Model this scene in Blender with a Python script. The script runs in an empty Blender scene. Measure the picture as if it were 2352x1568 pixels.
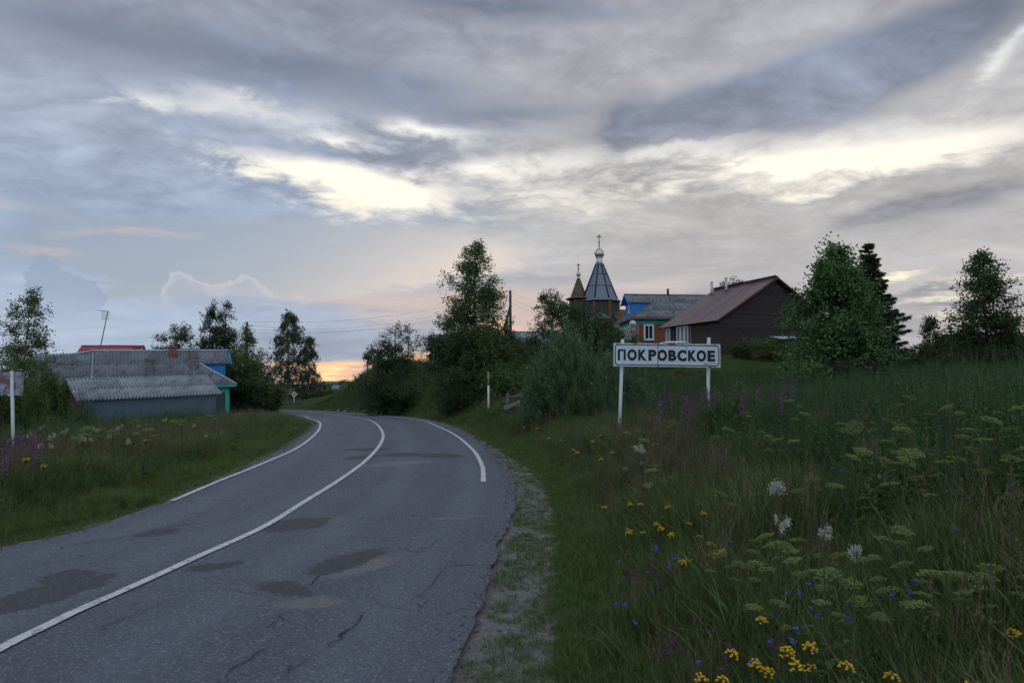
import bpy, bmesh, math, random
import numpy as np
from mathutils import Vector, Matrix, Euler

R = math.radians
rng = np.random.default_rng(11)
random.seed(11)
scene = bpy.context.scene
C = scene.collection

# ------------------------------------------------------------------ camera
CAM_Z = 1.75
PITCH = R(3.5035)
FPX, CX, CY = 1568.0, 1176.0, 784.0
cam_d = bpy.data.cameras.new('camera')
cam_d.lens = 24.0
cam_d.sensor_width = 36.0
cam_d.clip_start = 0.05
cam_d.clip_end = 6000.0
cam = bpy.data.objects.new('camera', cam_d)
cam.location = (0, 0, CAM_Z)
cam.rotation_euler = (R(90) + PITCH, 0, 0)
C.objects.link(cam)
scene.camera = cam

# ------------------------------------------------------------------ render / colour
scene.render.engine = 'CYCLES'
scene.cycles.use_denoising = True
try:
    scene.cycles.denoiser = 'OPENIMAGEDENOISE'
    scene.cycles.denoising_input_passes = 'RGB_ALBEDO_NORMAL'
    scene.cycles.denoising_prefilter = 'NONE'
except Exception:
    pass
scene.cycles.use_adaptive_sampling = True
scene.cycles.adaptive_threshold = 0.02
scene.cycles.adaptive_min_samples = 8
scene.cycles.max_bounces = 4
scene.cycles.diffuse_bounces = 2
scene.cycles.glossy_bounces = 2
scene.cycles.transmission_bounces = 3
scene.cycles.transparent_max_bounces = 6
scene.cycles.caustics_reflective = False
scene.cycles.caustics_refractive = False
scene.view_settings.view_transform = 'Standard'
scene.view_settings.look = 'None'
scene.view_settings.exposure = 0.12
scene.view_settings.gamma = 1.0
scene.view_settings.use_curve_mapping = False

SUN_EL, SUN_AZ = R(4.0), R(-0.5)      # low sun behind the tall birch, straight ahead

# ------------------------------------------------------------------ helpers: picture point -> place
def ray(u, v):
    a, b = (u - CX) / FPX, (CY - v) / FPX
    c, s = math.cos(PITCH), math.sin(PITCH)
    return Vector((a, c - s * b, s + c * b))
def P(u, v, D):
    """the point of the place seen at (u, v) whose distance ahead of the viewer is D metres"""
    d = ray(u, v)
    return Vector((0, 0, CAM_Z)) + d * (D / d.y)
def smooth(a, b, x):
    t = np.clip((np.asarray(x, float) - a) / (b - a), 0, 1)
    return t * t * (3 - 2 * t)
def road_z(y):
    return -0.6 * smooth(28, 60, y)
def G(u, v):
    """the point of the road surface seen at (u, v)"""
    d = ray(u, v)
    z = 0.0
    for _ in range(40):
        D = d.y * (CAM_Z - z) / -d.z
        z = 0.5 * z + 0.5 * float(road_z(D))
    return (d.x / d.y * D, D)

# ------------------------------------------------------------------ node helpers
class V:
    """a node socket with arithmetic"""
    def __init__(s, t, sock): s.t, s.s = t, sock
    def _m(s, op, *o):
        n = s.t.nodes.new('ShaderNodeMath'); n.operation = op
        for i, x in enumerate((s,) + o):
            if isinstance(x, V): s.t.links.new(x.s, n.inputs[i])
            else: n.inputs[i].default_value = float(x)
        return V(s.t, n.outputs[0])
    def __add__(s, o): return s._m('ADD', o)
    __radd__ = __add__
    def __sub__(s, o): return s._m('SUBTRACT', o)
    def __rsub__(s, o): return (s * -1.0) + o
    def __mul__(s, o): return s._m('MULTIPLY', o)
    __rmul__ = __mul__
    def __truediv__(s, o): return s._m('DIVIDE', o)
    def max(s, o): return s._m('MAXIMUM', o)
    def min(s, o): return s._m('MINIMUM', o)
    def pow(s, o): return s._m('POWER', o)
    def abs(s): return s._m('ABSOLUTE')
    def floor(s): return s._m('FLOOR')
    def frac(s): return s._m('FRACT')
    def exp(s): return s._m('EXPONENT')
    def asin(s): return s._m('ARCSINE')
    def atan2(s, o): return s._m('ARCTAN2', o)
    def clamp(s): return s.max(0.0).min(1.0)
    def sstep(s, a, b, lo=0.0, hi=1.0):
        n = s.t.nodes.new('ShaderNodeMapRange'); n.interpolation_type = 'SMOOTHSTEP'
        s.t.links.new(s.s, n.inputs['Value'])
        for k, x in (('From Min', a), ('From Max', b), ('To Min', lo), ('To Max', hi)):
            n.inputs[k].default_value = x
        return V(s.t, n.outputs['Result'])
def mixc(t, f, a, b, blend='MIX'):
    n = t.nodes.new('ShaderNodeMix'); n.data_type = 'RGBA'; n.blend_type = blend
    n.clamp_factor = True
    for i, x in ((0, f), (6, a), (7, b)):
        if isinstance(x, V): t.links.new(x.s, n.inputs[i])
        elif i == 0: n.inputs[0].default_value = x
        else: n.inputs[i].default_value = (x[0], x[1], x[2], 1)
    return V(t, n.outputs[2])
def combine(t, x, y, z):
    n = t.nodes.new('ShaderNodeCombineXYZ')
    for i, q in enumerate((x, y, z)):
        if isinstance(q, V): t.links.new(q.s, n.inputs[i])
        else: n.inputs[i].default_value = q
    return V(t, n.outputs[0])
def noise(t, vec, scale=1.0, detail=4.0, rough=0.5, dist=0.0, out='Fac', dims='3D'):
    n = t.nodes.new('ShaderNodeTexNoise'); n.noise_dimensions = dims
    if vec is not None: t.links.new(vec.s, n.inputs['Vector'])
    n.inputs['Scale'].default_value = scale; n.inputs['Detail'].default_value = detail
    n.inputs['Roughness'].default_value = rough; n.inputs['Distortion'].default_value = dist
    return V(t, n.outputs[out])
def sepxyz(t, vec):
    n = t.nodes.new('ShaderNodeSeparateXYZ'); t.links.new(vec.s, n.inputs[0])
    return [V(t, n.outputs[i]) for i in range(3)]
# ------------------------------------------------------------------ sky (world) and sun
world = bpy.data.worlds.new('World')
scene.world = world
world.use_nodes = True
wt = world.node_tree
wt.nodes.clear()
def build_sky():
    t = wt
    tc = t.nodes.new('ShaderNodeTexCoord')
    dirv = V(t, tc.outputs['Generated'])
    x, y, z = sepxyz(t, dirv)
    az = x.atan2(y)
    zc = z.max(0.0)
    el = zc.min(1.0).asin()
    # a cloud deck seen in perspective: pattern coordinates stretch towards the horizon
    k = zc + 0.16
    px, py = x / k, y / k
    deck = combine(t, px, py, 0.0)
    def hi(n): return (n - 0.5) * 2.3          # widen the narrow spread of the noise, centred on zero
    wob = noise(t, deck, 1.0, 5, 0.6)
    wob2 = noise(t, combine(t, px + 7.3, py, 3.1), 1.2, 5, 0.6)
    fv = combine(t, px * 0.85 + py * 0.16, py * 0.95 - px * 0.14, 1.7)
    n_a = hi(noise(t, fv, 1.9, 9, 0.64, 0.35))
    n_b = (noise(t, fv, 4.4, 8, 0.60, 0.3) - 0.5).abs() * 4.6 - 0.44        # billowing lumps
    n_fine = n_a * 0.80 + n_b * 0.50 + 0.5
    n_mid = hi(noise(t, combine(t, px * 0.55, py * 1.1, 9.2), 0.9, 7, 0.6, 0.6)) + 0.5
    n_low = hi(noise(t, combine(t, az * 2.0, el * 15.0, 4.0), 1.9, 8, 0.6, 0.5)) + 0.5   # thin layers low over the horizon
    azw = az + (wob - 0.5) * 0.20 + (n_fine - 0.5) * 0.045
    elw = el + (wob2 - 0.5) * 0.07 + (n_fine - 0.5) * 0.020
    def AE(u, v):
        d = ray(u, v).normalized()
        return math.atan2(d.x, d.y), math.asin(d.z)
    skyv = combine(t, azw, elw, 0.0)
    class B:
        def __init__(s, vec): s.vec, s.acc = vec, None
        def add(s, u, v, su, sv, rot=0.0, amp=1.0):
            a0, e0 = AE(u, v)
            a1, _ = AE(u + su, v); _, e1 = AE(u, v - sv)
            m = t.nodes.new('ShaderNodeMapping'); m.vector_type = 'TEXTURE'
            t.links.new(s.vec.s, m.inputs['Vector'])
            m.inputs['Location'].default_value = (a0, e0, 0)
            m.inputs['Rotation'].default_value = (0, 0, R(rot))
            m.inputs['Scale'].default_value = (abs(a1 - a0) * 2.9, abs(e1 - e0) * 2.9, 1)
            g = t.nodes.new('ShaderNodeTexGradient'); g.gradient_type = 'QUADRATIC_SPHERE'
            t.links.new(m.outputs[0], g.inputs[0])
            gv = V(t, g.outputs['Fac'])
            s.acc = gv._m('MULTIPLY_ADD', amp * 1.35, s.acc if s.acc is not None else 0.0)
    def blob(*a): return a
    def union(bl, vec=None):
        q = B(vec or skyv)
        for b in bl: q.add(*b)
        return q.acc.min(1.6)
    # clear air between clouds: physical sky
    sky = t.nodes.new('ShaderNodeTexSky'); sky.sky_type = 'NISHITA'; sky.sun_disc = False
    sky.sun_elevation = SUN_EL; sky.sun_rotation = SUN_AZ
    sky.air_density = 1.0; sky.dust_density = 1.5; sky.ozone_density = 2.0; sky.altitude = 100
    nish = mixc(t, 1.0, V(t, sky.outputs[0]), (SKY_STRENGTH,) * 3, 'MULTIPLY')
    clear = mixc(t, 0.30, (0.315, 0.40, 0.535), nish)
    # overcast base tone by height
    e35 = el * (1 / R(35.0))
    def ramp(f, stops):
        n = t.nodes.new('ShaderNodeValToRGB')
        while len(n.color_ramp.elements) > 1: n.color_ramp.elements.remove(n.color_ramp.elements[0])
        n.color_ramp.elements[0].position = stops[0][0]; n.color_ramp.elements[0].color = (*stops[0][1], 1)
        for p_, c_ in stops[1:]:
            e_ = n.color_ramp.elements.new(p_); e_.color = (*c_, 1)
        t.links.new(f.s, n.inputs[0])
        return V(t, n.outputs[0])
    f = e35 + (n_mid - 0.5) * 0.12
    cool = ramp(f, [(0.0, (0.37, 0.41, 0.50)), (0.15, (0.345, 0.41, 0.525)), (0.34, (0.33, 0.405, 0.54)), (0.52, (0.345, 0.405, 0.52)),
                    (0.72, (0.335, 0.37, 0.46)), (1.0, (0.305, 0.335, 0.42))])
    warm = ramp(f, [(0.0, (0.47, 0.43, 0.42)), (0.07, (0.455, 0.435, 0.44)), (0.18, (0.455, 0.44, 0.455)), (0.40, (0.50, 0.495, 0.48)), (0.55, (0.455, 0.45, 0.46)),
                    (0.74, (0.41, 0.415, 0.455)), (1.0, (0.36, 0.37, 0.42))])
    side = (az + 0.14 + (n_mid - 0.5) * 0.25).sstep(-0.20, 0.30)
    back = y.sstep(-0.6, 0.3)
    base = mixc(t, side * back, cool, warm)
    hi_up = e35.sstep(0.15, 0.5)
    tone = (n_fine - 0.5) * 0.66 * hi_up + (n_mid - 0.5) * 0.46 + 1.02
    base = mixc(t, 1.0, base, combine(t, tone, tone, tone * 0.93 + 0.07), 'MULTIPLY')
    lay = (n_low - 0.5) * e35.sstep(0.62, 0.05) * 0.36 + 1.0
    base = mixc(t, 1.0, base, combine(t, lay, lay * 0.99 + 0.01, lay * 0.92 + 0.08), 'MULTIPLY')
    col = base
    blue = union([blob(690, 565, 300, 75, 3), blob(420, 620, 240, 50), blob(950, 600, 200, 50, 0, .75), blob(70, 520, 160, 45, 0, .6)])
    col = mixc(t, (blue + (n_fine - 0.5) * 0.35).sstep(0.30, 0.85) * 0.85, col, clear)
    peach = union([blob(900, 700, 330, 24, 0, .6), blob(1250, 745, 300, 40, 0, .9), blob(1500, 640, 260, 30, 0, .3), blob(300, 540, 260, 12, 8, .40), blob(90, 600, 140, 20, 4, .45)])
    col = mixc(t, (peach + (n_low - 0.5) * 0.6).sstep(0.15, 1.0) * 0.75, col, (0.66, 0.51, 0.44))
    # bright gaps, ragged
    bright = union([blob(700, 398, 200, 24, -4, .95), blob(810, 440, 130, 34, 0, .85), blob(960, 300, 130, 19, 0, .9), blob(760, 325, 110, 15, 0, .7), blob(1080, 372, 240, 20, 4, .6),
                    blob(560, 225, 120, 17, 0, .6), blob(290, 240, 90, 18, 6, .5), blob(480, 250, 170, 24, 0, .3), blob(1790, 376, 290, 42, 0, 1.12), blob(2060, 372, 180, 30, 6, .8),
                    blob(1540, 335, 170, 18, 6, .65), blob(2300, 95, 120, 22, 40, .6), blob(1220, 440, 260, 50, 0, .46), blob(2060, 632, 80, 8, 0, .8), blob(2200, 655, 140, 9, 0, .9),
                    blob(2130, 690, 90, 7, 0, .75), blob(2180, 738, 130, 9, 0, .7)])
    rag = (n_fine - 0.5) * 1.1 * hi_up + (n_low - 0.5) * 0.6 * (1.0 - hi_up)
    bf = (bright * (rag * 0.6 + 1.0) + rag * 0.5 * bright.sstep(0.0, 0.35)).sstep(0.10, 0.95)
    warmth = e35.sstep(0.75, 0.15)
    brc = mixc(t, warmth, (0.84, 0.86, 0.87), (0.94, 0.83, 0.65))
    brc = mixc(t, (bright + rag * 0.8).sstep(0.65, 1.3), brc, (1.02, 0.97, 0.82))
    col = mixc(t, bf, col, brc)
    # sunset glow at the horizon
    glow = union([blob(770, 864, 90, 17, 0, 1.0), blob(990, 834, 50, 12, 0, 1.2), blob(1150, 768, 55, 20, 0, 1.2), blob(640, 850, 100, 18, 0, .6)])
    gl = (glow + (n_low - 0.5) * 0.5).sstep(0.12, 0.95)
    col = mixc(t, gl * 0.92, col, (1.0, 0.56, 0.31))
    col = mixc(t, (glow + (n_low - 0.5) * 0.5).sstep(0.9, 1.5) * 0.8, col, (1.35, 0.86, 0.42))
    # dark cloud bodies
    dark = union([blob(1850, 195, 320, 62, 9, 1.0), blob(1590, 280, 210, 32, 10, .9), blob(2100, 110, 280, 50, 20, .65), blob(2200, 458, 180, 30, 7, 1.0), blob(2010, 495, 110, 14, 10, .6),
                  blob(130, 80, 420, 85, 0, .5), blob(560, 140, 330, 60, 0, .36), blob(1130, 16, 300, 24, -3, .8), blob(1180, 262, 260, 30, 0, .55), blob(950, 190, 280, 44, 0, .38),
                  blob(840, 356, 100, 13, 0, .7), blob(930, 397, 45, 8, 0, .6), blob(1400, 315, 60, 24, 60, .5), blob(560, 300, 150, 20, 0, .4),
                  blob(2150, 665, 150, 13, 0, .75), blob(2130, 707, 130, 12, 0, .65), blob(1560, 690, 240, 16, 0, .5), blob(1250, 650, 140, 16, 0, .4), blob(1900, 440, 270, 12, 3, .45)])
    dn = (n_fine - 0.5) * 0.9 * hi_up + (n_low - 0.5) * 0.6 * (1.0 - hi_up)
    df = (dark * (dn * 0.7 + 1.0) + dn * 0.45 * dark.sstep(0.0, 0.3)).sstep(0.12, 0.85)
    dkc = mixc(t, e35.sstep(0.3, 0.7), (0.325, 0.325, 0.375), (0.186, 0.224, 0.312))
    dt = (n_fine - 0.5) * 0.55 + tone * 0.5 + 0.5
    dkc = mixc(t, 1.0, dkc, combine(t, dt, dt, dt), 'MULTIPLY')
    col = mixc(t, df * 0.86, col, dkc)
    # towering cumulus low at the left, edges lit
    nc = noise(t, combine(t, az * 14.0, el * 20.0, 2.0), 1.2, 6, 0.6)
    ca = az + (nc - 0.5) * 0.075; ce = el + (noise(t, combine(t, az * 14.0 + 5.0, el * 20.0, 6.0), 1.2, 6, 0.6) - 0.5) * 0.075
    cumv = combine(t, ca, ce, 0.0)
    cum1 = union([blob(130, 675, 75, 50, 0, 1), blob(100, 620, 30, 35, 0, .8)], cumv)
    col = mixc(t, cum1.sstep(0.40, 0.46) * 0.75 * el.sstep(R(3.5), R(7.0)), col, (0.295, 0.365, 0.49))
    cum2 = union([blob(405, 672, 34, 32, 0, 1), blob(470, 690, 48, 17, 0, .9), blob(552, 672, 34, 28, 0, 1), blob(640, 692, 50, 15, 0, .9)], cumv)
    cbot = el.sstep(R(5.0), R(7.6))
    col = mixc(t, (cum2 + (nc - 0.5) * 0.5).sstep(0.30, 0.60) * 0.55 * cbot, col, (0.42, 0.455, 0.53))
    edge = cum2.sstep(0.36, 0.41) - cum2.sstep(0.42, 0.85)
    col = mixc(t, edge.clamp() * 0.42 * cbot, col, (0.62, 0.61, 0.62))
    # the open evening sky behind the viewer is lighter and bluer
    bk = y.sstep(0.35, -0.55)
    col = mixc(t, bk * 0.8, col, mixc(t, 1.0, combine(t, tone, tone, tone), (0.76, 0.88, 1.04), 'MULTIPLY'))
    # below the horizon
    col = mixc(t, z.sstep(-0.02, -0.06), col, (0.12, 0.12, 0.11))
    bg = t.nodes.new('ShaderNodeBackground')
    sc10 = t.nodes.new('ShaderNodeVectorMath'); sc10.operation = 'SCALE'; sc10.inputs['Scale'].default_value = 1 / SKY_STRENGTH
    t.links.new(col.s, sc10.inputs[0])
    t.links.new(sc10.outputs[0], bg.inputs['Color'])
    bg.inputs['Strength'].default_value = SKY_STRENGTH
    out = t.nodes.new('ShaderNodeOutputWorld')
    t.links.new(bg.outputs[0], out.inputs['Surface'])
SKY_STRENGTH = 0.1
build_sky()
world.cycles.sampling_method = 'NONE'

sun_d = bpy.data.lights.new('sun', 'SUN')
sun_d.energy = 0.5
sun_d.angle = R(10)
sun_d.color = (1.0, 0.62, 0.36)
sun = bpy.data.objects.new('sun', sun_d)
sun.rotation_euler = Vector((math.sin(SUN_AZ) * math.cos(SUN_EL), math.cos(SUN_AZ) * math.cos(SUN_EL), math.sin(SUN_EL))).to_track_quat('Z', 'Y').to_euler()
sun.location = (0, 40, 30)
C.objects.link(sun)
# ------------------------------------------------------------------ materials
def new_mat(name):
    m = bpy.data.materials.new(name); m.use_nodes = True
    t = m.node_tree; t.nodes.clear()
    out = t.nodes.new('ShaderNodeOutputMaterial')
    return m, t, out
def coords(t, kind='Object'):
    n = t.nodes.new('ShaderNodeTexCoord'); return V(t, n.outputs[kind])
def world_pos(t):
    n = t.nodes.new('ShaderNodeNewGeometry'); return V(t, n.outputs['Position'])
def scaled(t, vec, s):
    n = t.nodes.new('ShaderNodeVectorMath'); n.operation = 'MULTIPLY'
    t.links.new(vec.s, n.inputs[0]); n.inputs[1].default_value = s
    return V(t, n.outputs[0])
def principled(t, out, col, rough=0.8, metal=0.0, bump=None, bstr=0.3, bdist=0.01, spec=0.3):
    p = t.nodes.new('ShaderNodeBsdfPrincipled')
    if isinstance(col, V): t.links.new(col.s, p.inputs['Base Color'])
    else: p.inputs['Base Color'].default_value = (*col, 1)
    if isinstance(rough, V): t.links.new(rough.s, p.inputs['Roughness'])
    else: p.inputs['Roughness'].default_value = rough
    p.inputs['Metallic'].default_value = metal
    p.inputs['Specular IOR Level'].default_value = spec
    if bump is not None:
        b = t.nodes.new('ShaderNodeBump'); b.inputs['Strength'].default_value = bstr; b.inputs['Distance'].default_value = bdist
        t.links.new(bump.s, b.inputs['Height']); t.links.new(b.outputs[0], p.inputs['Normal'])
    t.links.new(p.outputs[0], out.inputs['Surface'])
    return p
MATS = {}
def paint(name, col, rough=0.7, var=0.25, scale=3.0, dirt=None, dirt_amt=0.35, metal=0.0, spec=0.3, streak=None):
    """weathered plain surface: colour with mottling, optional dirt or rust patches"""
    if name in MATS: return MATS[name]
    m, t, out = new_mat(name)
    v = coords(t)
    sv = scaled(t, v, streak) if streak else v
    n1 = noise(t, sv, scale, 5, 0.6); n2 = noise(t, v, scale * 5, 4, 0.6)
    tone = (n1 - 0.5) * var * 2 + (n2 - 0.5) * var + 1.0
    c = mixc(t, 1.0, col, combine(t, tone, tone, tone), 'MULTIPLY')
    if dirt:
        f = (noise(t, sv, scale * 1.7, 6, 0.65) + (n2 - .5) * 0.3).sstep(0.62 - dirt_amt * 0.3, 0.74 - dirt_amt * 0.2)
        c = mixc(t, f * 0.85, c, dirt)
    principled(t, out, c, rough, metal, n2, 0.25, 0.01, spec)
    MATS[name] = m
    return m
def boards(name, col, pitch=0.14, axis='z', gap=0.08, rough=0.85, var=0.35, dark=0.35, grain=1.0):
    """wood boarding: grooves between boards, each board its own tone, grain along the board"""
    if name in MATS: return MATS[name]
    m, t, out = new_mat(name)
    v = coords(t); x, y, z = sepxyz(t, v)
    a = {'x': x, 'y': y, 'z': z, 'h': x + y}[axis]
    b = a * (1 / pitch)
    idx = b.floor(); fr = b.frac()
    wn = t.nodes.new('ShaderNodeTexWhiteNoise'); wn.noise_dimensions = '1D'
    t.links.new(idx.s, wn.inputs['W'])
    per = V(t, wn.outputs['Value'])
    sv = scaled(t, v, (1.2, 1.2, 22.0) if axis == 'z' else (22.0, 22.0, 1.2))
    g = noise(t, sv, 1.6 * grain, 5, 0.65)
    big = noise(t, v, 0.9, 3, 0.6)
    tone = (per - 0.5) * var + (g - 0.5) * var * 1.6 + (big - 0.5) * var * 0.9 + 1.0
    c = mixc(t, 1.0, col, combine(t, tone, tone, tone), 'MULTIPLY')
    groove = fr.sstep(0.0, gap) * (1.0 - fr.sstep(1 - gap * 0.4, 1.0))
    c = mixc(t, groove, (col[0] * dark, col[1] * dark, col[2] * dark), c)
    h = groove * 1.0 + g * 0.15 - fr * 0.35
    principled(t, out, c, rough, 0, h, 0.6, 0.02, 0.25)
    MATS[name] = m
    return m
def slate(name, col, lichen=(0.30, 0.29, 0.27), stain=(0.07, 0.075, 0.085), stretch=(2.2, 0.5, 0.5)):
    if name in MATS: return MATS[name]
    m, t, out = new_mat(name)
    v = world_pos(t)
    oi = t.nodes.new('ShaderNodeObjectInfo'); rnd = V(t, oi.outputs['Random'])
    n1 = noise(t, scaled(t, v, stretch), 2.4, 6, 0.62)
    n2 = noise(t, v, 1.1, 5, 0.6)
    n3 = noise(t, v, 16.0, 3, 0.6)
    tone = (n2 - 0.5) * 0.5 + (n3 - .5) * 0.35 + (rnd - 0.5) * 0.28 + 1.0
    c = mixc(t, 1.0, col, combine(t, tone, tone, tone), 'MULTIPLY')
    c = mixc(t, n1.sstep(0.50, 0.66) * 0.55, c, lichen)
    c = mixc(t, (1.0 - n1).sstep(0.52, 0.68) * 0.75, c, stain)
    principled(t, out, c, 0.85, 0, n3, 0.2, 0.01, 0.25)
    MATS[name] = m
    return m
def leafmat(name, col, var=0.5, trans=0.35, warm=(0.09, 0.085, 0.02), instanced=False, rough=0.55, spec=0.25):
    """leaf: per-leaf tone, light passing through from behind"""
    if name in MATS: return MATS[name]
    m, t, out = new_mat(name)
    g = t.nodes.new('ShaderNodeNewGeometry')
    rnd = V(t, g.outputs['Random Per Island'])
    if instanced:
        a = t.nodes.new('ShaderNodeAttribute'); a.attribute_type = 'INSTANCER'; a.attribute_name = 'tint'
        tint = V(t, a.outputs['Fac'])
    else:
        tint = noise(t, world_pos(t), 0.9, 3, 0.6)
    tone = (rnd - 0.5) * var + (tint - 0.5) * 0.7 + 1.0
    c = mixc(t, 1.0, col, combine(t, tone, tone, tone), 'MULTIPLY')
    c = mixc(t, (rnd * 0.45 + tint * 0.75).sstep(0.72, 1.0) * 0.8, c, warm)
    p = t.nodes.new('ShaderNodeBsdfPrincipled')
    t.links.new(c.s, p.inputs['Base Color']); p.inputs['Roughness'].default_value = rough
    p.inputs['Specular IOR Level'].default_value = spec
    tr = t.nodes.new('ShaderNodeBsdfTranslucent')
    c2 = mixc(t, 0.25, c, (0.10, 0.12, 0.02))
    t.links.new(c2.s, tr.inputs['Color'])
    mx = t.nodes.new('ShaderNodeMixShader'); mx.inputs[0].default_value = trans
    t.links.new(p.outputs[0], mx.inputs[1]); t.links.new(tr.outputs[0], mx.inputs[2])
    t.links.new(mx.outputs[0], out.inputs['Surface'])
    MATS[name] = m
    return m
def glassmat():
    if 'glass' in MATS: return MATS['glass']
    m, t, out = new_mat('glass')
    principled(t, out, (0.02, 0.025, 0.03), 0.12, 0, None, spec=0.5)
    MATS['glass'] = m
    return m

# ------------------------------------------------------------------ mesh helpers
def link(o, parent=None):
    C.objects.link(o)
    if parent is not None: o.parent = parent
    return o
def mesh(name, verts, faces, mat=None, parent=None, smooth_=False, loc=None, rot=None):
    me = bpy.data.meshes.new(name)
    me.from_pydata([tuple(v) for v in verts], [], [tuple(f) for f in faces])
    if mat: me.materials.append(mat)
    if smooth_: me.polygons.foreach_set('use_smooth', [True] * len(me.polygons))
    me.update()
    o = bpy.data.objects.new(name, me)
    if loc is not None: o.location = loc
    if rot is not None: o.rotation_euler = rot
    return link(o, parent)
def fast_mesh(name, verts, faces, mat=None):
    """verts (n,3) array, faces (m,k) array of equal-sized polygons"""
    me = bpy.data.meshes.new(name)
    verts = np.ascontiguousarray(verts, np.float32); faces = np.ascontiguousarray(faces, np.int32)
    n, (mf, k) = len(verts), faces.shape
    me.vertices.add(n); me.vertices.foreach_set('co', verts.ravel())
    me.loops.add(mf * k); me.loops.foreach_set('vertex_index', faces.ravel())
    me.polygons.add(mf); me.polygons.foreach_set('loop_start', np.arange(0, mf * k, k, dtype=np.int32))
    me.update(calc_edges=True); me.validate()
    if mat: me.materials.append(mat)
    return me
def box(name, size, loc, mat, parent=None, rot=None, bevel=0.0):
    x, y, z = size[0] / 2, size[1] / 2, size[2] / 2
    v = [(-x, -y, -z), (x, -y, -z), (x, y, -z), (-x, y, -z), (-x, -y, z), (x, -y, z), (x, y, z), (-x, y, z)]
    f = [(0, 3, 2, 1), (4, 5, 6, 7), (0, 1, 5, 4), (1, 2, 6, 5), (2, 3, 7, 6), (3, 0, 4, 7)]
    o = mesh(name, v, f, mat, parent, loc=loc, rot=rot)
    if bevel:
        b = o.modifiers.new('bevel', 'BEVEL'); b.width = bevel; b.segments = 2
    return o
def slab(name, corners, thick, mat, parent=None):
    """a flat polygon given by its upper corners, thickened downwards along its normal"""
    c = [Vector(q) for q in corners]
    n = (c[1] - c[0]).cross(c[2] - c[0]).normalized()
    if n.z < 0: n = -n
    k = len(c)
    v = c + [q - n * thick for q in c]
    f = [tuple(range(k)), tuple(range(2 * k - 1, k - 1, -1))] + [(i, (i + 1) % k, k + (i + 1) % k, k + i) for i in range(k)]
    return mesh(name, v, f, mat, parent)
def tube_geo(pts, radii, sides=6, cap=True):
    pts = [Vector(p) for p in pts]
    V_, F_ = [], []
    for i, p in enumerate(pts):
        d = (pts[min(i + 1, len(pts) - 1)] - pts[max(i - 1, 0)])
        d = d.normalized() if d.length > 1e-9 else Vector((0, 0, 1))
        ref = Vector((1, 0, 0)) if abs(d.x) < 0.9 else Vector((0, 1, 0))
        a = d.cross(ref).normalized(); b = d.cross(a)
        for k in range(sides):
            q = 2 * math.pi * k / sides
            V_.append(p + (a * math.cos(q) + b * math.sin(q)) * radii[i])
    for i in range(len(pts) - 1):
        for k in range(sides):
            F_.append((i * sides + k, i * sides + (k + 1) % sides, (i + 1) * sides + (k + 1) % sides, (i + 1) * sides + k))
    if cap:
        F_.append(tuple(range(sides))[::-1]); m = (len(pts) - 1) * sides
        F_.append(tuple(range(m, m + sides)))
    return V_, F_
def tube(name, pts, radii, mat, parent=None, sides=6):
    if not hasattr(radii, '__len__'): radii = [radii] * len(pts)
    v, f = tube_geo(pts, radii, sides)
    return mesh(name, v, f, mat, parent, True)
def lathe(name, prof, n, mat, parent=None, loc=None, smooth_=True, phase=0.0):
    v, f = [], []
    for r, z in prof:
        for k in range(n):
            q = 2 * math.pi * k / n + phase
            v.append((r * math.cos(q), r * math.sin(q), z))
    for i in range(len(prof) - 1):
        for k in range(n):
            f.append((i * n + k, i * n + (k + 1) % n, (i + 1) * n + (k + 1) % n, (i + 1) * n + k))
    f.append(tuple(range(n))[::-1]); m = (len(prof) - 1) * n
    f.append(tuple(range(m, m + n)))
    return mesh(name, v, f, mat, parent, smooth_, loc=loc)
def thing(name, label, cat, loc=(0, 0, 0), rz=0.0, group=None):
    o = bpy.data.objects.new(name, None)
    o.empty_display_size = 0.2
    o.location = loc; o.rotation_euler = (0, 0, rz)
    C.objects.link(o)
    return tag(o, label, cat, group)
def tag(o, label, cat, group=None, kind=None):
    o['label'] = label; o['category'] = cat
    if group: o['group'] = group
    if kind: o['kind'] = kind
    return o
def dup(root, loc, rot=None, scale=None, label=None, group=None):
    r = root.copy(); C.objects.link(r); r.location = loc
    if rot is not None: r.rotation_euler = rot
    if scale is not None: r.scale = (scale,) * 3
    if label: r['label'] = label
    if group: r['group'] = group
    for ch in root.children:
        c = ch.copy(); C.objects.link(c); c.parent = r
        for g in ch.children:
            d = g.copy(); C.objects.link(d); d.parent = c
    return r
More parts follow.
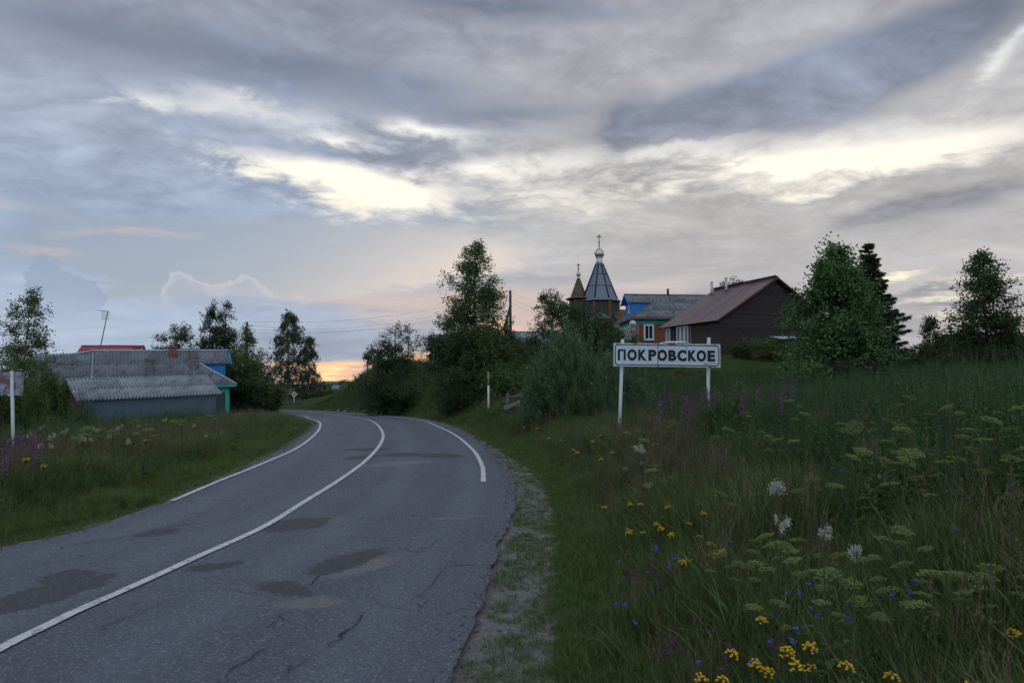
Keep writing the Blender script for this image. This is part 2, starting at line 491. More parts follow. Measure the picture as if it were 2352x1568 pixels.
def corrugated(name, O, A, Bv, La, Lb, mat, parent, sheet_w=1.05, row_h=1.2, pitch=0.15, amp=0.042, clips=(), lift=0.012, prof='wave', rows=None):
    """a roof slope laid in sheets. O: lower corner, A: unit vector along the eave, Bv: unit vector up the slope.
    clips: (point, normal) planes; what lies on the normal's side is cut off. Every sheet is an object of its own."""
    O, A, Bv = Vector(O), Vector(A).normalized(), Vector(Bv).normalized()
    N = A.cross(Bv).normalized()
    if N.z < 0: N = -N
    nc = max(1, round(La / sheet_w)); nr = rows or max(1, round(Lb / row_h))
    sw, rh = La / nc, Lb / nr
    waves = max(2, round(sw / pitch)); seg = waves * 4
    def profile(s):
        ph = s * waves
        if prof == 'wave': return amp * math.cos(2 * math.pi * ph)
        fr = ph % 1.0                                  # raised seams
        return amp * (1.0 if (fr < 0.10 or fr > 0.90) else 0.0)
    vs, fs = [], []
    for j, (tb, dz) in enumerate(((0.0, 0.0), (1.04, -lift))):
        for i in range(seg + 1):
            s = i / seg
            vs.append(A * (s * sw * 1.0) + Bv * (tb * rh) + N * (profile(s) + dz))
    for i in range(seg): fs.append((i, i + 1, seg + 2 + i, seg + 1 + i))
    # rolled lower edge so the sheet has thickness
    for i in range(seg + 1): vs.append(vs[i] - N * 0.012)
    k0 = 2 * (seg + 1)
    for i in range(seg): fs.append((i, k0 + i, k0 + i + 1, i + 1))
    shared = None
    out = []
    for r in range(nr):
        for c in range(nc):
            o3 = O + A * (c * sw) + Bv * (r * rh) + N * (lift if r else 0.0)
            jit = (random.random() - 0.5) * 0.008
            o3 = o3 + N * jit
            corners = [o3, o3 + A * sw, o3 + A * sw + Bv * rh, o3 + Bv * rh]
            cut, gone = [], False
            for (pc, pn) in clips:
                s = [(q - Vector(pc)).dot(Vector(pn)) for q in corners]
                if min(s) > -1e-4: gone = True
                elif max(s) > 1e-4: cut.append((pc, pn))
            if gone: continue
            if not cut:
                if shared is None:
                    shared = bpy.data.meshes.new(name); shared.from_pydata([tuple(v) for v in vs], [], fs)
                    shared.polygons.foreach_set('use_smooth', [prof == 'wave'] * len(shared.polygons)); shared.materials.append(mat)
                me = shared
            else:
                bm = bmesh.new()
                bv = [bm.verts.new(v) for v in vs]
                for f in fs: bm.faces.new([bv[i] for i in f])
                for (pc, pn) in cut:
                    bmesh.ops.bisect_plane(bm, geom=bm.verts[:] + bm.edges[:] + bm.faces[:], plane_co=Vector(pc) - o3, plane_no=Vector(pn), clear_outer=True)
                if not bm.faces: bm.free(); continue
                for f in bm.faces: f.smooth = prof == 'wave'
                me = bpy.data.meshes.new(name); bm.to_mesh(me); bm.free(); me.materials.append(mat)
            o = bpy.data.objects.new(name, me); o.location = o3
            link(o, parent); out.append(o)
    return out
# ------------------------------------------------------------------ road layout (plan)
def resample(pts, n):
    p = np.array(pts, float); d = np.r_[0, np.cumsum(np.hypot(*np.diff(p, axis=0).T))]
    # smooth with Catmull-Rom in arc length
    s = np.linspace(0, d[-1], n)
    out = np.zeros((n, 2))
    m = np.zeros_like(p)
    m[1:-1] = (p[2:] - p[:-2]) / (d[2:] - d[:-2])[:, None]
    m[0] = (p[1] - p[0]) / (d[1] - d[0]); m[-1] = (p[-1] - p[-2]) / (d[-1] - d[-2])
    for i, q in enumerate(s):
        k = min(np.searchsorted(d, q, 'right') - 1, len(d) - 2); h = d[k + 1] - d[k]; t = (q - d[k]) / h
        h00, h10, h01, h11 = 2*t**3-3*t**2+1, t**3-2*t**2+t, -2*t**3+3*t**2, t**3-t**2
        out[i] = h00*p[k] + h10*h*m[k] + h01*p[k+1] + h11*h*m[k+1]
    return out
FAR = [(-24.0, 62.0), (-34.0, 66.0), (-50.0, 70.0)]          # the road goes on behind the house, unseen
RIGHT = [(-0.75, -14.0), (-0.5, -4.0), (-0.33, 2.0)] + [G(u, v) for u, v in ((1040, 1560), (1089, 1448), (1129, 1330), (1158, 1238), (1175, 1166), (1172, 1110),
        (1157, 1074), (1113, 1025), (1040, 981), (967, 960.5), (893, 953.5), (806, 946.8), (735, 942.8), (672, 940.6))] + FAR
CENTRE = [(-3.4, -14.0), (-3.3, -4.0), (-3.25, 1.5)] + [G(u, v) for u, v in ((0, 1490), (103, 1440), (171, 1406), (270, 1363), (376, 1315), (445, 1283), (602, 1212), (698, 1153), (777, 1104), (841, 1057),
        (874, 1019), (879.5, 995.7), (865, 974), (844, 963.5), (806, 957), (760, 951.5), (719, 947.5), (686, 944.2))]
LEFT = [(-6.2, -14.0), (-6.0, -4.0), (-5.85, 3.0)] + [G(u, v) for u, v in ((0, 1259), (127, 1233), (308, 1179), (397, 1149.6), (513, 1097), (650, 1032), (700, 1000),
        (724, 980), (726, 970), (712, 963), (688, 956.5), (660, 951.5))]
c_end = np.array(CENTRE[-1]); r_end = np.array(RIGHT[-4]); 
LEFT = LEFT + [(p[0] - 1.2, p[1] - 5.4) for p in FAR]
CENTRE = CENTRE + [(p[0] - .6, p[1] - 2.7) for p in FAR]
E_R, E_C, E_L = resample(RIGHT, 160), resample(CENTRE, 400), resample(LEFT, 160)
EDGE_R, EDGE_L = E_R, E_L
def ragged(e, amp):
    n = len(e); j = sum(np.convolve(rng.normal(0, 1, n + 40), np.ones(k) / k ** .5, 'same')[20:20 + n] * a for k, a in ((1, .25), (3, .45), (9, .6), (24, .7)))
    d = np.gradient(e, axis=0); d /= np.hypot(d[:, 0], d[:, 1])[:, None]
    return e + np.c_[-d[:, 1], d[:, 0]] * (j * amp)[:, None]
RAG_R, RAG_L = ragged(resample(RIGHT, 900), .030), ragged(resample(LEFT, 900), .035)
POLY = np.vstack([EDGE_R, EDGE_L[::-1]])
def _road_dist(x, y):
    """distance to the asphalt edge, negative on the road; and True where the point lies on the right-hand side"""
    x, y = np.asarray(x, float).ravel(), np.asarray(y, float).ravel()
    best = np.full(x.shape, 1e9); inside = np.zeros(x.shape, bool)
    a = POLY; b = np.roll(POLY, -1, axis=0)
    for (ax, ay), (bx, by) in zip(a, b):
        dx, dy = bx - ax, by - ay; L2 = dx * dx + dy * dy + 1e-12
        t = np.clip(((x - ax) * dx + (y - ay) * dy) / L2, 0, 1)
        best = np.minimum(best, np.hypot(x - ax - t * dx, y - ay - t * dy))
        cond = ((ay > y) != (by > y)) & (x < (bx - ax) * (y - ay) / (by - ay + 1e-12) + ax)
        inside ^= cond
    dr = np.full(x.shape, 1e9); dl = np.full(x.shape, 1e9)
    for q in EDGE_R[::4]: dr = np.minimum(dr, np.hypot(x - q[0], y - q[1]))
    for q in EDGE_L[::4]: dl = np.minimum(dl, np.hypot(x - q[0], y - q[1]))
    return np.where(inside, -best, best), dr < dl
_GX, _GY, _GS = -44.0, -16.0, 0.16
_gx, _gy = np.meshgrid(np.arange(_GX, 40, _GS), np.arange(_GY, 72, _GS))
_gsd, _gr = _road_dist(_gx, _gy)
_gsd = _gsd.reshape(_gx.shape); _gr = _gr.reshape(_gx.shape)
def road_dist(x, y):
    """the same, read from a fine table"""
    x, y = np.asarray(x, float).ravel(), np.asarray(y, float).ravel()
    fx = np.clip((x - _GX) / _GS, 0, _gsd.shape[1] - 1.001); fy = np.clip((y - _GY) / _GS, 0, _gsd.shape[0] - 1.001)
    i, j = fx.astype(int), fy.astype(int); a, b = fx - i, fy - j
    s = (_gsd[j, i] * (1 - a) + _gsd[j, i + 1] * a) * (1 - b) + (_gsd[j + 1, i] * (1 - a) + _gsd[j + 1, i + 1] * a) * b
    out = (x < _GX) | (x > 39.8) | (y < _GY) | (y > 71.8)
    return np.where(out, 50.0, s), _gr[j, i]
# ------------------------------------------------------------------ terrain heights
CTRL = [(q[0], q[1], float(road_z(q[1]))) for q in list(E_R[::9]) + list(E_L[::9])] + [
    (2.4, 15.2, .30), (4.4, 15.5, .45), (1.5, 5, .1), (3, 5, .33), (5, 5, .65), (8, 8, .86), (10, 15, .75), (10.5, 20, .45), (13, 21, .60), (16.5, 22, .95), (20, 25, 1.3), (15, 26, .9), (20, 12, 1.5), (8.35, 25, .62), (3, 25, .32), (.6, 25, .15),
    (2.5, 22, .25), (-1, 29, .4), (.3, 27, .45), (-2, 36, .85), (-8, 45, .75), (-4, 42, 1.0), (-16, 66, .9), (-12.7, 60, 2.6), (-7.3, 60, 3.3), (-4, 60, 3.5), (0, 55, 3.3), (-5, 52, 2.0), (-12, 54, 1.2),
    (4, 45, 2.3), (10, 40, 2.75), (9, 33, 1.85), (14, 33, 1.95), (10, 45, 3.2), (14, 45, 3.5), (20, 45, 3.6), (30, 45, 3.3), (5, 36, 1.6), (22, 35, 1.85), (30, 36, 2.0), (10.5, 58, 4.4), (20, 60, 4.45),
    (15, 95, 5), (5, 80, 4.6), (35, 60, 4.2), (60, 60, 3.6), (40, 30, 2.1), (30, 15, 2.1), (5, 65, 4.3), (-5, 70, 3.6),
    (-8, 8, -.02), (-9, 14, -.12), (-11.5, 15.7, -.25), (-14, 20, -.4), (-10.5, 26, -.12), (-13, 30, -.35), (-20, 34, -1.1), (-26, 34, -1.1), (-28, 45, -1.1), (-18.5, 45, -1.05), (-15, 41, -.6), (-30, 20, -.8),
    (-20, 10, -.35), (-45, 45, -1.1), (-24, 62, -.7), (-30, 90, -1.0), (-25, 80, -.6), (-16, 52, -.45), (-40, 120, -1.2), (-20, 120, 0.0), (0, 130, 4.0), (60, 130, 4.0), (0, -14, 0.1), (6, -12, .7), (15, 0, 1.4), (-12, -12, -.1), (-30, -12, -.6), (-60, 10, -1.2), (60, 0, 2.4)]
CT = np.array(CTRL); CM = CT[:, 2].mean()
def _phi(r): return -r
_A = np.hypot(CT[:, None, 0] - CT[None, :, 0], CT[:, None, 1] - CT[None, :, 1])
_W = np.linalg.solve(_phi(_A) + np.eye(len(CT)) * -0.35, CT[:, 2] - CM)
def bump2(x, y):
    return 0.06 * np.sin(x * 1.3 + 1) * np.sin(y * 0.9) + 0.04 * np.sin(x * 2.9 + y * 1.7) + 0.03 * np.sin(y * 3.1 - x * 2.2)
def height(x, y):
    shp = np.shape(x); x, y = np.asarray(x, float).ravel(), np.asarray(y, float).ravel()
    z = CM + _phi(np.hypot(x[:, None] - CT[None, :, 0], y[:, None] - CT[None, :, 1])) @ _W
    far = smooth(110, 260, np.hypot(x, y))
    z = z * (1 - far) + far * (-1.5 + 0.0 * x)
    sd, right = road_dist(x, y)
    w = smooth(0.35, 2.0, sd)
    z = w * (z + bump2(x, y)) + (1 - w) * (road_z(y) - 0.03)
    z = np.where(sd < 0.0, road_z(y) - 0.05, z)
    return z.reshape(shp)
def ground(x, y): return float(height(np.array([x]), np.array([y]))[0])

def terrain():
    def axis(parts):
        return np.unique(np.concatenate([np.arange(a, b, s) for a, b, s in parts]).round(3))
    xs = axis([(-2000, -300, 340), (-300, -80, 22), (-80, -34, 3), (-34, -13, .8), (-13, 6, .22), (6, 26, .5), (26, 80, 3), (80, 300, 22), (300, 2001, 340)])
    ys = axis([(-300, -30, 45), (-30, -4, 2), (-4, 32, .25), (32, 66, .6), (66, 140, 3), (140, 400, 26), (400, 3001, 325)])
    X, Y = np.meshgrid(xs, ys)
    Z = height(X, Y)
    n, m = len(xs), len(ys)
    v = np.c_[X.ravel(), Y.ravel(), Z.ravel()]
    i = np.arange(m - 1)[:, None] * n + np.arange(n - 1)[None, :]
    f = np.stack([i, i + 1, i + n + 1, i + n], -1).reshape(-1, 4)
    mt, t, out = new_mat('ground')
    p = world_pos(t)
    at = t.nodes.new('ShaderNodeAttribute'); at.attribute_name = 'bare'
    bare = V(t, at.outputs['Fac'])
    n1 = noise(t, p, 2.2, 5, 0.65); n2 = noise(t, p, 9.0, 5, 0.7); n3 = noise(t, p, 60.0, 3, 0.6); n4 = noise(t, p, 0.25, 4, 0.6)
    vo = t.nodes.new('ShaderNodeTexVoronoi'); t.links.new(p.s, vo.inputs['Vector']); vo.inputs['Scale'].default_value = 55.0
    stones = V(t, vo.outputs['Color'])
    sx, sy, sz = sepxyz(t, stones)
    soil = mixc(t, n1, (0.030, 0.034, 0.014), (0.045, 0.055, 0.020))
    soil = mixc(t, n4.sstep(0.45, 0.65), soil, (0.050, 0.078, 0.022))
    gt = (sx - 0.5) * 0.55 + (n2 - 0.5) * 0.7 + 0.95
    grav = mixc(t, 1.0, (0.165, 0.158, 0.155), combine(t, gt, gt, gt), 'MULTIPLY')
    grav = mixc(t, n1.sstep(0.5, 0.7) * 0.6, grav, (0.10, 0.088, 0.072))
    c = mixc(t, (bare + (n1 - 0.5) * 1.1 + (n2 - 0.5) * 0.6).sstep(0.38, 0.62), soil, grav)
    principled(t, out, c, 0.95, 0, n3 * 0.5 + sy * 0.5, 0.6, 0.012, 0.15)
    me = fast_mesh('ground', v, f, mt)
    me.polygons.foreach_set('use_smooth', np.ones(len(me.polygons), bool))
    sd, right = road_dist(v[:, 0], v[:, 1])
    near = smooth(20, 12, v[:, 1])
    wr = 0.24 + 0.36 * near
    b = np.where(right, 1 - smooth(wr * 0.55, wr * 1.35, sd), 1 - smooth(0.06, 0.34, sd))
    b = np.where(sd > 5, 0, b)
    a = me.attributes.new('bare', 'FLOAT', 'POINT'); a.data.foreach_set('value', b.astype(np.float32))
    o = bpy.data.objects.new('ground', me); link(o); o['kind'] = 'structure'
    o['label'] = 'sloping grassy ground with a bare gravel shoulder along the road'
    return o
terrain()

# repairs and dusty hollows in the asphalt: outlines on the road surface
REPAIRS = [
    [(720, 1311), (745, 1292), (775, 1278), (828, 1269), (872, 1260), (866, 1276), (826, 1298), (770, 1314), (735, 1316)],
    [(618, 1210), (650, 1196), (700, 1190), (758, 1190), (745, 1202), (690, 1213), (640, 1217)],
    [(-90, 1400), (0, 1368), (90, 1352), (175, 1345), (222, 1322), (250, 1318), (205, 1352), (120, 1380), (0, 1398), (-80, 1425)],
    [(92, 1334), (130, 1318), (185, 1309), (212, 1312), (190, 1328), (130, 1338)],
    [(440, 1306), (470, 1296), (515, 1290), (551, 1293), (530, 1302), (470, 1308)],
    [(318, 1228), (360, 1216), (402, 1214), (392, 1224), (345, 1230)],
    [(576, 1346), (640, 1338), (700, 1352), (715, 1362), (668, 1368), (620, 1354)],
    [(800, 1050), (845, 1044), (872, 1046), (842, 1053), (812, 1054)],
    [(960, 1046), (1010, 1041), (1062, 1046), (1020, 1050)],
    [(880, 1044), (930, 1040), (960, 1043), (920, 1049)],
    [(800, 1032), (860, 1028), (890, 1031), (840, 1036)]]
DUSTY = [
    [(640, 1388), (680, 1376), (740, 1371), (780, 1378), (742, 1392), (680, 1399)],
    [(1000, 1190), (1050, 1185), (1115, 1182), (1070, 1190)],
    [(838, 1070), (880, 1062), (940, 1058), (1005, 1058), (930, 1066), (870, 1072)],
    [(700, 1198), (740, 1188), (800, 1186), (770, 1199), (735, 1203)],
    [(735, 1316), (830, 1304), (880, 1277), (905, 1280), (850, 1312), (770, 1322)]]
def ellipse_of(px):
    p = np.array([G(u, v) for u, v in px]); c = p.mean(0); q = p - c
    w, ev = np.linalg.eigh(q.T @ q / len(q))
    ax = ev[:, 1]
    return c, math.atan2(ax[1], ax[0]), 1.55 * math.sqrt(w[1]), 1.55 * math.sqrt(w[0])
def ellipse_mask(t, vec, shapes, soft=1.0):
    acc = None
    for px in shapes:
        c, ang, ra, rb = ellipse_of(px)
        m = t.nodes.new('ShaderNodeMapping'); m.vector_type = 'TEXTURE'
        t.links.new(vec.s, m.inputs['Vector'])
        m.inputs['Location'].default_value = (c[0], c[1], 0); m.inputs['Rotation'].default_value = (0, 0, ang); m.inputs['Scale'].default_value = (ra * 2, rb * 2, 1000)
        g = t.nodes.new('ShaderNodeTexGradient'); g.gradient_type = 'SPHERICAL'
        t.links.new(m.outputs[0], g.inputs[0])
        gv = V(t, g.outputs['Fac']); acc = gv if acc is None else acc.max(gv)
    return acc
def asphalt_mat(name, base, dust=(0.150, 0.145, 0.145), grain=1.0, dark=(0.055, 0.056, 0.060), cracks=True):
    m, t, out = new_mat(name)
    p = world_pos(t)
    n_big = noise(t, p, 0.35, 4, 0.6); n_mid = noise(t, p, 1.5, 5, 0.65, 0.4); n_f = noise(t, p, 45.0, 3, 0.7)
    vo = t.nodes.new('ShaderNodeTexVoronoi'); t.links.new(p.s, vo.inputs['Vector']); vo.inputs['Scale'].default_value = 75.0
    cell = sepxyz(t, V(t, vo.outputs['Color']))[0]
    # worn along the wheel direction
    streak = noise(t, scaled(t, p, (1.0, 0.12, 1.0)), 1.6, 5, 0.6)
    la = t.nodes.new('ShaderNodeAttribute'); la.attribute_name = 'lane'; lane = V(t, la.outputs['Fac'])
    track = ((lane * 4.0 + 0.05 + (n_big - .5) * 0.3).frac() - 0.5).abs().sstep(0.28, 0.05)  # polished wheel tracks, their sheen painted in as a lighter tone
    tone = track * 0.16 - 0.06 + (cell - 0.5) * 0.55 * grain + (n_f - 0.5) * 0.5 + (n_big - 0.5) * 0.5 + (streak - .5) * 0.35 + 1.0
    c = mixc(t, 1.0, base, combine(t, tone, tone, tone * 1.0), 'MULTIPLY')
    c = mixc(t, n_mid.sstep(0.60, 0.78) * 0.55, c, dust)
    c = mixc(t, (1.0 - n_mid).sstep(0.60, 0.74) * 0.5, c, dark)
    c = mixc(t, cell.sstep(0.90, 0.99) * 0.5, c, (0.30, 0.29, 0.28))
    h = n_f * 0.4 + cell * 0.6
    if cracks:
        wob = noise(t, p, 2.2, 5, 0.65, out='Color')
        ad = t.nodes.new('ShaderNodeVectorMath'); ad.operation = 'MULTIPLY_ADD'
        t.links.new(wob.s, ad.inputs[0]); ad.inputs[1].default_value = (0.34, 0.34, 0)
        sh = t.nodes.new('ShaderNodeVectorMath'); sh.operation = 'ADD'; t.links.new(p.s, sh.inputs[0]); sh.inputs[1].default_value = (-0.17, -0.17, 0)
        t.links.new(sh.outputs[0], ad.inputs[2]); pw = V(t, ad.outputs[0])
        nr = noise(t, p, 11.0, 4, 0.7)
        dm = (ellipse_mask(t, pw, DUSTY) + (nr - 0.5) * 0.55 + (n_f - .5) * 0.3).sstep(0.36, 0.72)
        c = mixc(t, dm * 0.5, c, mixc(t, n_f, (0.15, 0.14, 0.135), (0.25, 0.235, 0.22)))
        rm = (ellipse_mask(t, pw, REPAIRS) + (nr - 0.5) * 0.55 + (n_f - .5) * 0.22).sstep(0.45, 0.53)
        dk = mixc(t, cell, (0.026, 0.028, 0.034), (0.066, 0.070, 0.080))
        c = mixc(t, rm * 0.92, c, dk)
        h = h - rm * 0.8
        wv = noise(t, p, 1.3, 4, 0.6, out='Color')
        add = t.nodes.new('ShaderNodeVectorMath'); add.operation = 'MULTIPLY_ADD'
        t.links.new(wv.s, add.inputs[0]); add.inputs[1].default_value = (0.9, 0.9, 0); t.links.new(p.s, add.inputs[2])
        v2 = t.nodes.new('ShaderNodeTexVoronoi'); v2.feature = 'DISTANCE_TO_EDGE'; v2.inputs['Scale'].default_value = 0.55
        t.links.new(add.outputs[0], v2.inputs['Vector'])
        cr = V(t, v2.outputs['Distance']).sstep(0.012, 0.0) * noise(t, p, 0.7, 3, 0.6).sstep(0.50, 0.62) * n_f.sstep(0.3, 0.5)
        c = mixc(t, cr * 0.75, c, (0.018, 0.018, 0.02))
        h = h - cr * 1.5
    principled(t, out, c, 0.74, 0, h, 0.55, 0.008, 0.4)
    return m
ASPH = asphalt_mat('asphalt', (0.088, 0.102, 0.128))
CRACK = paint('crack_dark', (0.040, 0.041, 0.046), 0.95, 0.3, 20)

def road():
    k = 15
    n = len(RAG_R)
    tt = np.linspace(0, 1, k)
    pts = RAG_L[:, None, :] * (1 - tt)[None, :, None] + RAG_R[:, None, :] * tt[None, :, None]
    x, y = pts[..., 0], pts[..., 1]
    crown = 0.02 * np.sin(tt * math.pi)[None, :]
    z = road_z(y) + 0.012 * np.sin(x * 1.1) * np.sin(y * 0.8) * np.sin(tt * math.pi)[None, :] * 0.5 + 0 * crown
    v = np.c_[x.ravel(), y.ravel(), z.ravel()]
    i = np.arange(n - 1)[:, None] * k + np.arange(k - 1)[None, :]
    f = np.stack([i, i + 1, i + k + 1, i + k], -1).reshape(-1, 4)
    me = fast_mesh('road', v, f, ASPH)
    me.polygons.foreach_set('use_smooth', np.ones(len(me.polygons), bool))
    la = me.attributes.new('lane', 'FLOAT', 'POINT'); la.data.foreach_set('value', np.tile(tt, n).astype(np.float32))
    o = bpy.data.objects.new('road', me); link(o); o['kind'] = 'structure'
    o['label'] = 'worn grey asphalt road bending away between grassy verges'
    return o
ROAD = road()
def on_road(x, y, h):
    return (x, y, float(road_z(y)) + 0.006 + h)
def strip(name, line, w, mat, h, parent, wob=0.0, taper=False):
    line = np.array(line, float)
    d = np.gradient(line, axis=0); d /= np.maximum(np.hypot(d[:, 0], d[:, 1]), 1e-9)[:, None]
    nrm = np.c_[-d[:, 1], d[:, 0]]
    k = len(line)
    wl = w / 2 * (1 + wob * rng.normal(0, 1, k)); wr = w / 2 * (1 + wob * rng.normal(0, 1, k))
    if taper:
        e = np.minimum(1, np.minimum(np.arange(k), np.arange(k)[::-1]) / max(2, k * 0.25)); wl = wl * (0.15 + e * .85); wr = wr * (0.15 + e * .85)
    a, b = line + nrm * wl[:, None], line - nrm * wr[:, None]
    v = [on_road(q[0], q[1], h) for q in a] + [on_road(q[0], q[1], h) for q in b]
    f = [(i, i + 1, k + i + 1, k + i) for i in range(k - 1)]
    return mesh(name, v, f, mat, parent)
def line_mat():
    m, t, out = new_mat('line_paint')
    p = world_pos(t)
    n1 = noise(t, p, 30.0, 5, 0.75); n2 = noise(t, p, 2.5, 4, 0.6); n3 = noise(t, p, 8.0, 4, 0.6)
    c = mixc(t, n2, (0.50, 0.51, 0.53), (0.66, 0.66, 0.66))
    c = mixc(t, (n1 + (n3 - .5) * 0.7).sstep(0.52, 0.67) * 0.85, c, (0.15, 0.15, 0.16))
    principled(t, out, c, 0.7, 0, n1, 0.3, 0.004, 0.3)
    return m
LINE = line_mat()
strip('centre_line', E_C, 0.094, LINE, 0.004, ROAD, 0.03)
rl = resample([G(u, v) for u, v in ((1110.5, 1106.6), (1107, 1068.7), (1084, 1031), (1040, 995.7), (996, 975), (967, 964.5), (894, 956.3), (806, 949), (735, 944.3), (680, 941.8))] + [(p[0] - .1, p[1] - .5) for p in FAR], 220)
strip('edge_line', rl, 0.092, LINE, 0.004, ROAD, 0.03)
ll = resample([G(u, v) for u, v in ((394, 1151), (500, 1106), (602, 1065), (683.6, 1028), (727.5, 993), (736, 975), (730.5, 967.5), (710, 961.5), (686, 955.5))] + [(p[0] - 1.15, p[1] - 4.9) for p in FAR], 220)
strip('edge_line', ll, 0.088, LINE, 0.004, ROAD, 0.04)
def crack(px, w):
    pts = [np.array(G(u, v)) for u, v in px]
    line = []
    for a, b in zip(pts, pts[1:]):
        n = max(3, int(np.hypot(*(b - a)) / 0.07))
        for i in range(n): line.append(a + (b - a) * i / n)
    line.append(pts[-1]); line = np.array(line)
    line += np.cumsum(rng.normal(0, 0.012, line.shape), 0) * 0.5 + rng.normal(0, 0.022, line.shape)
    strip('crack', line, w * .40, CRACK, 0.005, ROAD, 0.5, True)
for px, w in (([(537, 1466), (602, 1447), (640, 1420), (691, 1394)], .022), ([(298, 1562), (356, 1524)], .02), ([(530, 1568), (544, 1521), (590, 1500), (602, 1480)], .025),
              ([(205, 1473), (239, 1439), (363, 1391), (417, 1367)], .016), ([(752, 1492), (800, 1450), (842, 1408)], .045), ([(332, 1219), (404, 1208), (458, 1203)], .05),
              ([(760, 1194), (860, 1189), (960, 1187), (1060, 1187), (1165, 1178)], .022), ([(925, 1400), (990, 1350), (1030, 1300), (1050, 1290)], .014), ([(868, 1262), (905, 1260)], .05),
              ([(700, 1385), (620, 1362), (500, 1352), (330, 1362)], .014), ([(720, 1345), (726, 1330), (735, 1318)], .03), ([(640, 1568), (660, 1540), (690, 1528), (760, 1500)], .018),
              ([(205, 1310), (300, 1304), (345, 1300)], .02), ([(60, 1300), (150, 1290), (250, 1262)], .014), ([(940, 1290), (965, 1262), (1000, 1245), (1010, 1235)], .016), ([(400, 1270), (450, 1255)], .03),
              ([(130, 1262), (230, 1240), (310, 1236)], .03), ([(580, 1190), (640, 1180), (700, 1178)], .03), ([(920, 1128), (960, 1124), (1000, 1118)], .03)):
    crack(px, w)
# ------------------------------------------------------------------ buildings
SLATE = slate('slate_grey', (0.155, 0.166, 0.188), (0.25, 0.26, 0.28), (0.065, 0.07, 0.082))
SLATE2 = slate('slate_pale', (0.27, 0.295, 0.325), (0.37, 0.385, 0.40), (0.13, 0.14, 0.16))
WHITE = paint('white_paint', (0.62, 0.66, 0.70), 0.6, 0.18, 4, (0.33, 0.30, 0.27), 0.1)
TEAL = paint('teal_paint', (0.035, 0.36, 0.31), 0.6, 0.2, 3)
BLUEB = boards('blue_boards', (0.025, 0.20, 0.55), 0.13, 'z', 0.08, 0.6, 0.22, 0.5)
BLUE = paint('blue_paint', (0.03, 0.21, 0.55), 0.6, 0.2, 3)
BRICK = paint('chimney_brick', (0.22, 0.06, 0.04), 0.9, 0.4, 8)
def _brick():
    m, t, out = new_mat('brick_red')
    v = coords(t)
    b = t.nodes.new('ShaderNodeTexBrick'); x, y, z = sepxyz(t, v)
    vec = combine(t, x + y, z, 0.0); t.links.new(vec.s, b.inputs['Vector'])
    b.inputs['Scale'].default_value = 1.0; b.inputs['Brick Width'].default_value = 0.25; b.inputs['Row Height'].default_value = 0.075; b.inputs['Mortar Size'].default_value = 0.008
    b.inputs['Color1'].default_value = (0.26, 0.07, 0.045, 1); b.inputs['Color2'].default_value = (0.17, 0.05, 0.035, 1); b.inputs['Mortar'].default_value = (0.2, 0.17, 0.15, 1)
    principled(t, out, V(t, b.outputs['Color']), 0.9)
    return m
BRICK = _brick()
TIN = paint('tin', (0.42, 0.46, 0.50), 0.5, 0.2, 3, (0.18, 0.14, 0.12), 0.1, 0.0, 0.5)
CAPB = paint('ridge_cap', (0.36, 0.44, 0.54), 0.55, 0.2, 2, (0.30, 0.20, 0.12), 0.15)
GREYW = boards('grey_planks', (0.17, 0.165, 0.175), 0.14, 'h', 0.10, 0.9, 0.5, 0.3)
GREYWH = boards('grey_planks_flat', (0.16, 0.155, 0.15), 0.18, 'z', 0.06, 0.9, 0.5, 0.4)
GLASS = glassmat()
CURTAIN = paint('curtain', (0.30, 0.34, 0.38), 0.9, 0.4, 6)

def window(parent, w, h, loc, rz, mat=WHITE, panes=2, fw=0.13, depth=0.06, name='window'):
    """a framed window on a wall; local x along the wall, y outwards is -y"""
    e = bpy.data.objects.new(name, None); e.location = loc; e.rotation_euler = (0, 0, rz); link(e, parent)
    me_o = []
    def bar(nm, sx, sz, cx, cz, d=depth, m=mat):
        return box(nm, (sx, d, sz), (cx, -d / 2, cz), m, e)
    bar('frame', w, fw, 0, h / 2 - fw / 2); bar('frame', w, fw, 0, -h / 2 + fw / 2)
    bar('frame', fw, h - 2 * fw, -w / 2 + fw / 2, 0); bar('frame', fw, h - 2 * fw, w / 2 - fw / 2, 0)
    iw = w - 2 * fw
    for i in range(1, panes):
        bar('frame', 0.07, h - 2 * fw, -iw / 2 + iw * i / panes, 0, depth * .8)
    box('sill', (w + 0.08, depth + 0.06, 0.035), (0, -depth / 2 - .03, -h / 2 - 0.02), mat, e)
    for i in range(panes):
        box('pane', (iw / panes - 0.02, 0.012, h - 2 * fw), (-iw / 2 + iw * (i + .5) / panes, -0.012, 0), GLASS, e)
    return e

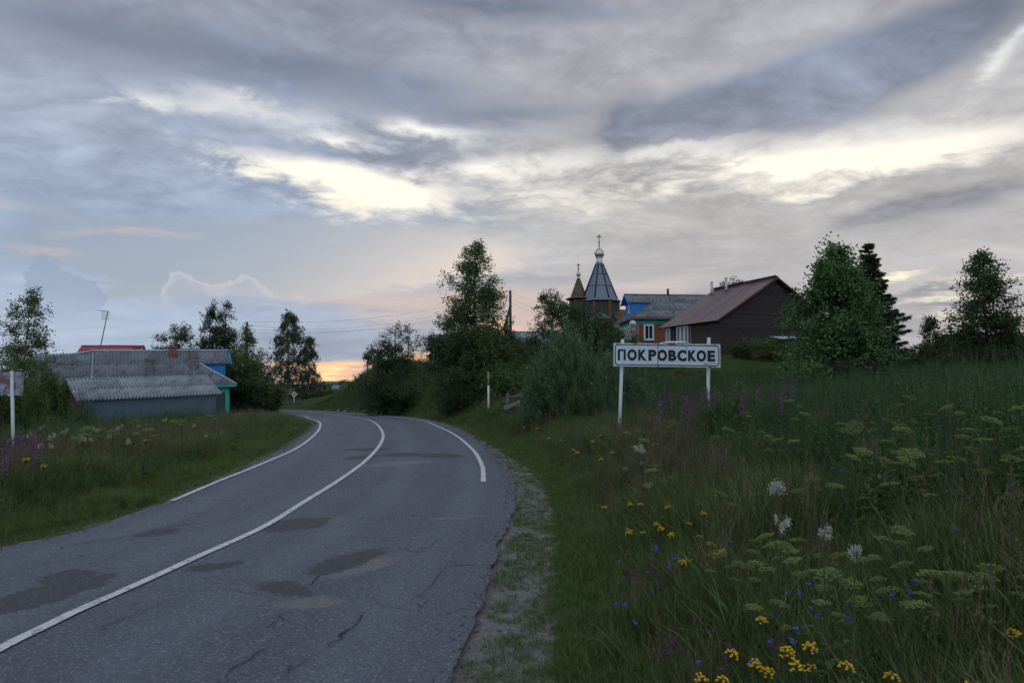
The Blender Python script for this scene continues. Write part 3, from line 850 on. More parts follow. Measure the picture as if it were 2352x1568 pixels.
def izba(name, label, loc, yaw, sg, L, W, he, hr, zl, xl, xh, wallmat, roofmat, front_mat, pitch, band=TEAL, corner=TEAL, trim=CAPB, o=0.45, fascia=TEAL):
    """long wooden house: slate roof with a hipped front end and a loft gable standing on the hip. Local x runs back from the front wall,
    mirrored by sg; y=0 is the long side facing the road."""
    t = thing(name, label, 'house', loc, yaw)
    X = lambda x: sg * x
    slope = (hr - he) / (W / 2 + o)
    hw = (hr - zl) / slope; yl = W / 2 - hw
    wt_ = he + slope * o - 0.12
    # walls
    v = [(X(0), 0, -.6), (X(L), 0, -.6), (X(L), W, -.6), (X(0), W, -.6), (X(0), 0, wt_), (X(L), 0, wt_), (X(L), W, wt_), (X(0), W, wt_), (X(L), W / 2, hr - .15)]
    mesh('side_wall', [v[0], v[1], v[5], v[4]], [(0, 1, 2, 3)], wallmat, t)
    mesh('front_wall', [v[3], v[0], v[4], v[7]], [(0, 1, 2, 3)], front_mat, t)
    mesh('back_wall', [v[1], v[2], v[6], v[8], v[5]], [(0, 1, 2, 3, 4)], wallmat, t)
    mesh('side_wall', [v[2], v[3], v[7], v[6]], [(0, 1, 2, 3)], wallmat, t)
    # frieze band, corner boards
    bh = wt_ - he + .52
    box('frieze', (L, 0.05, bh), (X(L / 2), -0.027, wt_ - bh / 2 - .02), band, t)
    box('frieze', (0.05, W, bh), (X(-0.027), W / 2, wt_ - bh / 2 - .02), band, t)
    box('corner_board', (0.20, 0.06, wt_ - bh + .5), (X(0.10), -0.032, (wt_ - bh - .5) / 2 - .02), corner, t)
    box('corner_board', (0.06, 0.20, wt_ - bh + .5), (X(-0.032), 0.10, (wt_ - bh - .5) / 2 - .02), corner, t)
    # fascia boards under the eaves
    box('fascia', (L + o + .3, 0.03, 0.13), (X((L + .3 - o) / 2), -o + .03, he - 0.09), fascia, t)
    box('fascia', (0.03, W + 2 * o, 0.13), (X(-o + .03), W / 2, he - 0.09), fascia, t)
    ys, zs = math.cos(math.atan(slope)), math.sin(math.atan(slope))
    low = (zl - he) / zs; up = (hr - zl) / zs
    hip_a, hip_b = Vector((X(-o), -o, he)), Vector((X(xh), yl, zl))
    hd = (hip_b - hip_a); hn = Vector((hd.y, -hd.x, 0)).normalized()
    if hn.x * sg > 0: hn = -hn
    r = bpy.data.objects.new('roof', None); link(r, t)
    # long slope facing the road: lower rows cut along the hip, upper rows running on over the loft
    a0, a1 = (X(-o), X(L + .3))
    ox = min(a0, a1)
    corrugated('roof_sheet', (ox, -o, he), (1, 0, 0), (0, ys, zs), L + .3 + o, low, roofmat, r, pitch=pitch, clips=[(hip_a, hn)], rows=2)
    lo_, hi_ = X(xl - .45), X(L + .3)
    corrugated('roof_sheet', (min(lo_, hi_), yl, zl), (1, 0, 0), (0, ys, zs), abs(hi_ - lo_), up, roofmat, r, pitch=pitch, rows=1)
    # hip end
    hs = math.hypot(xh + o, zl - he)
    hb = Vector((X(1) * (xh + o), 0, zl - he)).normalized()
    hip_c, hip_d = Vector((X(-o), W + o, he)), Vector((X(xh), W - yl, zl))
    n2 = (hip_d - hip_c); n2 = Vector((n2.y, -n2.x, 0)).normalized()
    if n2.y < 0: n2 = -n2
    corrugated('roof_sheet', (X(-o), -o, he), (0, 1, 0), hb, W + 2 * o, hs, roofmat, r, pitch=pitch, clips=[(hip_a, -hn), (hip_c, n2)], rows=2)
    # far slope
    slab('roof_slope', [(X(-o), W + o, he), (X(L + .3), W + o, he), (X(L + .3), W / 2, hr), (X(xl - .45), W / 2, hr), (X(xl - .45), W - yl, zl), (X(xh), W - yl, zl)], 0.03, roofmat, r)
    # trim on hips and ridge
    up1 = Vector((0, 0, .03))
    tube('hip_cap', [hip_a + up1, hip_b + up1], 0.07, trim, r, 4)
    tube('hip_cap', [hip_c + up1, hip_d + up1], 0.07, trim, r, 4)
    tube('ridge_cap', [(X(xl - .45), W / 2, hr + .02), (X(L + .3), W / 2, hr + .02)], 0.07, trim, r, 4)
    # loft
    l = bpy.data.objects.new('loft', None); link(l, t)
    hx = (zl - he) / (xh + o)
    z0 = he + hx * (xl + o) - .25
    y0, y1 = yl + .22, W - yl - .22
    zt = zl + slope * .22 - .06
    mesh('loft_wall', [(X(xl), y0, z0), (X(xl), y1, z0), (X(xl), y1, zt), (X(xl), W / 2, hr - .09), (X(xl), y0, zt)], [(0, 1, 2, 3, 4)], BLUEB, l)
    mesh('loft_wall', [(X(xl), y0, z0), (X(xh + 1.2), y0, z0), (X(xh + 1.2), y0, zt), (X(xl), y0, zt)], [(0, 1, 2, 3)], BLUEB, l)
    mesh('loft_wall', [(X(xl), y1, z0), (X(xh + 1.2), y1, z0), (X(xh + 1.2), y1, zt), (X(xl), y1, zt)], [(0, 1, 2, 3)], BLUEB, l)
    for s_ in (-1, 1):
        yy = yl if s_ < 0 else W - yl
        tube('barge_board', [(X(xl - .42), yy, zl - .06), (X(xl - .42), W / 2, hr - .06)], 0.075, BLUE, l, 4)
    mesh('soffit', [(X(xl - .42), yl + .05, zl - .04), (X(xl), yl + .05, zl - .04), (X(xl), W / 2, hr - .1), (X(xl - .42), W / 2, hr - .1)], [(0, 1, 2, 3)], BLUE, l)
    mesh('soffit', [(X(xl - .42), W - yl - .05, zl - .04), (X(xl), W - yl - .05, zl - .04), (X(xl), W / 2, hr - .1), (X(xl - .42), W / 2, hr - .1)], [(0, 1, 2, 3)], BLUE, l)
    for yc in (y0 + .02, y1 - .02):
        box('corner_board', (.05, .12, zt - z0), (X(xl - .027), yc, (z0 + zt) / 2), BLUE, l)
    window(l, .5, .75, (X(xl), W / 2, (z0 + zt) / 2 + .12), -sg * math.pi / 2, WHITE, 1, .08, .05)
    return t

# ---- house with the slate roof beside the road on the left
GB = boards('green_grey_boards', (0.055, 0.085, 0.075), 0.145, 'z', 0.07, 0.85, 0.35, 0.4)
GP = paint('green_render', (0.05, 0.105, 0.095), 0.85, 0.25, 2)
LH_LOC = Vector((-18.9, 45.8, -1.12))
LH = izba('village_house', 'long low house with weathered slate roof and bright blue loft gable', LH_LOC, 0.0, -1, 7.5, 6.0, 2.80, 5.18, 4.24, 0.02, 1.6, GB, SLATE, GB, 0.19)
LH.rotation_euler = (0, R(-1.5), R(30))
LHM = Matrix.Translation(LH_LOC) @ Euler((0, R(-1.5), R(30))).to_matrix().to_4x4()
def house_extension():
    t = LH
    x0, x1, W, he, hr = -7.8, -10.63, 6.0, 2.70, 5.0
    o = .45; sl = (hr - he) / (W / 2 + o)
    ys, zs = math.cos(math.atan(sl)), math.sin(math.atan(sl))
    wt_ = he + sl * o - .12
    mesh('extension_wall', [(-7.5, 0.05, -.6), (x1, .05, -.6), (x1, .05, wt_), (-7.5, .05, wt_)], [(0, 1, 2, 3)], GP, t)
    mesh('extension_wall', [(x1, .05, -.6), (x1, W, -.6), (x1, W, wt_), (x1, W / 2, hr - .12), (x1, .05, wt_)], [(0, 1, 2, 3, 4)], GP, t)
    r = bpy.data.objects.new('extension_roof', None); link(r, t)
    corrugated('roof_sheet', (x1 - .4, -o, he - .06), (1, 0, 0.03), (0, ys, zs), x0 - x1 + .38, (hr - he) / zs, SLATE, r, pitch=.19, rows=3, amp=.036)
    slab('roof_slope', [(x1 - .4, W + o, he), (x0, W + o, he), (x0, W / 2, hr + .02), (x1 - .4, W / 2, hr - .12)], .03, SLATE, r)
    tube('ridge_cap', [(x1 - .4, W / 2, hr - .13), ((x0 + x1) / 2, W / 2, hr - .08), (x0, W / 2, hr + .22)], .065, CAPB, r, 4)
    tube('flashing', [(x0, -o, he + .1), (x0, W / 2, hr + .12)], .06, CAPB, r, 4)
    box('fascia', (x0 - x1 + .4, .03, .16), ((x0 + x1) / 2 - .2, -o + .03, he - .17), TEAL, t)
house_extension()
# chimney of the house
def chimney(parent, loc, w, h, mat=BRICK, cap=True):
    c = box('chimney', (w, w, h), (loc[0], loc[1], loc[2] + h / 2 - .25), mat, parent)
    if cap: box('cap', (w + .1, w + .1, .09), (0, 0, h / 2 + .03), mat, c)
    return c
chimney(LH, (-3.2, 2.45, 4.85), .42, .78, BRICK)
chimney(LH, (-5.3, 4.1, 4.55), .42, 1.1, BRICK)
def ladder(name, label, base, up, w, n, parent_loc):
    """a wooden roof ladder lying on the slope. base: lower middle, up: vector to its upper end"""
    t = thing(name, label, 'ladder', base)
    up = Vector(up); k = up.length; u = up.normalized()
    n_ = Vector((0, -u.z, u.y))
    for s in (-1, 1):
        tube('rail', [Vector((s * w / 2, 0, 0)) + n_ * .05, Vector((s * w / 2, 0, 0)) + up + n_ * .05], .028, GREYWH, t, 4)
    for i in range(n):
        q = up * ((i + .5) / n) + n_ * .09
        tube('rung', [q + Vector((-w / 2 - .04, 0, 0)), q + Vector((w / 2 + .04, 0, 0))], .026, GREYWH, t, 4)
    return t
sl_ = (5.18 - 2.80) / 3.45
def on_lh(x, y): return Vector((x, y, 2.80 + (y + .45) * sl_ + .03))
def ladder_between(label, xl_, ya, yb, n):
    a, b = on_lh(xl_, ya), on_lh(xl_, yb)
    t = ladder('roof_ladder', label, LHM @ a, b - a, .50, n, None)
    t.rotation_euler = LH.rotation_euler
ladder_between('short grey wooden ladder lying on the middle of the slate roof', -4.6, .75, 2.1, 6)
ladder_between('longer grey wooden ladder reaching the ridge beside the blue loft', -2.0, .95, 2.95, 8)
# antenna mast
def antenna():
    a = LHM @ Vector((-7.6, 3.2, 4.9)); b = P(248, 714, a.y + .3)
    t = thing('antenna_mast', 'thin leaning television antenna mast standing behind the slate roof', 'antenna', a)
    q = b - a
    m = paint('antenna_grey', (0.16, 0.165, 0.18), 0.6, 0.2, 5)
    tube('mast', [(0, 0, -.6), q], [.04, .028], m, t)
    tube('boom', [q * .99, q * .99 + Vector((-.25, -.75, 0))], .015, m, t, 4)
    for i in range(6):
        c = q * (.985 - .035 * i)
        tube('element', [c + Vector((-.38 + .03 * i, -.1, .02)), c + Vector((.10, .1, 0))], .013, m, t, 4)
antenna()
# ---- garage in front of it
def garage():
    L, W, he, hr = 5.7, 3.4, 2.22, 3.05
    base = Vector((P(197, 900, 30.0).x, 30.0, -1.15))
    t = thing('garage', 'blue-grey sheet garage with pale slate roof in front of the house', 'garage', base)
    t.rotation_euler = (0, R(-2.1), R(45))
    SHEET = paint('garage_sheet', (0.078, 0.125, 0.162), 0.55, 0.22, 1.2, (0.10, 0.10, 0.11), 0.05, 0.0, 0.4)
    RED = boards('garage_red', (0.085, 0.020, 0.028), 0.16, 'y', 0.07, 0.8, 0.3, 0.5)
    for i in range(4):
        x0, x1 = L * i / 4, L * (i + 1) / 4
        d = 0.004 * (i % 2)
        box('wall_sheet', (x1 - x0 - .006, .03, he + .9), ((x0 + x1) / 2, -.015 - d, (he - .9) / 2 + .02), SHEET, t)
    box('back_wall', (L, .04, he + .9), (L / 2, W, (he - .9) / 2), SHEET, t)
    mesh('gable_wall', [(0, 0, -.9), (0, W, -.9), (0, W, he), (0, W / 2, hr - .05), (0, 0, he)], [(0, 1, 2, 3, 4)], RED, t)
    mesh('gable_wall', [(L, 0, -.9), (L, W, -.9), (L, W, he), (L, W / 2, hr - .05), (L, 0, he)], [(0, 1, 2, 3, 4)], SHEET, t)
    o = .22; sl = (hr - he) / (W / 2); ys, zs = math.cos(math.atan(sl)), math.sin(math.atan(sl))
    r = bpy.data.objects.new('roof', None); link(r, t)
    Ls = (W / 2 + o) / ys
    corrugated('roof_sheet', (-.35, -o, he - sl * o + .05), (1, 0, 0), (0, ys, zs), L + .55, Ls, SLATE2, r, pitch=.16, amp=.058, rows=2)
    corrugated('roof_sheet', (-.35, W + o, he - sl * o + .05), (1, 0, 0), (0, -ys, zs), L + .55, Ls, SLATE2, r, pitch=.16, amp=.058, rows=2)
    dk = paint('dark_board', (0.02, 0.018, 0.02), 0.9, 0.3, 5)
    tube('barge_board', [(-.33, -o, he - sl * o - .02), (-.33, W / 2, hr - .02)], .05, dk, t, 4)
    tube('barge_board', [(-.33, W + o, he - sl * o - .02), (-.33, W / 2, hr - .02)], .05, dk, t, 4)
    return t
garage()
def lean_to():
    D = 32.5
    b = P(137, 970, D); b.z = -1.15
    t = thing('lean_to_shed', 'small dark red lean-to shed with short slate roof beside the garage', 'shed', b, R(30))
    RED = MATS['garage_red']
    box('wall', (.95, 1.2, 2.2), (.62, .7, .85), RED, t)
    corrugated('roof_sheet', (-.02, -.05, 1.98), (1, 0, 0), Vector((0, .9, .35)), 1.1, .8, SLATE2, t, pitch=.155, amp=.03, rows=1)
    box('board', (1.6, .25, .06), (-.3, -.6, 1.05), MATS['dark_board'], t, (0, R(4), 0))
lean_to()
# ---- red roofed houses behind
def tile_metal(name, col):
    m, t, out = new_mat(name); v = coords(t); n = noise(t, v, 3, 4, .6)
    c = mixc(t, n, tuple(q * .75 for q in col), tuple(q * 1.2 for q in col))
    principled(t, out, c, 0.5, 0, None, spec=.4); return m
REDT = tile_metal('red_metal_tile', (0.30, 0.055, 0.065))
def gable_house(name, label, loc, yaw, L, W, he, hr, wallmat, roofmat, o=.4, rows=6, corr=None, cat='house', fascia=None, detail=True, pitch=.16):
    """ridge along local x, long side y=0 faces the road"""
    t = thing(name, label, cat, loc, yaw)
    sl = (hr - he) / (W / 2 + o); ys, zs = math.cos(math.atan(sl)), math.sin(math.atan(sl))
    wt_ = he + sl * o - .1
    mesh('wall', [(0, 0, -.8), (L, 0, -.8), (L, 0, wt_), (0, 0, wt_)], [(0, 1, 2, 3)], wallmat, t)
    mesh('wall', [(0, W, -.8), (L, W, -.8), (L, W, wt_), (0, W, wt_)], [(0, 1, 2, 3)], wallmat, t)
    for x in (0, L):
        mesh('gable_wall', [(x, 0, -.8), (x, W, -.8), (x, W, wt_), (x, W / 2, hr - .1), (x, 0, wt_)], [(0, 1, 2, 3, 4)], wallmat, t)
    r = bpy.data.objects.new('roof', None); link(r, t)
    Ls = math.hypot(W / 2 + o, hr - he)
    if corr:
        corrugated('roof_sheet', (-o, -o, he), (1, 0, 0), (0, ys, zs), L + 2 * o, Ls, roofmat, r, pitch=pitch, rows=corr)
        slab('roof_slope', [(-o, W + o, he), (L + o, W + o, he), (L + o, W / 2, hr), (-o, W / 2, hr)], .03, roofmat, r)
    else:
        for i in range(rows):            # stepped tile courses
            a, b = Ls * i / rows, Ls * (i + 1) / rows
            n_ = Vector((0, -zs, ys))
            A0 = Vector((0, -o, he))
            q = [A0 + Vector((0, ys, zs)) * a + n_ * .05, A0 + Vector((0, ys, zs)) * b + n_ * .0]
            slab('tile_course', [q[0] + Vector((-o, 0, 0)), q[0] + Vector((L + o, 0, 0)), q[1] + Vector((L + o, 0, 0)), q[1] + Vector((-o, 0, 0))], .05, roofmat, r)
        slab('roof_slope', [(-o, W + o, he), (L + o, W + o, he), (L + o, W / 2, hr), (-o, W / 2, hr)], .05, roofmat, r)
    tube('ridge_cap', [(-o, W / 2, hr + .02), (L + o, W / 2, hr + .02)], .08, roofmat, r, 5)
    if fascia:
        for x in (-o + .03, L + o - .03):
            tube('barge_board', [(x, -o, he - .07), (x, W / 2, hr - .07)], .07, fascia, t, 4)
            tube('barge_board', [(x, W + o, he - .07), (x, W / 2, hr - .07)], .07, fascia, t, 4)
    return t
a = P(136, 860, 62)
WALLW = boards('pale_boards', (0.30, 0.27, 0.22), .15, 'z', .06)
gable_house('red_roofed_house', 'house with pinkish red metal tile roof rising behind the slate roof', (a.x + .3, 62, -1.2), 0, (268 - 136) / 1568 * 62, 6.4, 3.0, P(0, 794.5, 65).z + 1.2, WALLW, REDT, rows=9)
a = P(348, 860, 70)
gable_house('red_roofed_house', 'far house showing only a thin red ridge above the slate roof', (a.x, 70, -1.2), 0, (480 - 348) / 1568 * 70, 6.4, 3.0, P(0, 802, 73).z + 1.2, WALLW, REDT, rows=6)

# ---- orange house on the hill
OR = boards('orange_boards', (0.235, 0.080, 0.036), .15, 'z', .06, .7, .22, .55)
ORF = boards('pink_boards', (0.42, 0.26, 0.21), .15, 'z', .06, .7, .2, .6)
BRT = paint('brown_trim', (0.20, 0.085, 0.06), .7, .2, 3)
OH_LOC = Vector((10.62, 58.0, 4.40))
OH = izba('wooden_house', 'orange boarded house with teal frieze, bright blue loft and ribbed grey roof', OH_LOC, R(5), 1, 11.0, 6.0, 2.93, 5.29, 4.45, .15, 2.0, OR, slate('slate_blue', (0.165, 0.190, 0.205), (0.25, 0.27, 0.27), (0.06, 0.07, 0.075)), ORF, .17, TEAL, paint('pink_corner', (0.35, 0.2, 0.16), .7, .2, 3), paint('mauve_cap', (0.16, 0.11, 0.13), .6, .2, 3), .5, BRT)
window(OH, .90, 1.36, (1.05, -.0, 1.70), 0, WHITE, 2, .15, .07)
for i, yy in enumerate((.75, 2.2, 3.7, 5.2)):
    window(OH, .85, 1.36, (0, yy, 1.72), -math.pi / 2, WHITE, 2, .15, .07)
pp = tube('stove_pipe', [(3.75, 3.0, 5.2), (3.75, 3.0, 5.75)], .11, paint('soot_pipe', (0.05, 0.04, 0.045), .7, .3, 5), OH, 8)
lathe('cap', [(.2, 0), (.02, .09)], 8, MATS['soot_pipe'], pp, (3.75, 3.0, 5.80))
def dish():
    b = P(1453.5, 743.5, 57.4)
    t = thing('satellite_dish', 'white satellite dish on the corner of the orange house', 'dish', b)
    prof = [(.02, 0), (.12, .01), (.22, .035), (.29, .07), (.30, .075)]
    d = lathe('reflector', prof, 16, WHITE, t); d.rotation_euler = (R(80), 0, R(-18))
    tube('feed_arm', [(0, -.02, -.25), (-.05, -.32, -.08)], .012, TIN, t, 5)
    box('feed', (.07, .09, .07), (-.05, -.33, -.06), MATS['soot_pipe'], t)
    tube('bracket', [(0, .0, 0), (.1, .35, -.1)], .02, TIN, t, 5)
dish()
# ---- dark barn-like house
def barn():
    DK = boards('tarred_boards', (0.034, 0.026, 0.024), .16, 'z', .05, .8, .5, .45)
    DK2 = boards('brown_black_boards', (0.056, 0.045, 0.040), .16, 'z', .05, .8, .5, .45)
    c = P(1654, 800, 45.0)
    base = Vector((c.x, 45.0, 3.42)); yaw = R(20.4)
    t = thing('dark_barn', 'dark tarred timber barn house with maroon metal roof beyond the village sign', 'barn', base, yaw)
    W, L, he, hr = 9.3, 6.4, P(0, 729.5, 45).z - 3.42, P(0, 638.5, 46.6).z - 3.42
    mesh('gable_wall', [(0, 0, -1), (W, 0, -1), (W, 0, he), (W / 2, 0, hr - .08), (0, 0, he)], [(0, 1, 2, 3, 4)], DK, t)
    mesh('gable_wall', [(0, L, -1), (W, L, -1), (W, L, he), (W / 2, L, hr - .08), (0, L, he)], [(0, 1, 2, 3, 4)], DK, t)
    mesh('side_wall', [(0, L, -1), (0, 0, -1), (0, 0, he), (0, L, he)], [(0, 1, 2, 3)], DK2, t)
    mesh('side_wall', [(W, L, -1), (W, 0, -1), (W, 0, he), (W, L, he)], [(0, 1, 2, 3)], DK2, t)
    m, tt, out = new_mat('maroon_roof')
    v = world_pos(tt); n = noise(tt, v, .8, 5, .6); n2 = noise(tt, scaled(tt, v, (1, 3, 1)), 4, 4, .6)
    oi = tt.nodes.new('ShaderNodeObjectInfo'); rnd = V(tt, oi.outputs['Random'])
    tone = (rnd - .5) * .3 + (n2 - .5) * .5 + 1.0
    cc = mixc(tt, 1.0, mixc(tt, n, (0.110, 0.066, 0.070), (0.150, 0.098, 0.100)), combine(tt, tone, tone, tone), 'MULTIPLY')
    principled(tt, out, cc, .42, 0, None, spec=.5)
    o, og = .38, .28
    sl = (hr - he) / (W / 2); xs, zs = math.cos(math.atan(sl)), math.sin(math.atan(sl))
    r = bpy.data.objects.new('roof', None); link(r, t)
    Ls = (W / 2 + o) / xs
    zo = he - sl * o + .04
    corrugated('roof_sheet', (-o, -og, zo), (0, 1, 0), (xs, 0, zs), L + 2 * og, Ls, m, r, sheet_w=1.1, pitch=.55, amp=.022, rows=1, prof='seam')
    corrugated('roof_sheet', (W + o, -og, zo), (0, 1, 0), (-xs, 0, zs), L + 2 * og, Ls, m, r, sheet_w=1.1, pitch=.55, amp=.022, rows=1, prof='seam')
    bb = paint('maroon_board', (0.07, 0.02, 0.025), .6, .2, 3)
    tube('ridge_cap', [(W / 2, -og, hr + .05), (W / 2, L + og, hr + .05)], .06, m, r, 5)
    for yy in (-og + .02, L + og - .02):
        tube('barge_board', [(-o, yy, zo - .08), (W / 2, yy, hr - .05)], .085, bb, t, 4)
        tube('barge_board', [(W + o, yy, zo - .08), (W / 2, yy, hr - .05)], .085, bb, t, 4)
    # windows in the long wall, narrow white casings
    for yy in (3.69, 4.17, 4.65, 5.99):
        w = window(t, .44, 1.28, (0, yy, 1.78), -math.pi / 2, WHITE, 1, .11, .09)
    for yy in (3.15, 6.33):
        tube('downpipe', [(-.06, yy, -.5), (-.06, yy, he - .1)], .04, paint('pink_pipe', (0.36, 0.22, 0.21), .6, .2, 3), t, 6)
    box('door_frame', (.14, .06, 1.7), (7.0, -.035, 1.3), DK2, t); box('door_frame', (.14, .06, 1.7), (7.9, -.035, 1.3), DK2, t)
    box('door', (.76, .04, 1.65), (7.45, -.022, 1.28), paint('door_dark', (0.02, 0.013, 0.016), .8, .3, 4), t)
    for xx, yy, h in ((4.0, 4.4, .95), (3.85, 5.9, .92)):
        z = he + sl * xx
        p_ = tube('stove_pipe', [(xx, yy, z - .15), (xx, yy, z + h)], .105, TIN, t, 10)
        lathe('cap', [(.15, 0), (.02, .05)], 10, MATS['soot_pipe'], p_, (xx, yy, z + h + .05))
        tube('collar', [(xx, yy, z - .1), (xx, yy, z + .1)], .13, MATS['soot_pipe'], p_, 10)
barn()
# ---- wooden tent church
def church():
    D = 100.0
    s = D / FPX
    c = P(1377.2, 690, D)
    gz = 4.6
    t = thing('wooden_church', 'wooden tent-roofed church with two spires, gilded onion domes and crosses', 'church', (c.x, D, gz))
    Z = lambda v: P(0, v, D).z - gz
    LOG = boards('church_logs', (0.062, 0.058, 0.056), .24, 'z', .12, .9, .4, .35)
    LOGN = boards('church_new_wood', (0.17, 0.085, 0.042), .2, 'z', .08, .8, .4, .45)
    METAL = paint('tent_metal', (0.135, 0.165, 0.205), .45, .2, .7, (0.10, 0.11, 0.13), .2, 0.0, .5, (3, 3, .4))
    SEAM = paint('tent_seam', (0.03, 0.036, 0.048), .6, .2, 3)
    m, tt, out = new_mat('gilding'); principled(tt, out, (0.56, 0.52, 0.40), .34, .75); GOLD = m
    SHING = boards('shingle_brown', (0.115, 0.085, 0.055), .3, 'z', .1, .9, .5, .4)
    CROSSM = paint('cross_gilt', (0.16, 0.12, 0.06), .5, .2, 4)
    ph = math.pi / 8
    def tower(cx, u0, r_top, r_bot, v_top, v_bot, r_sk, v_sk, drum_r, v_d0, dome, v_cross, wall_r, wall_v, tent_mat, wallm, seams, nm):
        e = bpy.data.objects.new(nm, None); e.location = (cx, 0, 0); link(e, t)
        def oct_(name, prof, mat):
            return lathe(name, prof, 8, mat, e, None, False, ph)
        k = 1 / math.cos(math.pi / 8)
        oct_('tower_wall', [(wall_r * k * s, Z(wall_v)), (wall_r * k * s, Z(v_sk - 2))], wallm)
        # the eight faces of the tent, each its own sheet, with raised seams
        zb, zt, zs_ = Z(v_bot), Z(v_top), Z(v_sk)
        for i in range(8):
            q0, q1 = 2 * math.pi * i / 8 + ph, 2 * math.pi * (i + 1) / 8 + ph
            def pt(r, q, z): return (r * k * s * math.cos(q), r * k * s * math.sin(q), z)
            mesh('tent_face', [pt(r_bot, q0, zb), pt(r_bot, q1, zb), pt(r_top, q1, zt), pt(r_top, q0, zt)], [(0, 1, 2, 3)], tent_mat, e)
            mesh('skirt', [pt(r_sk, q0, zs_), pt(r_sk, q1, zs_), pt(r_bot, q1, zb + .02), pt(r_bot, q0, zb + .02)], [(0, 1, 2, 3)], tent_mat, e)
            if seams:
                tube('seam', [pt(r_bot * 1.01, q0, zb), pt(r_top * 1.04, q0, zt)], .10, SEAM, e, 4)
                for f_ in (.36, .69):
                    rr = r_bot + (r_top - r_bot) * f_; zz = zb + (zt - zb) * f_
                    tube('seam', [pt(rr * 1.006, q0, zz), pt(rr * 1.006, q1, zz)], .05, SEAM, e, 4)
        lathe('soffit', [(r_sk * k * s * .99, zs_ - .03), (wall_r * k * s * .9, zs_ - .25)], 8, wallm, e, None, False, ph)
        lathe('drum', [(drum_r * s, Z(v_d0)), (drum_r * s, Z(v_top) - .2)][::-1], 14, WHITE, e)
        dr, v0, v1 = dome
        H = Z(v1) - Z(v0)
        prof = [(.55, 0), (.80, .10), (.95, .22), (1.0, .34), (.93, .47), (.72, .60), (.46, .72), (.24, .82), (.10, .91), (.03, 1.0)]
        dm = lathe('onion_dome', [(dr * s * a, Z(v0) + H * b) for a, b in prof], 20, GOLD, e)
        lathe('collar', [(drum_r * s * 1.12, Z(v0) - .05), (drum_r * s * 1.12, Z(v0) + .12)], 14, GOLD, dm)
        # orthodox cross
        zc0, zc1 = Z(v1) - .1, Z(v_cross)
        hh = zc1 - zc0
        cr = tube('cross', [(0, 0, zc0), (0, 0, zc1)], .07, CROSSM, e, 5)
        tube('cross_bar', [(-hh * .24, 0, zc0 + hh * .79), (hh * .24, 0, zc0 + hh * .79)], .06, CROSSM, cr, 4)
        tube('cross_bar', [(-hh * .10, 0, zc0 + hh * .91), (hh * .10, 0, zc0 + hh * .91)], .05, CROSSM, cr, 4)
        tube('cross_bar', [(-hh * .11, 0, zc0 + hh * .30), (hh * .11, 0, zc0 + hh * .40)], .05, CROSSM, cr, 4)
        lathe('ball', [(.02, zc0), (.16, zc0 + .16), (.02, zc0 + .32)], 8, GOLD, cr)
    tower(0, 0, 7.3, 38.5, 605.4, 688.5, 47.5, 693.6, 7.3, 592, (12.0, 592.0, 564.5), 538.8, 40.5, 760, METAL, LOG, True, 'main_tower')
    tower((1328.7 - 1377.2) * s, 0, 3.2, 19.0, 639, 683.5, 29.5, 687, 3.1, 634.2, (5.4, 634.5, 621), 605.4, 21, 775, SHING, LOG, False, 'bell_tower')
    # corner posts of new timber on the octagon
    for i in range(8):
        q = 2 * math.pi * i / 8 + ph; r_ = 40.8 * s / math.cos(math.pi / 8)
        box('corner_post', (.35, .35, Z(694) - Z(735)), (r_ * math.cos(q), r_ * math.sin(q), (Z(694) + Z(735)) / 2 - .05), LOGN, t, (0, 0, q))
    # square log base, porch roof and side annex
    box('log_base', (5.4, 5.2, Z(733) + 1.2), (0, 0, (Z(733) - 1.2) / 2), LOG, t)
    slab('porch_roof', [(-1.4, -4.4, Z(737)), (1.0, -4.4, Z(737)), (.1, -2.6, Z(722)), (-.5, -2.6, Z(722))], .08, METAL, t)
    box('porch', (1.9, 1.6, Z(741) + 1), (-.2, -3.4, (Z(741) - 1) / 2), LOG, t)
    # annex with plank roof, courses of planks
    ax = 1.9
    for i in range(6):
        f0, f1 = i / 6, (i + 1) / 6
        ya, yb = -3.3 + 2.6 * f0, -3.3 + 2.6 * f1
        za, zb = Z(741) + (Z(712) - Z(741)) * f0, Z(741) + (Z(712) - Z(741)) * f1
        slab('roof_plank', [(ax - .1 * i + .05, ya, za + .10), (ax + 3.3, ya, za + .10), (ax + 3.3, yb, zb + .02), (ax - .1 * i + .05, yb, zb + .02)], .08, SHING, t)
    box('annex_wall', (3.2, 2.4, Z(741) + 1.4), (ax + 1.6, -1.9, (Z(741) - 1.4) / 2), LOGN, t)
    slab('lower_roof', [(ax - .4, -4.6, Z(757)), (ax + 3.4, -4.6, Z(757)), (ax + 3.4, -3.1, Z(750)), (ax - .4, -3.1, Z(750))], .08, GREYWH, t)
    box('lower_wall', (3.4, 1.4, Z(757) + 1), (ax + 1.5, -3.8, (Z(757) - 1) / 2), LOG, t)
church()
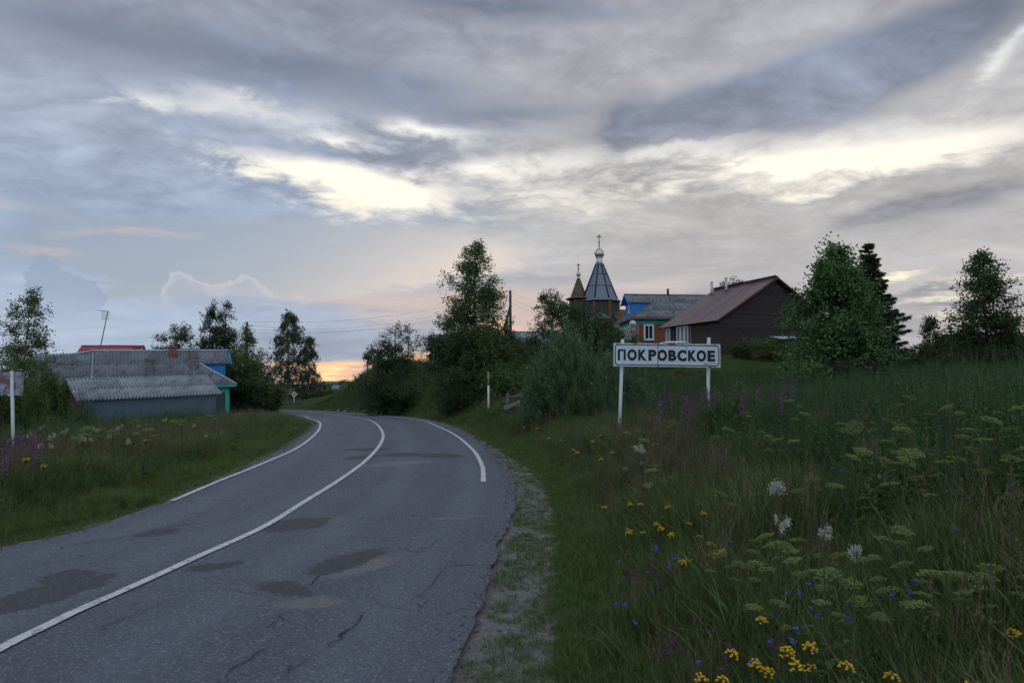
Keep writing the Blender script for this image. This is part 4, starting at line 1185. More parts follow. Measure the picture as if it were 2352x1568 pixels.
# ---- other roofs in the village
a = P(1168, 800, 75)
gable_house('grey_roofed_house', 'far low house showing a ribbed grey roof behind the utility pole', (a.x, 75, 3.9), 0, 5.2, 5.4, P(0, 796, 75).z - 3.9, P(0, 762.5, 77.7).z - 3.9, GREYWH, SLATE2, corr=2)
def green_house():
    D = 64.0
    a = P(993, 838, D)
    DG = boards('dark_green_boards', (0.035, 0.06, 0.045), .15, 'z', .07)
    DR = paint('dark_red_trim', (0.07, 0.016, 0.012), .7, .2, 3)
    t = gable_house('green_house', 'dark green house with red porch half hidden behind the tall birch', (a.x, D, 3.3), 0, 5.5, 4.5, 2.0, 3.1, DG, SLATE, corr=2, fascia=DR)
    box('corner_board', (.16, .05, 2.1), (.08, -.03, .95), WHITE, t)
    window(t, .9, .8, (1.4, 0, 1.1), 0, WHITE, 2, .12)
    # porch at the left end: two stepped canopies on red posts
    for z, w in ((1.75, .5), (1.15, .55)):
        slab('porch_roof', [(-w, -.3, z - .18), (-w, 3.6, z - .18), (.02, 3.6, z + .15), (.02, -.3, z + .15)], .08, SLATE, t)
    box('porch_post', (.16, .16, 1.9), (-.22, -.1, .2), DR, t); box('porch_post', (.16, .16, 1.9), (-.22, 3.4, .2), DR, t)
    box('porch_wall', (.1, 3.3, 1.2), (-.22, 1.65, .2), DR, t)
green_house()
def grey_shed():
    D = 41.5
    a = P(1806, 820, D)
    t = thing('plank_shed', 'small shed of upright grey planks behind the maple', 'shed', (a.x, D, 3.25))
    n = 12
    for i in range(n):
        h = 1.15 + .03 * random.random()
        box('plank', (.145, .03, h + .5), (i * .15 + .07, 0.012 * (i % 2), (h - .5) / 2), GREYW, t)
    for i in range(8): box('plank', (.03, .145, 1.5), (0, .1 + i * .15, .4), GREYW, t)
    slab('roof', [(-.45, -.3, 1.22), (2.0, -.3, 1.22), (2.0, 1.4, 1.45), (-.45, 1.4, 1.45)], .04, TIN, t)
grey_shed()
def dark_cottage():
    D = 50
    a = P(2215, 830, D)
    DKB = boards('old_dark_logs', (0.045, 0.038, 0.035), .2, 'z', .08)
    gable_house('dark_cottage', 'dark low cottage hidden behind the broad tree near the edge', (a.x, D, P(0, 838, D).z), R(-8), 4.5, 4.0, 1.2, 2.3, DKB, DKB, rows=5, o=.6)
dark_cottage()
def road_shed():
    D = 84
    a = P(650, 925, D)
    t = thing('roadside_shed', 'flat-roofed grey plank shed behind the priority road sign', 'shed', (a.x, D, P(0, 928, D).z))
    w = (695 - 650) / FPX * D; h = (928 - 906) / FPX * D
    n = 14
    for i in range(n):
        box('plank', (w / n - .015, .04, h + .3), (w * (i + .5) / n, .01 * (i % 3), (h - .3) / 2), GREYW, t)
    slab('roof', [(-.3, -.4, h + .12), (w + .3, -.4, h - .05), (w + .3, 2.6, h - .05), (-.3, 2.6, h + .12)], .08, GREYWH, t)
    box('side_wall', (.04, 2.2, h), (0, 1.2, h / 2 - .1), GREYW, t); box('side_wall', (.04, 2.2, h), (w, 1.2, h / 2 - .1), GREYW, t)
    box('back_wall', (w, .04, h), (w / 2, 2.4, h / 2 - .1), GREYW, t)
road_shed()
a = P(719, 905, 105); DKR = paint('dark_roof', (0.03, 0.03, 0.034), .8, .3, 2)
gable_house('far_shed', 'dark gabled shed below the grassy hill', (a.x, 105, P(0, 915, 105).z), R(70), 3.0, 3.2, 1.1, 1.75, GREYWH, DKR, rows=3, cat='shed')
a = P(722, 900, 150)
gable_house('far_house', 'far grey-roofed house low on the orange horizon', (a.x, 150, P(0, 905, 150).z), R(4), 5.5, 5, 1.2, 2.4, WALLW, SLATE2, rows=4)
a = P(748, 895, 190)
gable_house('far_house', 'farthest pale roof seen against the sunset glow', (a.x, 190, P(0, 900, 190).z), R(30), 5.5, 5, 1.6, 2.9, WALLW, SLATE2, rows=4)
a = P(762, 895, 88)
gable_house('hillside_hut', 'small hut with pale plank roof on the hillside', (a.x, 88, P(0, 903, 88).z), R(-6), .95, 1.1, .55, .95, GREYWH, SLATE2, rows=3, o=.08, cat='hut')
# ------------------------------------------------------------------ signs, posts, fences, wires, car
POSTW = paint('post_white', (0.52, 0.55, 0.58), .6, .25, 5, (0.17, 0.10, 0.06), .12, 0, .4, (1, 1, .4))
def rounded(w, h, r, n=6):
    pts = []
    for cx, cy, a0 in ((w / 2 - r, h / 2 - r, 0), (-w / 2 + r, h / 2 - r, 90), (-w / 2 + r, -h / 2 + r, 180), (w / 2 - r, -h / 2 + r, 270)):
        for i in range(n + 1):
            q = R(a0 + 90 * i / n); pts.append((cx + r * math.cos(q), cy + r * math.sin(q)))
    return pts
def flat(name, pts, y, thick, mat, parent):
    """outline in the x-z plane, front face at y, body behind it"""
    k = len(pts)
    v = [(p[0], y, p[1]) for p in pts] + [(p[0], y + thick, p[1]) for p in pts]
    f = [tuple(range(k))[::-1], tuple(range(k, 2 * k))] + [(i, (i + 1) % k, k + (i + 1) % k, k + i) for i in range(k)]
    return mesh(name, v, f, mat, parent)
def ring(name, o, i, y, thick, mat, parent):
    k = len(o)
    v = [(p[0], y, p[1]) for p in o] + [(p[0], y, p[1]) for p in i] + [(p[0], y + thick, p[1]) for p in o] + [(p[0], y + thick, p[1]) for p in i]
    f = []
    for a in range(k):
        b = (a + 1) % k
        f += [(a, b, k + b, k + a)[::-1], (a, b, 2 * k + b, 2 * k + a), (k + a, k + b, 3 * k + b, 3 * k + a)]
    return mesh(name, v, f, mat, parent)
def village_sign():
    D = 15.2
    l, r = P(1410, 815, D), P(1653, 818, D)
    cx = (l.x + r.x) / 2; w = r.x - l.x; h = (841.5 - 788) / FPX * D
    zc = P(0, 815.5, D).z
    t = thing('village_sign', 'white village name sign reading ПОКРОВСКОЕ on two white posts', 'road sign', (cx, D, ground(cx, D)))
    z0 = zc - t.location.z
    e = bpy.data.objects.new('plate', None); e.location = (0, 0, z0); e.rotation_euler = (0, R(0.9), R(-3)); link(e, t)
    PL = paint('sign_white', (0.48, 0.56, 0.62), .4, .16, 2.2, (0.26, 0.25, 0.24), -.05, 0, .45, (1, 1, .5))
    BK = paint('sign_black', (0.012, 0.012, 0.014), .5, .2, 5)
    RUST = paint('rust', (0.14, 0.06, 0.025), .9, .4, 9)
    half = w * .415
    # two panels meeting in a rusty joint
    flat('panel', [(-w / 2, -h / 2), (-w / 2 + half, -h / 2), (-w / 2 + half, h / 2), (-w / 2, h / 2)], 0, .02, PL, e)
    flat('panel', [(-w / 2 + half + .006, -h / 2), (w / 2, -h / 2), (w / 2, h / 2), (-w / 2 + half + .006, h / 2)], 0.003, .02, PL, e)
    flat('joint', [(-w / 2 + half - .004, -h / 2 + .005), (-w / 2 + half + .010, -h / 2 + .005), (-w / 2 + half + .010, h / 2 - .005), (-w / 2 + half - .004, h / 2 - .005)], -.003, .01, RUST, e)
    ring('border', rounded(w - .05, h - .05, .075), rounded(w - .05 - .042, h - .05 - .042, .055), -.004, .003, BK, e)
    # letters, each its own piece; the Cyrillic capitals that look Latin are set with the same shapes
    ZX = lambda q: 1203.5 + q * .2412
    u_mid = (1410 + 1653) / 2
    z_lo, z_hi = P(0, 828.7, D).z - zc, P(0, 803.2, D).z - zc
    for ch, a_, b_ in (('П', 897, 972), ('O', 987, 1077), ('K', 1090, 1170), ('P', 1186, 1262), ('O', 1272, 1362), ('B', 1375, 1450), ('C', 1460, 1546), ('K', 1560, 1640), ('O', 1640, 1730), ('E', 1742, 1813)):
        x0, x1 = (ZX(a_) - u_mid) / FPX * D, (ZX(b_) - u_mid) / FPX * D
        if ch == 'П':
            s_ = (x1 - x0) * .27
            pts = [(x0, z_lo), (x0, z_hi), (x1, z_hi), (x1, z_lo), (x1 - s_, z_lo), (x1 - s_, z_hi - s_ * .85), (x0 + s_, z_hi - s_ * .85), (x0 + s_, z_lo)]
            flat('letter', pts[::-1], -.0045, .003, BK, e)
            continue
        cu = bpy.data.curves.new('lettering', 'FONT'); cu.body = ch; cu.size = 1.0; cu.offset = .055; cu.resolution_u = 6; cu.extrude = .01
        tmp = bpy.data.objects.new('lettering_curve', cu); C.objects.link(tmp)
        dg = bpy.context.evaluated_depsgraph_get()
        me = bpy.data.meshes.new_from_object(tmp.evaluated_get(dg)); bpy.data.objects.remove(tmp)
        co = np.empty(len(me.vertices) * 3); me.vertices.foreach_get('co', co); co = co.reshape(-1, 3)
        ov = .004 if ch in 'OC' else 0
        lx, ly = co[:, 0].min(), co[:, 1].min()
        nx = x0 + (co[:, 0] - lx) / np.ptp(co[:, 0]) * (x1 - x0)
        nz = z_lo - ov + (co[:, 1] - ly) / np.ptp(co[:, 1]) * (z_hi - z_lo + 2 * ov)
        ny = -.0045 - co[:, 2] * .1
        fs = [tuple(p_.vertices) for p_ in me.polygons]
        mesh('letter', np.c_[nx, ny, nz], fs, BK, e)
        bpy.data.meshes.remove(me)
    for bx in (-w / 2 + .09, -w / 2 + 1.0, .35, w / 2 - .12):
        for bz in (-h / 2 + .012, h / 2 - .012):
            lathe('bolt', [(.011, 0), (.011, .008), (.004, .011)], 6, RUST, e, (bx, -.002, bz)).rotation_euler = (R(90), 0, 0)
    # rust scabs at the edges and a worn sticker
    for (x, z, sx, sz) in ((.12, h / 2 - .008, .10, .012), (-.7, h / 2 - .006, .05, .012), (.95, -h / 2 + .02, .03, .02), (w / 2 - .33, -h / 2 + .075, .045, .012), (.30, -h / 2 + .035, .012, .02)):
        pts = [(x + sx * math.cos(q) * random.uniform(.6, 1.2), z + sz * math.sin(q) * random.uniform(.6, 1.2)) for q in np.linspace(0, 2 * math.pi, 10)[:-1]]
        flat('rust_spot', pts, -.006, .002, RUST, e)
    flat('worn_strip', [(w / 2 - .28, -h / 2 + .082), (w / 2 - .12, -h / 2 + .086), (w / 2 - .12, -h / 2 + .092), (w / 2 - .28, -h / 2 + .088)], -.006, .002, RUST, e)
    for u0, v0, u1, v1 in ((1430, 779, 1419.5, 1060), (1628, 775, 1623.5, 1060)):
        a_, b_ = P(u0, v0, D + .14), P(u1, v1, D + .14)
        b_.z -= .2
        tube('post', [a_ - t.location, b_ - t.location], .038, POSTW, t, 10)
    return t
village_sign()
def sign_back():
    D = 15.7
    a = P(27, 860, D)
    t = thing('rusty_sign', 'rusty white sign seen from behind on a leaning white post', 'road sign', (a.x, D, ground(a.x, D)))
    RUSTP = paint('rusty_plate', (0.30, 0.34, 0.42), .6, .15, 2.0, (0.13, 0.040, 0.035), .75)
    l, r = P(-70, 855, D), P(53, 855, D)
    zt, zb = P(0, 853, D).z - t.location.z, P(0, 908, D).z - t.location.z
    p = flat('plate', [(l.x - a.x, zb), (r.x - a.x - .02, zb + .005), (r.x - a.x, zt), (l.x - a.x, zt)], .04, .012, RUSTP, t)
    DKE = MATS['dark_board']
    box('edge', (r.x - l.x, .03, .012), ((l.x + r.x) / 2 - a.x, .046, zt + .006), DKE, p)
    b = P(33, 1085, D)
    tube('post', [Vector((0, 0, zt + .01)), Vector((b.x - a.x, 0, b.z - t.location.z - .3))], .036, POSTW, t, 10)
    for z in (zt - .08, zb - .0):
        tube('clamp', [(-.01, 0, z - .02), (-.01, 0, z + .02)], .045, TIN, t, 10)
sign_back()
def priority_sign():
    D = 66
    a = P(675.2, 905, D)
    t = thing('priority_sign', 'small diamond priority road sign with yellow centre at the bend', 'road sign', (a.x, D, P(0, 927, D).z))
    zc = P(0, 905.2, D).z - t.location.z
    k = 7.3 / FPX * D
    W_ = paint('sign_rim', (0.62, 0.66, 0.70), .4, .1, 4); Yl = paint('sign_yellow', (0.60, 0.30, 0.02), .4, .1, 4); BK = MATS['sign_black']
    dia = lambda q: [(q, zc), (0, zc + q), (-q, zc), (0, zc - q)]
    flat('plate', dia(k), 0, .02, W_, t)
    ring('border', dia(k * .66), dia(k * .60), -.006, .004, BK, t)
    flat('centre', dia(k * .57), -.006, .004, Yl, t)
    tube('post', [(0, .05, zc + k * .5), (0, .05, -.3)], .045, POSTW, t, 8)
priority_sign()
def white_post():
    D = 29.0
    a = P(1122.5, 935, D)
    g = P(0, 945, D).z
    t = thing('marker_post', 'bare white post with rusty top standing by the tall birch', 'post', (a.x, D, g))
    q = P(1121.5, 854, D)
    RT = paint('rust_top', (0.36, 0.30, 0.27), .8, .2, 8, (0.20, 0.085, 0.04), .8)
    m = (q - t.location)
    tube('lower_post', [(0, 0, -.4), m * .66], .042, POSTW, t, 8)
    tube('rusty_top', [m * .66, m], .042, RT, t, 8)
white_post()
def broken_bench():
    D = 26.5
    a = P(1185, 938, D); gz = min(ground(a.x, D), P(0, 945, D).z)
    t = thing('broken_bench', 'collapsed weathered plank bench beside the grey-green willow bush', 'bench', (a.x, D, gz))
    q = lambda u, v, dy=0: P(u, v, D + dy) - t.location
    k = D / FPX
    box('post', (.11, .11, .75), q(1165.5, 925), GREYWH, t)
    box('post', (.11, .11, .75), q(1192, 925, .05), GREYWH, t); box('post', (.11, .11, .75), q(1209, 925, .4), GREYWH, t)
    for i, (dz, dy) in enumerate(((0, 0), (.015, .2), (-.01, .4))):
        box('seat_plank', (.72, .18, .05), q(1195, 909.5) + Vector((0, dy - .1, dz)), GREYWH, t, (R(-8), R(-7), 0))
    box('fallen_plank', (.66, .05, .16), q(1176, 931, -.2), GREYWH, t, (R(-20), R(-22), 0))
broken_bench()
# ---- utility poles and wires
TAR = paint('pole_wood', (0.055, 0.045, 0.04), .9, .35, 4, streak=(1, 1, .2))
def pole(label, u, v_top, v_bot, D, brace=None, gz=None):
    top = P(u, v_top, D); g = gz if gz is not None else ground(top.x, D)
    t = thing('utility_pole', label, 'utility pole', (top.x, D, g))
    h = top.z - g
    tube('pole', [(0.05, 0, -.5), (0, 0, h)], [.14, .10], TAR, t, 8)
    if brace:
        b = P(*brace, D) - t.location
        b2 = Vector((b.x * 1.0, -.1, 0)); 
        d = (b - Vector((0, 0, h * .80)))
        tube('brace', [(0, -.05, P(0, 702, D).z - g), b + d * .3], .10, TAR, t, 8)
    for i, z in enumerate((.12, .55, .95, 1.4)):
        q = tube('insulator', [(.13 * (1 if i % 2 else -1), -.1, h - z), (.13 * (1 if i % 2 else -1), -.1, h - z + .12)], .035, WHITE, t, 6)
        tube('pin', [(0, 0, h - z - .04), (.13 * (1 if i % 2 else -1), -.1, h - z)], .012, TIN, q, 4)
    return top
T1 = pole('tall dark utility pole with a brace beside the birch on the hill', 1172, 668, 760, 60, (1161, 745))
T2 = pole('dark bare utility pole rising between trees right of the blue loft', 567.5, 739, 800, 62, gz=-.8)
T3 = pole('thin utility pole half hidden by the twin-topped tree', 498, 768, 800, 66, gz=-.9)
def wire(label, a, b, sag, r=.007):
    pts = []
    for i in range(25):
        f = i / 24; p = Vector(a).lerp(Vector(b), f); p.z -= sag * 4 * f * (1 - f); pts.append(p)
    o = tube('power_line', pts, r, MATS['soot_pipe'], None, 4)
    return tag(o, label, 'power line', 'power lines between the poles')
dz = (.05, .5, .9, 1.35)
for i in range(4):
    wire(['highest', 'second', 'third', 'lowest'][i] + ' of four power lines spanning the sky left of the birch', T1 - Vector((.15, .1, dz[i])), T2 + Vector((.12, -.1, .1 - dz[i] * .8)), (1.0, 1.3, 1.2, .9)[i])
wire('upper power line running off above the slate roof', T2 + Vector((-.1, 0, -.1)), P(100, 795, 72), .7, .006)
wire('lower power line running off above the slate roof', T2 + Vector((-.1, 0, -1.2)), P(100, 812, 72), .7, .006)
for i, (va, vb) in enumerate(((675, 702), (690, 720), (700, 735))):
    wire(['upper', 'middle', 'lower'][i] + ' thin wire between the braced pole and the church trees', T1 + Vector((.1, 0, -(va - 672) / FPX * 60)), P(1300, vb, 75), .35, .006)
for i, v in enumerate((793.5, 799.5)):
    wire(['upper', 'lower'][i] + ' thin wire crossing behind the spruce and young tree', P(2040, v - 1, 80), P(2320, v + 1, 84), .25, .009)
# ---- fences
def pale_fence(label, pts, h, w, gap, mat, name='picket_fence', rails=True, jitter=.06, lean=.05, zoff=0.0):
    pts = [Vector(p) for p in pts]
    base = pts[0].copy()
    t = thing(name, label, 'fence', base)
    me = None
    for a_, b_ in zip(pts, pts[1:]):
        L = (b_ - a_).length; n = max(2, int(L / (w + gap)))
        ang = math.atan2(b_.y - a_.y, b_.x - a_.x)
        for i in range(n):
            q = a_.lerp(b_, (i + .5) / n) - base
            if me is None:
                o = box('paling', (w, .022, 1.0), q, mat, t); me = o.data
            else:
                o = bpy.data.objects.new('paling', me); link(o, t)
            hh = h * (1 + random.uniform(-jitter, jitter))
            o.scale = (1, 1, hh + .3); o.location = q + Vector((0, 0, (hh - .3) / 2 + zoff))
            o.rotation_euler = (random.uniform(-lean, lean) * .5, random.uniform(-lean, lean), ang)
        if rails:
            for f_ in (.25, .75):
                tube('rail', [a_ - base + Vector((0, .03, h * f_ + zoff)), b_ - base + Vector((0, .03, h * f_ + zoff))], .03, mat, t, 4)
    return t
RUSTF = paint('rusty_fence', (0.060, 0.030, 0.020), .9, .4, 6)
def gpt(u, v, D):
    p = P(u, v, D); return Vector((p.x, D, ground(p.x, D)))
def fence_on(label, pairs, **kw):
    return pale_fence(label, [gpt(*q) for q in pairs], **kw)
fence_on('low rusty brown fence below the lawn near the village sign', [(1550, 850, 33.5), (1655, 850, 32.5), (1758, 860, 31.5)], h=.55, w=.09, gap=.015, mat=RUSTF)
fence_on('low dark brown paling fence between the maple and young tree', [(1990, 870, 31), (2080, 862, 31), (2150, 850, 32.5), (2215, 842, 34)], h=.65, w=.09, gap=.02, mat=RUSTF)
fence_on('dark brown paling fence at the meadow edge below the broad tree', [(2255, 840, 32), (2330, 828, 32.5), (2400, 820, 33)], h=.75, w=.09, gap=.02, mat=RUSTF)
pale_fence('broken dark boards of a fence standing right of the spruce', [P(2052, 812, 52), P(2068, 812, 52)], .95, .15, .05, paint('black_boards', (0.022, 0.02, 0.022), .9, .3, 4), 'broken_fence', True, .25, .06)
fence_on('grey leaning rail fence across the garden right of the spruce', [(1995, 818, 44), (2090, 822, 44)], h=.45, w=.12, gap=.22, mat=GREYWH)
fence_on('pale weathered board fence below the ribbed grey roof', [(1196, 800, 62), (1226, 803, 60)], h=1.0, w=.14, gap=.01, mat=GREYW)
pale_fence('tiny picket fence on the hillside beside the small hut', [P(780, 892, 88), P(800, 885, 90)], .55, .12, .10, GREYWH)
fence_on('short stubs of a fence on the hill crest', [(826, 858, 61), (850, 853, 62)], h=.55, w=.1, gap=.35, mat=RUSTF, rails=False)
# ---- parked car behind the sign
def car():
    D = 39.5
    a = P(1576, 787, D)
    zt = P(0, 781, D).z
    gz = zt - 1.56
    t = thing('parked_car', 'white car parked before the dark barn, roof showing above the sign', 'car', (a.x - .55, D, gz), R(2))
    CW = paint('car_white', (0.62, 0.66, 0.68), .3, .06, 2, None, 0, 0, .5)
    prof = [(-2.1, .35), (-2.12, .75), (-2.0, .95), (-1.55, 1.0), (-1.1, 1.35), (-.75, 1.45), (.15, 1.46), (.45, 1.40), (1.05, 1.0), (1.9, .85), (2.1, .65), (2.1, .35)]
    def side(y): return [(x, y * (1 - .12 * max(0, (z - .95) / .5)), z) for x, z in prof]
    k = len(prof); v = side(-.82) + side(.82)
    body = mesh('body', v, [tuple(range(k)), tuple(range(2 * k - 1, k - 1, -1))] + [(i, k + i, k + (i + 1) % k, (i + 1) % k) for i in range(k)], CW, t)
    bv = body.modifiers.new('bevel', 'BEVEL'); bv.width = .06; bv.segments = 3
    mesh('windscreen', [(.50, -.64, 1.385), (1.04, -.72, 1.03), (1.04, .72, 1.03), (.50, .64, 1.385)], [(0, 1, 2, 3)], GLASS, t).location = (.012, 0, .02)
    mesh('rear_window', [(-1.12, -.64, 1.33), (-1.5, -.72, 1.04), (-1.5, .72, 1.04), (-1.12, .64, 1.33)], [(0, 1, 2, 3)], GLASS, t).location = (-.012, 0, .02)
    for s in (-1, 1):
        for x0, x1, x2, x3 in ((-1.42, -.28, -.28, -.98), (-.22, .95, .42, -.22)):
            mesh('side_window', [(x0, s * .822, 1.02), (x1, s * .822, 1.02), (x2, s * .752, 1.37), (x3, s * .752, 1.37)], [(0, 1, 2, 3)], GLASS, t)
        for x in (-1.3, 1.3):
            w = tube('wheel', [(x, s * .68, .31), (x, s * .84, .31)], .31, MATS['soot_pipe'], t, 16)
            tube('rim', [(x, s * .835, .31), (x, s * .848, .31)], .19, TIN, w, 12)
        box('headlight', (.05, .3, .12), (2.09, s * .58, .7), WHITE, t); box('tail_light', (.05, .2, .2), (-2.11, s * .66, .8), BRICK, t)
        box('mirror', (.12, .16, .12), (.75, s * .92, 1.05), CW, t)
car()
# ------------------------------------------------------------------ trees and shrubs
BARK = paint('bark', (0.045, 0.038, 0.032), .95, .4, 6)
BIRCHB = paint('birch_bark', (0.34, 0.33, 0.31), .85, .2, 3, (0.03, 0.028, 0.026), .6, streak=(1, 1, 3))
LEAF = {
    'birch': leafmat('birch_leaves', (0.072, 0.120, 0.038), 1.0, .33),
    'dark': leafmat('dark_leaves', (0.048, 0.080, 0.034), 1.0, .28),
    'maple': leafmat('maple_leaves', (0.080, 0.165, 0.052), 1.1, .38, (0.12, 0.165, 0.055), rough=.4, spec=.4),
    'rowan': leafmat('rowan_leaves', (0.056, 0.096, 0.040), 1.0, .33),
    'willow': leafmat('willow_leaves', (0.118, 0.192, 0.104), .7, .30, (0.06, 0.12, 0.04)),
    'shrub': leafmat('shrub_leaves', (0.078, 0.146, 0.042), 1.0, .33),
    'spruce': leafmat('spruce_needles', (0.056, 0.088, 0.056), .5, .08, (0.03, 0.04, 0.02)),
    'pale': leafmat('pale_shoots', (0.085, 0.150, 0.055), .7, .33),
}
def leaf_quads(pos, dirs, length, width, r, flat_=0.35, nodes=None):
    """rhombic leaves: pos (n,3), dirs (n,3) unit axes"""
    n = len(pos)
    rv = r.normal(0, 1, (n, 3)); rv[:, 2] += flat_
    side = np.cross(dirs, rv); side /= np.maximum(np.linalg.norm(side, axis=1), 1e-6)[:, None]
    L = (length * r.uniform(.65, 1.25, n))[:, None]; W = (width * r.uniform(.7, 1.2, n))[:, None]
    nrm = np.cross(side, dirs)
    mid = pos + dirs * L * .45 + nrm * L * .06
    v = np.stack([pos, mid + side * W * .5, pos + dirs * L, mid - side * W * .5], 1).reshape(-1, 3)
    f = (np.arange(n) * 4)[:, None] + np.array([[0, 1, 2, 3]])
    return v, f
class Geo:
    def __init__(s): s.v, s.f, s.n = [], [], 0
    def add(s, v, f):
        s.v += [tuple(q) for q in v]; s.f += [tuple(i + s.n for i in q) for q in f]; s.n += len(v)
def tree(name, label, base, H, prof, kind='birch', seed=1, trunk_r=.12, n_br=60, n_leaf=12000, leaf=(.12, .07), start=.12, rise=.35, droop=.0, clump=.16, sub=6,
         lean=(0, 0), bark=BARK, weep=0.0, stems=1, spread=.25, cat='tree', group=None, gap=.5, crown_name='crown', lob=.20):
    """tapered trunk(s), limbs and twigs; leaves hang in clumps on the twigs. prof: (height fraction, crown radius) pairs"""
    r = np.random.default_rng(seed)
    t = thing(name, label, cat, base, 0, group)
    ph = np.array([p[0] for p in prof]); pr = np.array([p[1] for p in prof])
    R_ = lambda f: np.interp(f, ph, pr)
    l1, l2 = r.uniform(0, 6.28, 2)
    wood = Geo()
    tips, tdir, twt = [], [], []
    for s_ in range(stems):
        so = np.append(np.clip(r.normal(0, spread, 2), -spread, spread) * (stems > 1), 0)
        hs = H * (1 if s_ == 0 else r.uniform(.62, .95))
        path = []
        wob = np.cumsum(r.normal(0, .035 * H / 9, (9, 2)), 0)
        for i in range(9):
            f = i / 8
            path.append(np.array([lean[0] * f + so[0] * (1 + 1.4 * f) + wob[i, 0] * f, lean[1] * f + so[1] * (1 + 1.4 * f) + wob[i, 1] * f, -.3 * (i == 0) + hs * f]))
        path = np.array(path)
        wood.add(*tube_geo(path, [trunk_r * (1 - .93 * (i / 8) ** .8) + .008 for i in range(9)], 7))
        for b in range(max(4, n_br // stems)):
            f = start + (1 - start) * (1 - (1 - r.random()) ** .9) * .985
            q = f * 8; k = min(int(q), 7); p0 = path[k] + (path[k + 1] - path[k]) * (q - k)
            az = b * 2.39996 + r.normal(0, .35)
            Lb = R_(f * hs / H) * r.uniform(.5, .97) * (1 + lob * math.sin(az * 2 + l1 + f * 9) + lob * .8 * math.sin(az * 3 + l2 - f * 14))
            if Lb < .05: continue
            up = rise * r.uniform(.4, 1.5)
            pts = []
            for i in range(5):
                g = i / 4
                pts.append(p0 + np.array([math.cos(az) * Lb * g, math.sin(az) * Lb * g, Lb * (up * g - (droop + up * .55) * g * g)]) + r.normal(0, .03 * Lb, 3) * g)
            pts = np.array(pts)
            rb = max(.006, trunk_r * .33 * (Lb / max(pr.max(), .1)) * (1 - f * .4))
            wood.add(*tube_geo(pts, [rb * (1 - .85 * i / 4) + .003 for i in range(5)], 4, False))
            wt_b = r.uniform(1 - gap, 1 + gap)
            for j in range(sub):
                g = r.uniform(.22, 1.0) if j else 1.0
                q2 = g * 4; k2 = min(int(q2), 3); s0 = pts[k2] + (pts[k2 + 1] - pts[k2]) * (q2 - k2)
                d = pts[k2 + 1] - pts[k2]; d = d / max(np.linalg.norm(d), 1e-6) + r.normal(0, .75, 3); d[2] += .15 - weep * 2.0
                d /= np.linalg.norm(d)
                l2 = Lb * r.uniform(.18, .42) + .08
                if weep: l2 = r.uniform(.3, 1.0) * weep + .15
                e = s0 + d * l2
                if weep: e[2] -= .25 * weep
                wood.add(*tube_geo([s0, (s0 + e) / 2 + r.normal(0, .03, 3), e], [.007, .005, .003], 3, False))
                tips.append((s0, e)); tdir.append(d); twt.append(wt_b * (l2 + .1))
    tips = np.array(tips); tdir = np.array(tdir); twt = np.array(twt); twt /= twt.sum()
    idx = r.choice(len(tips), n_leaf, p=twt)
    a = r.random(n_leaf)[:, None] ** .8
    # tight little clumps along each twig
    cl = r.normal(0, 1, (len(tips) * 5, 3)) * clump
    ci = idx * 5 + r.integers(0, 5, n_leaf)
    ca = r.random(len(tips) * 5)[ci][:, None]
    a = .45 * a + .55 * ca
    pos = tips[idx, 0] * (1 - a) + tips[idx, 1] * a + cl[ci] + r.normal(0, clump * .45, (n_leaf, 3))
    dirs = tdir[idx] * .5 + r.normal(0, .8, (n_leaf, 3)); dirs[:, 2] -= .35 + weep
    dirs /= np.linalg.norm(dirs, axis=1)[:, None]
    v, f = leaf_quads(pos, dirs, leaf[0], leaf[1], r)
    mesh('trunk', wood.v, wood.f, bark, t, True)
    me = fast_mesh(crown_name, v, f, LEAF[kind])
    link(bpy.data.objects.new(crown_name, me), t)
    return t
def at(u, v, D):
    p = P(u, v, D); return Vector((p.x, D, ground(p.x, D)))
def htop(b, v, D): return P(0, v, D).z - b.z

# the tall birch and the bushes round its foot
b = at(1092, 920, 36)
tree('birch_tree', 'tall pointed birch on the roadside hill in front of the sunset glow', b, htop(b, 553, 36), [(0, .5), (.12, 1.7), (.3, 2.0), (.42, 2.05), (.52, 1.85), (.66, 1.6), (.80, 1.15), (.9, .68), (1, .12)], 'birch', 3, .13, 190, 46000, (.10, .062), .06, .45, .1, .13, 7, (.05, 0), BIRCHB)
b = at(1040, 920, 35)
tree('birch_bush', 'dense dark birch bush filling the left foot of the tall birch', b, htop(b, 735, 35), [(0, .7), (.3, 1.35), (.6, 1.3), (.85, .9), (1, .25)], 'dark', 5, .06, 70, 17000, (.10, .06), .04, .4, .1, .14, 6, stems=4, cat='bush')
b = at(1140, 925, 34)
tree('birch_bush', 'dense leafy birch bush filling the right foot of the tall birch', b, htop(b, 755, 34), [(0, .8), (.3, 1.35), (.6, 1.25), (.85, .75), (1, .2)], 'birch', 6, .06, 70, 17000, (.10, .06), .04, .4, .1, .14, 6, stems=4, cat='bush')
b = at(1180, 930, 36)
tree('birch_bush', 'slim young birch right of the tall birch below the pole', b, htop(b, 715, 36), [(0, .5), (.3, .8), (.6, .75), (.85, .45), (1, .1)], 'birch', 7, .05, 50, 8000, (.10, .06), .05, .4, .1, .12, 6, stems=2, cat='bush')
b = at(1085, 932, 33)
tree('undergrowth_bush', 'low dark bush at the road verge under the tall birch', b, 1.9, [(0, 1.2), (.4, 1.5), (.8, 1.0), (1, .3)], 'dark', 8, .04, 60, 12000, (.10, .06), .02, .4, .1, .14, 6, stems=5, cat='bush', spread=.4)
b = at(1165, 930, 32)
tree('undergrowth_bush', 'low leafy bush behind the bare white post', b, 2.1, [(0, 1.1), (.4, 1.3), (.8, .9), (1, .3)], 'shrub', 9, .04, 60, 10000, (.10, .06), .02, .4, .1, .14, 6, stems=5, cat='bush', spread=.4)
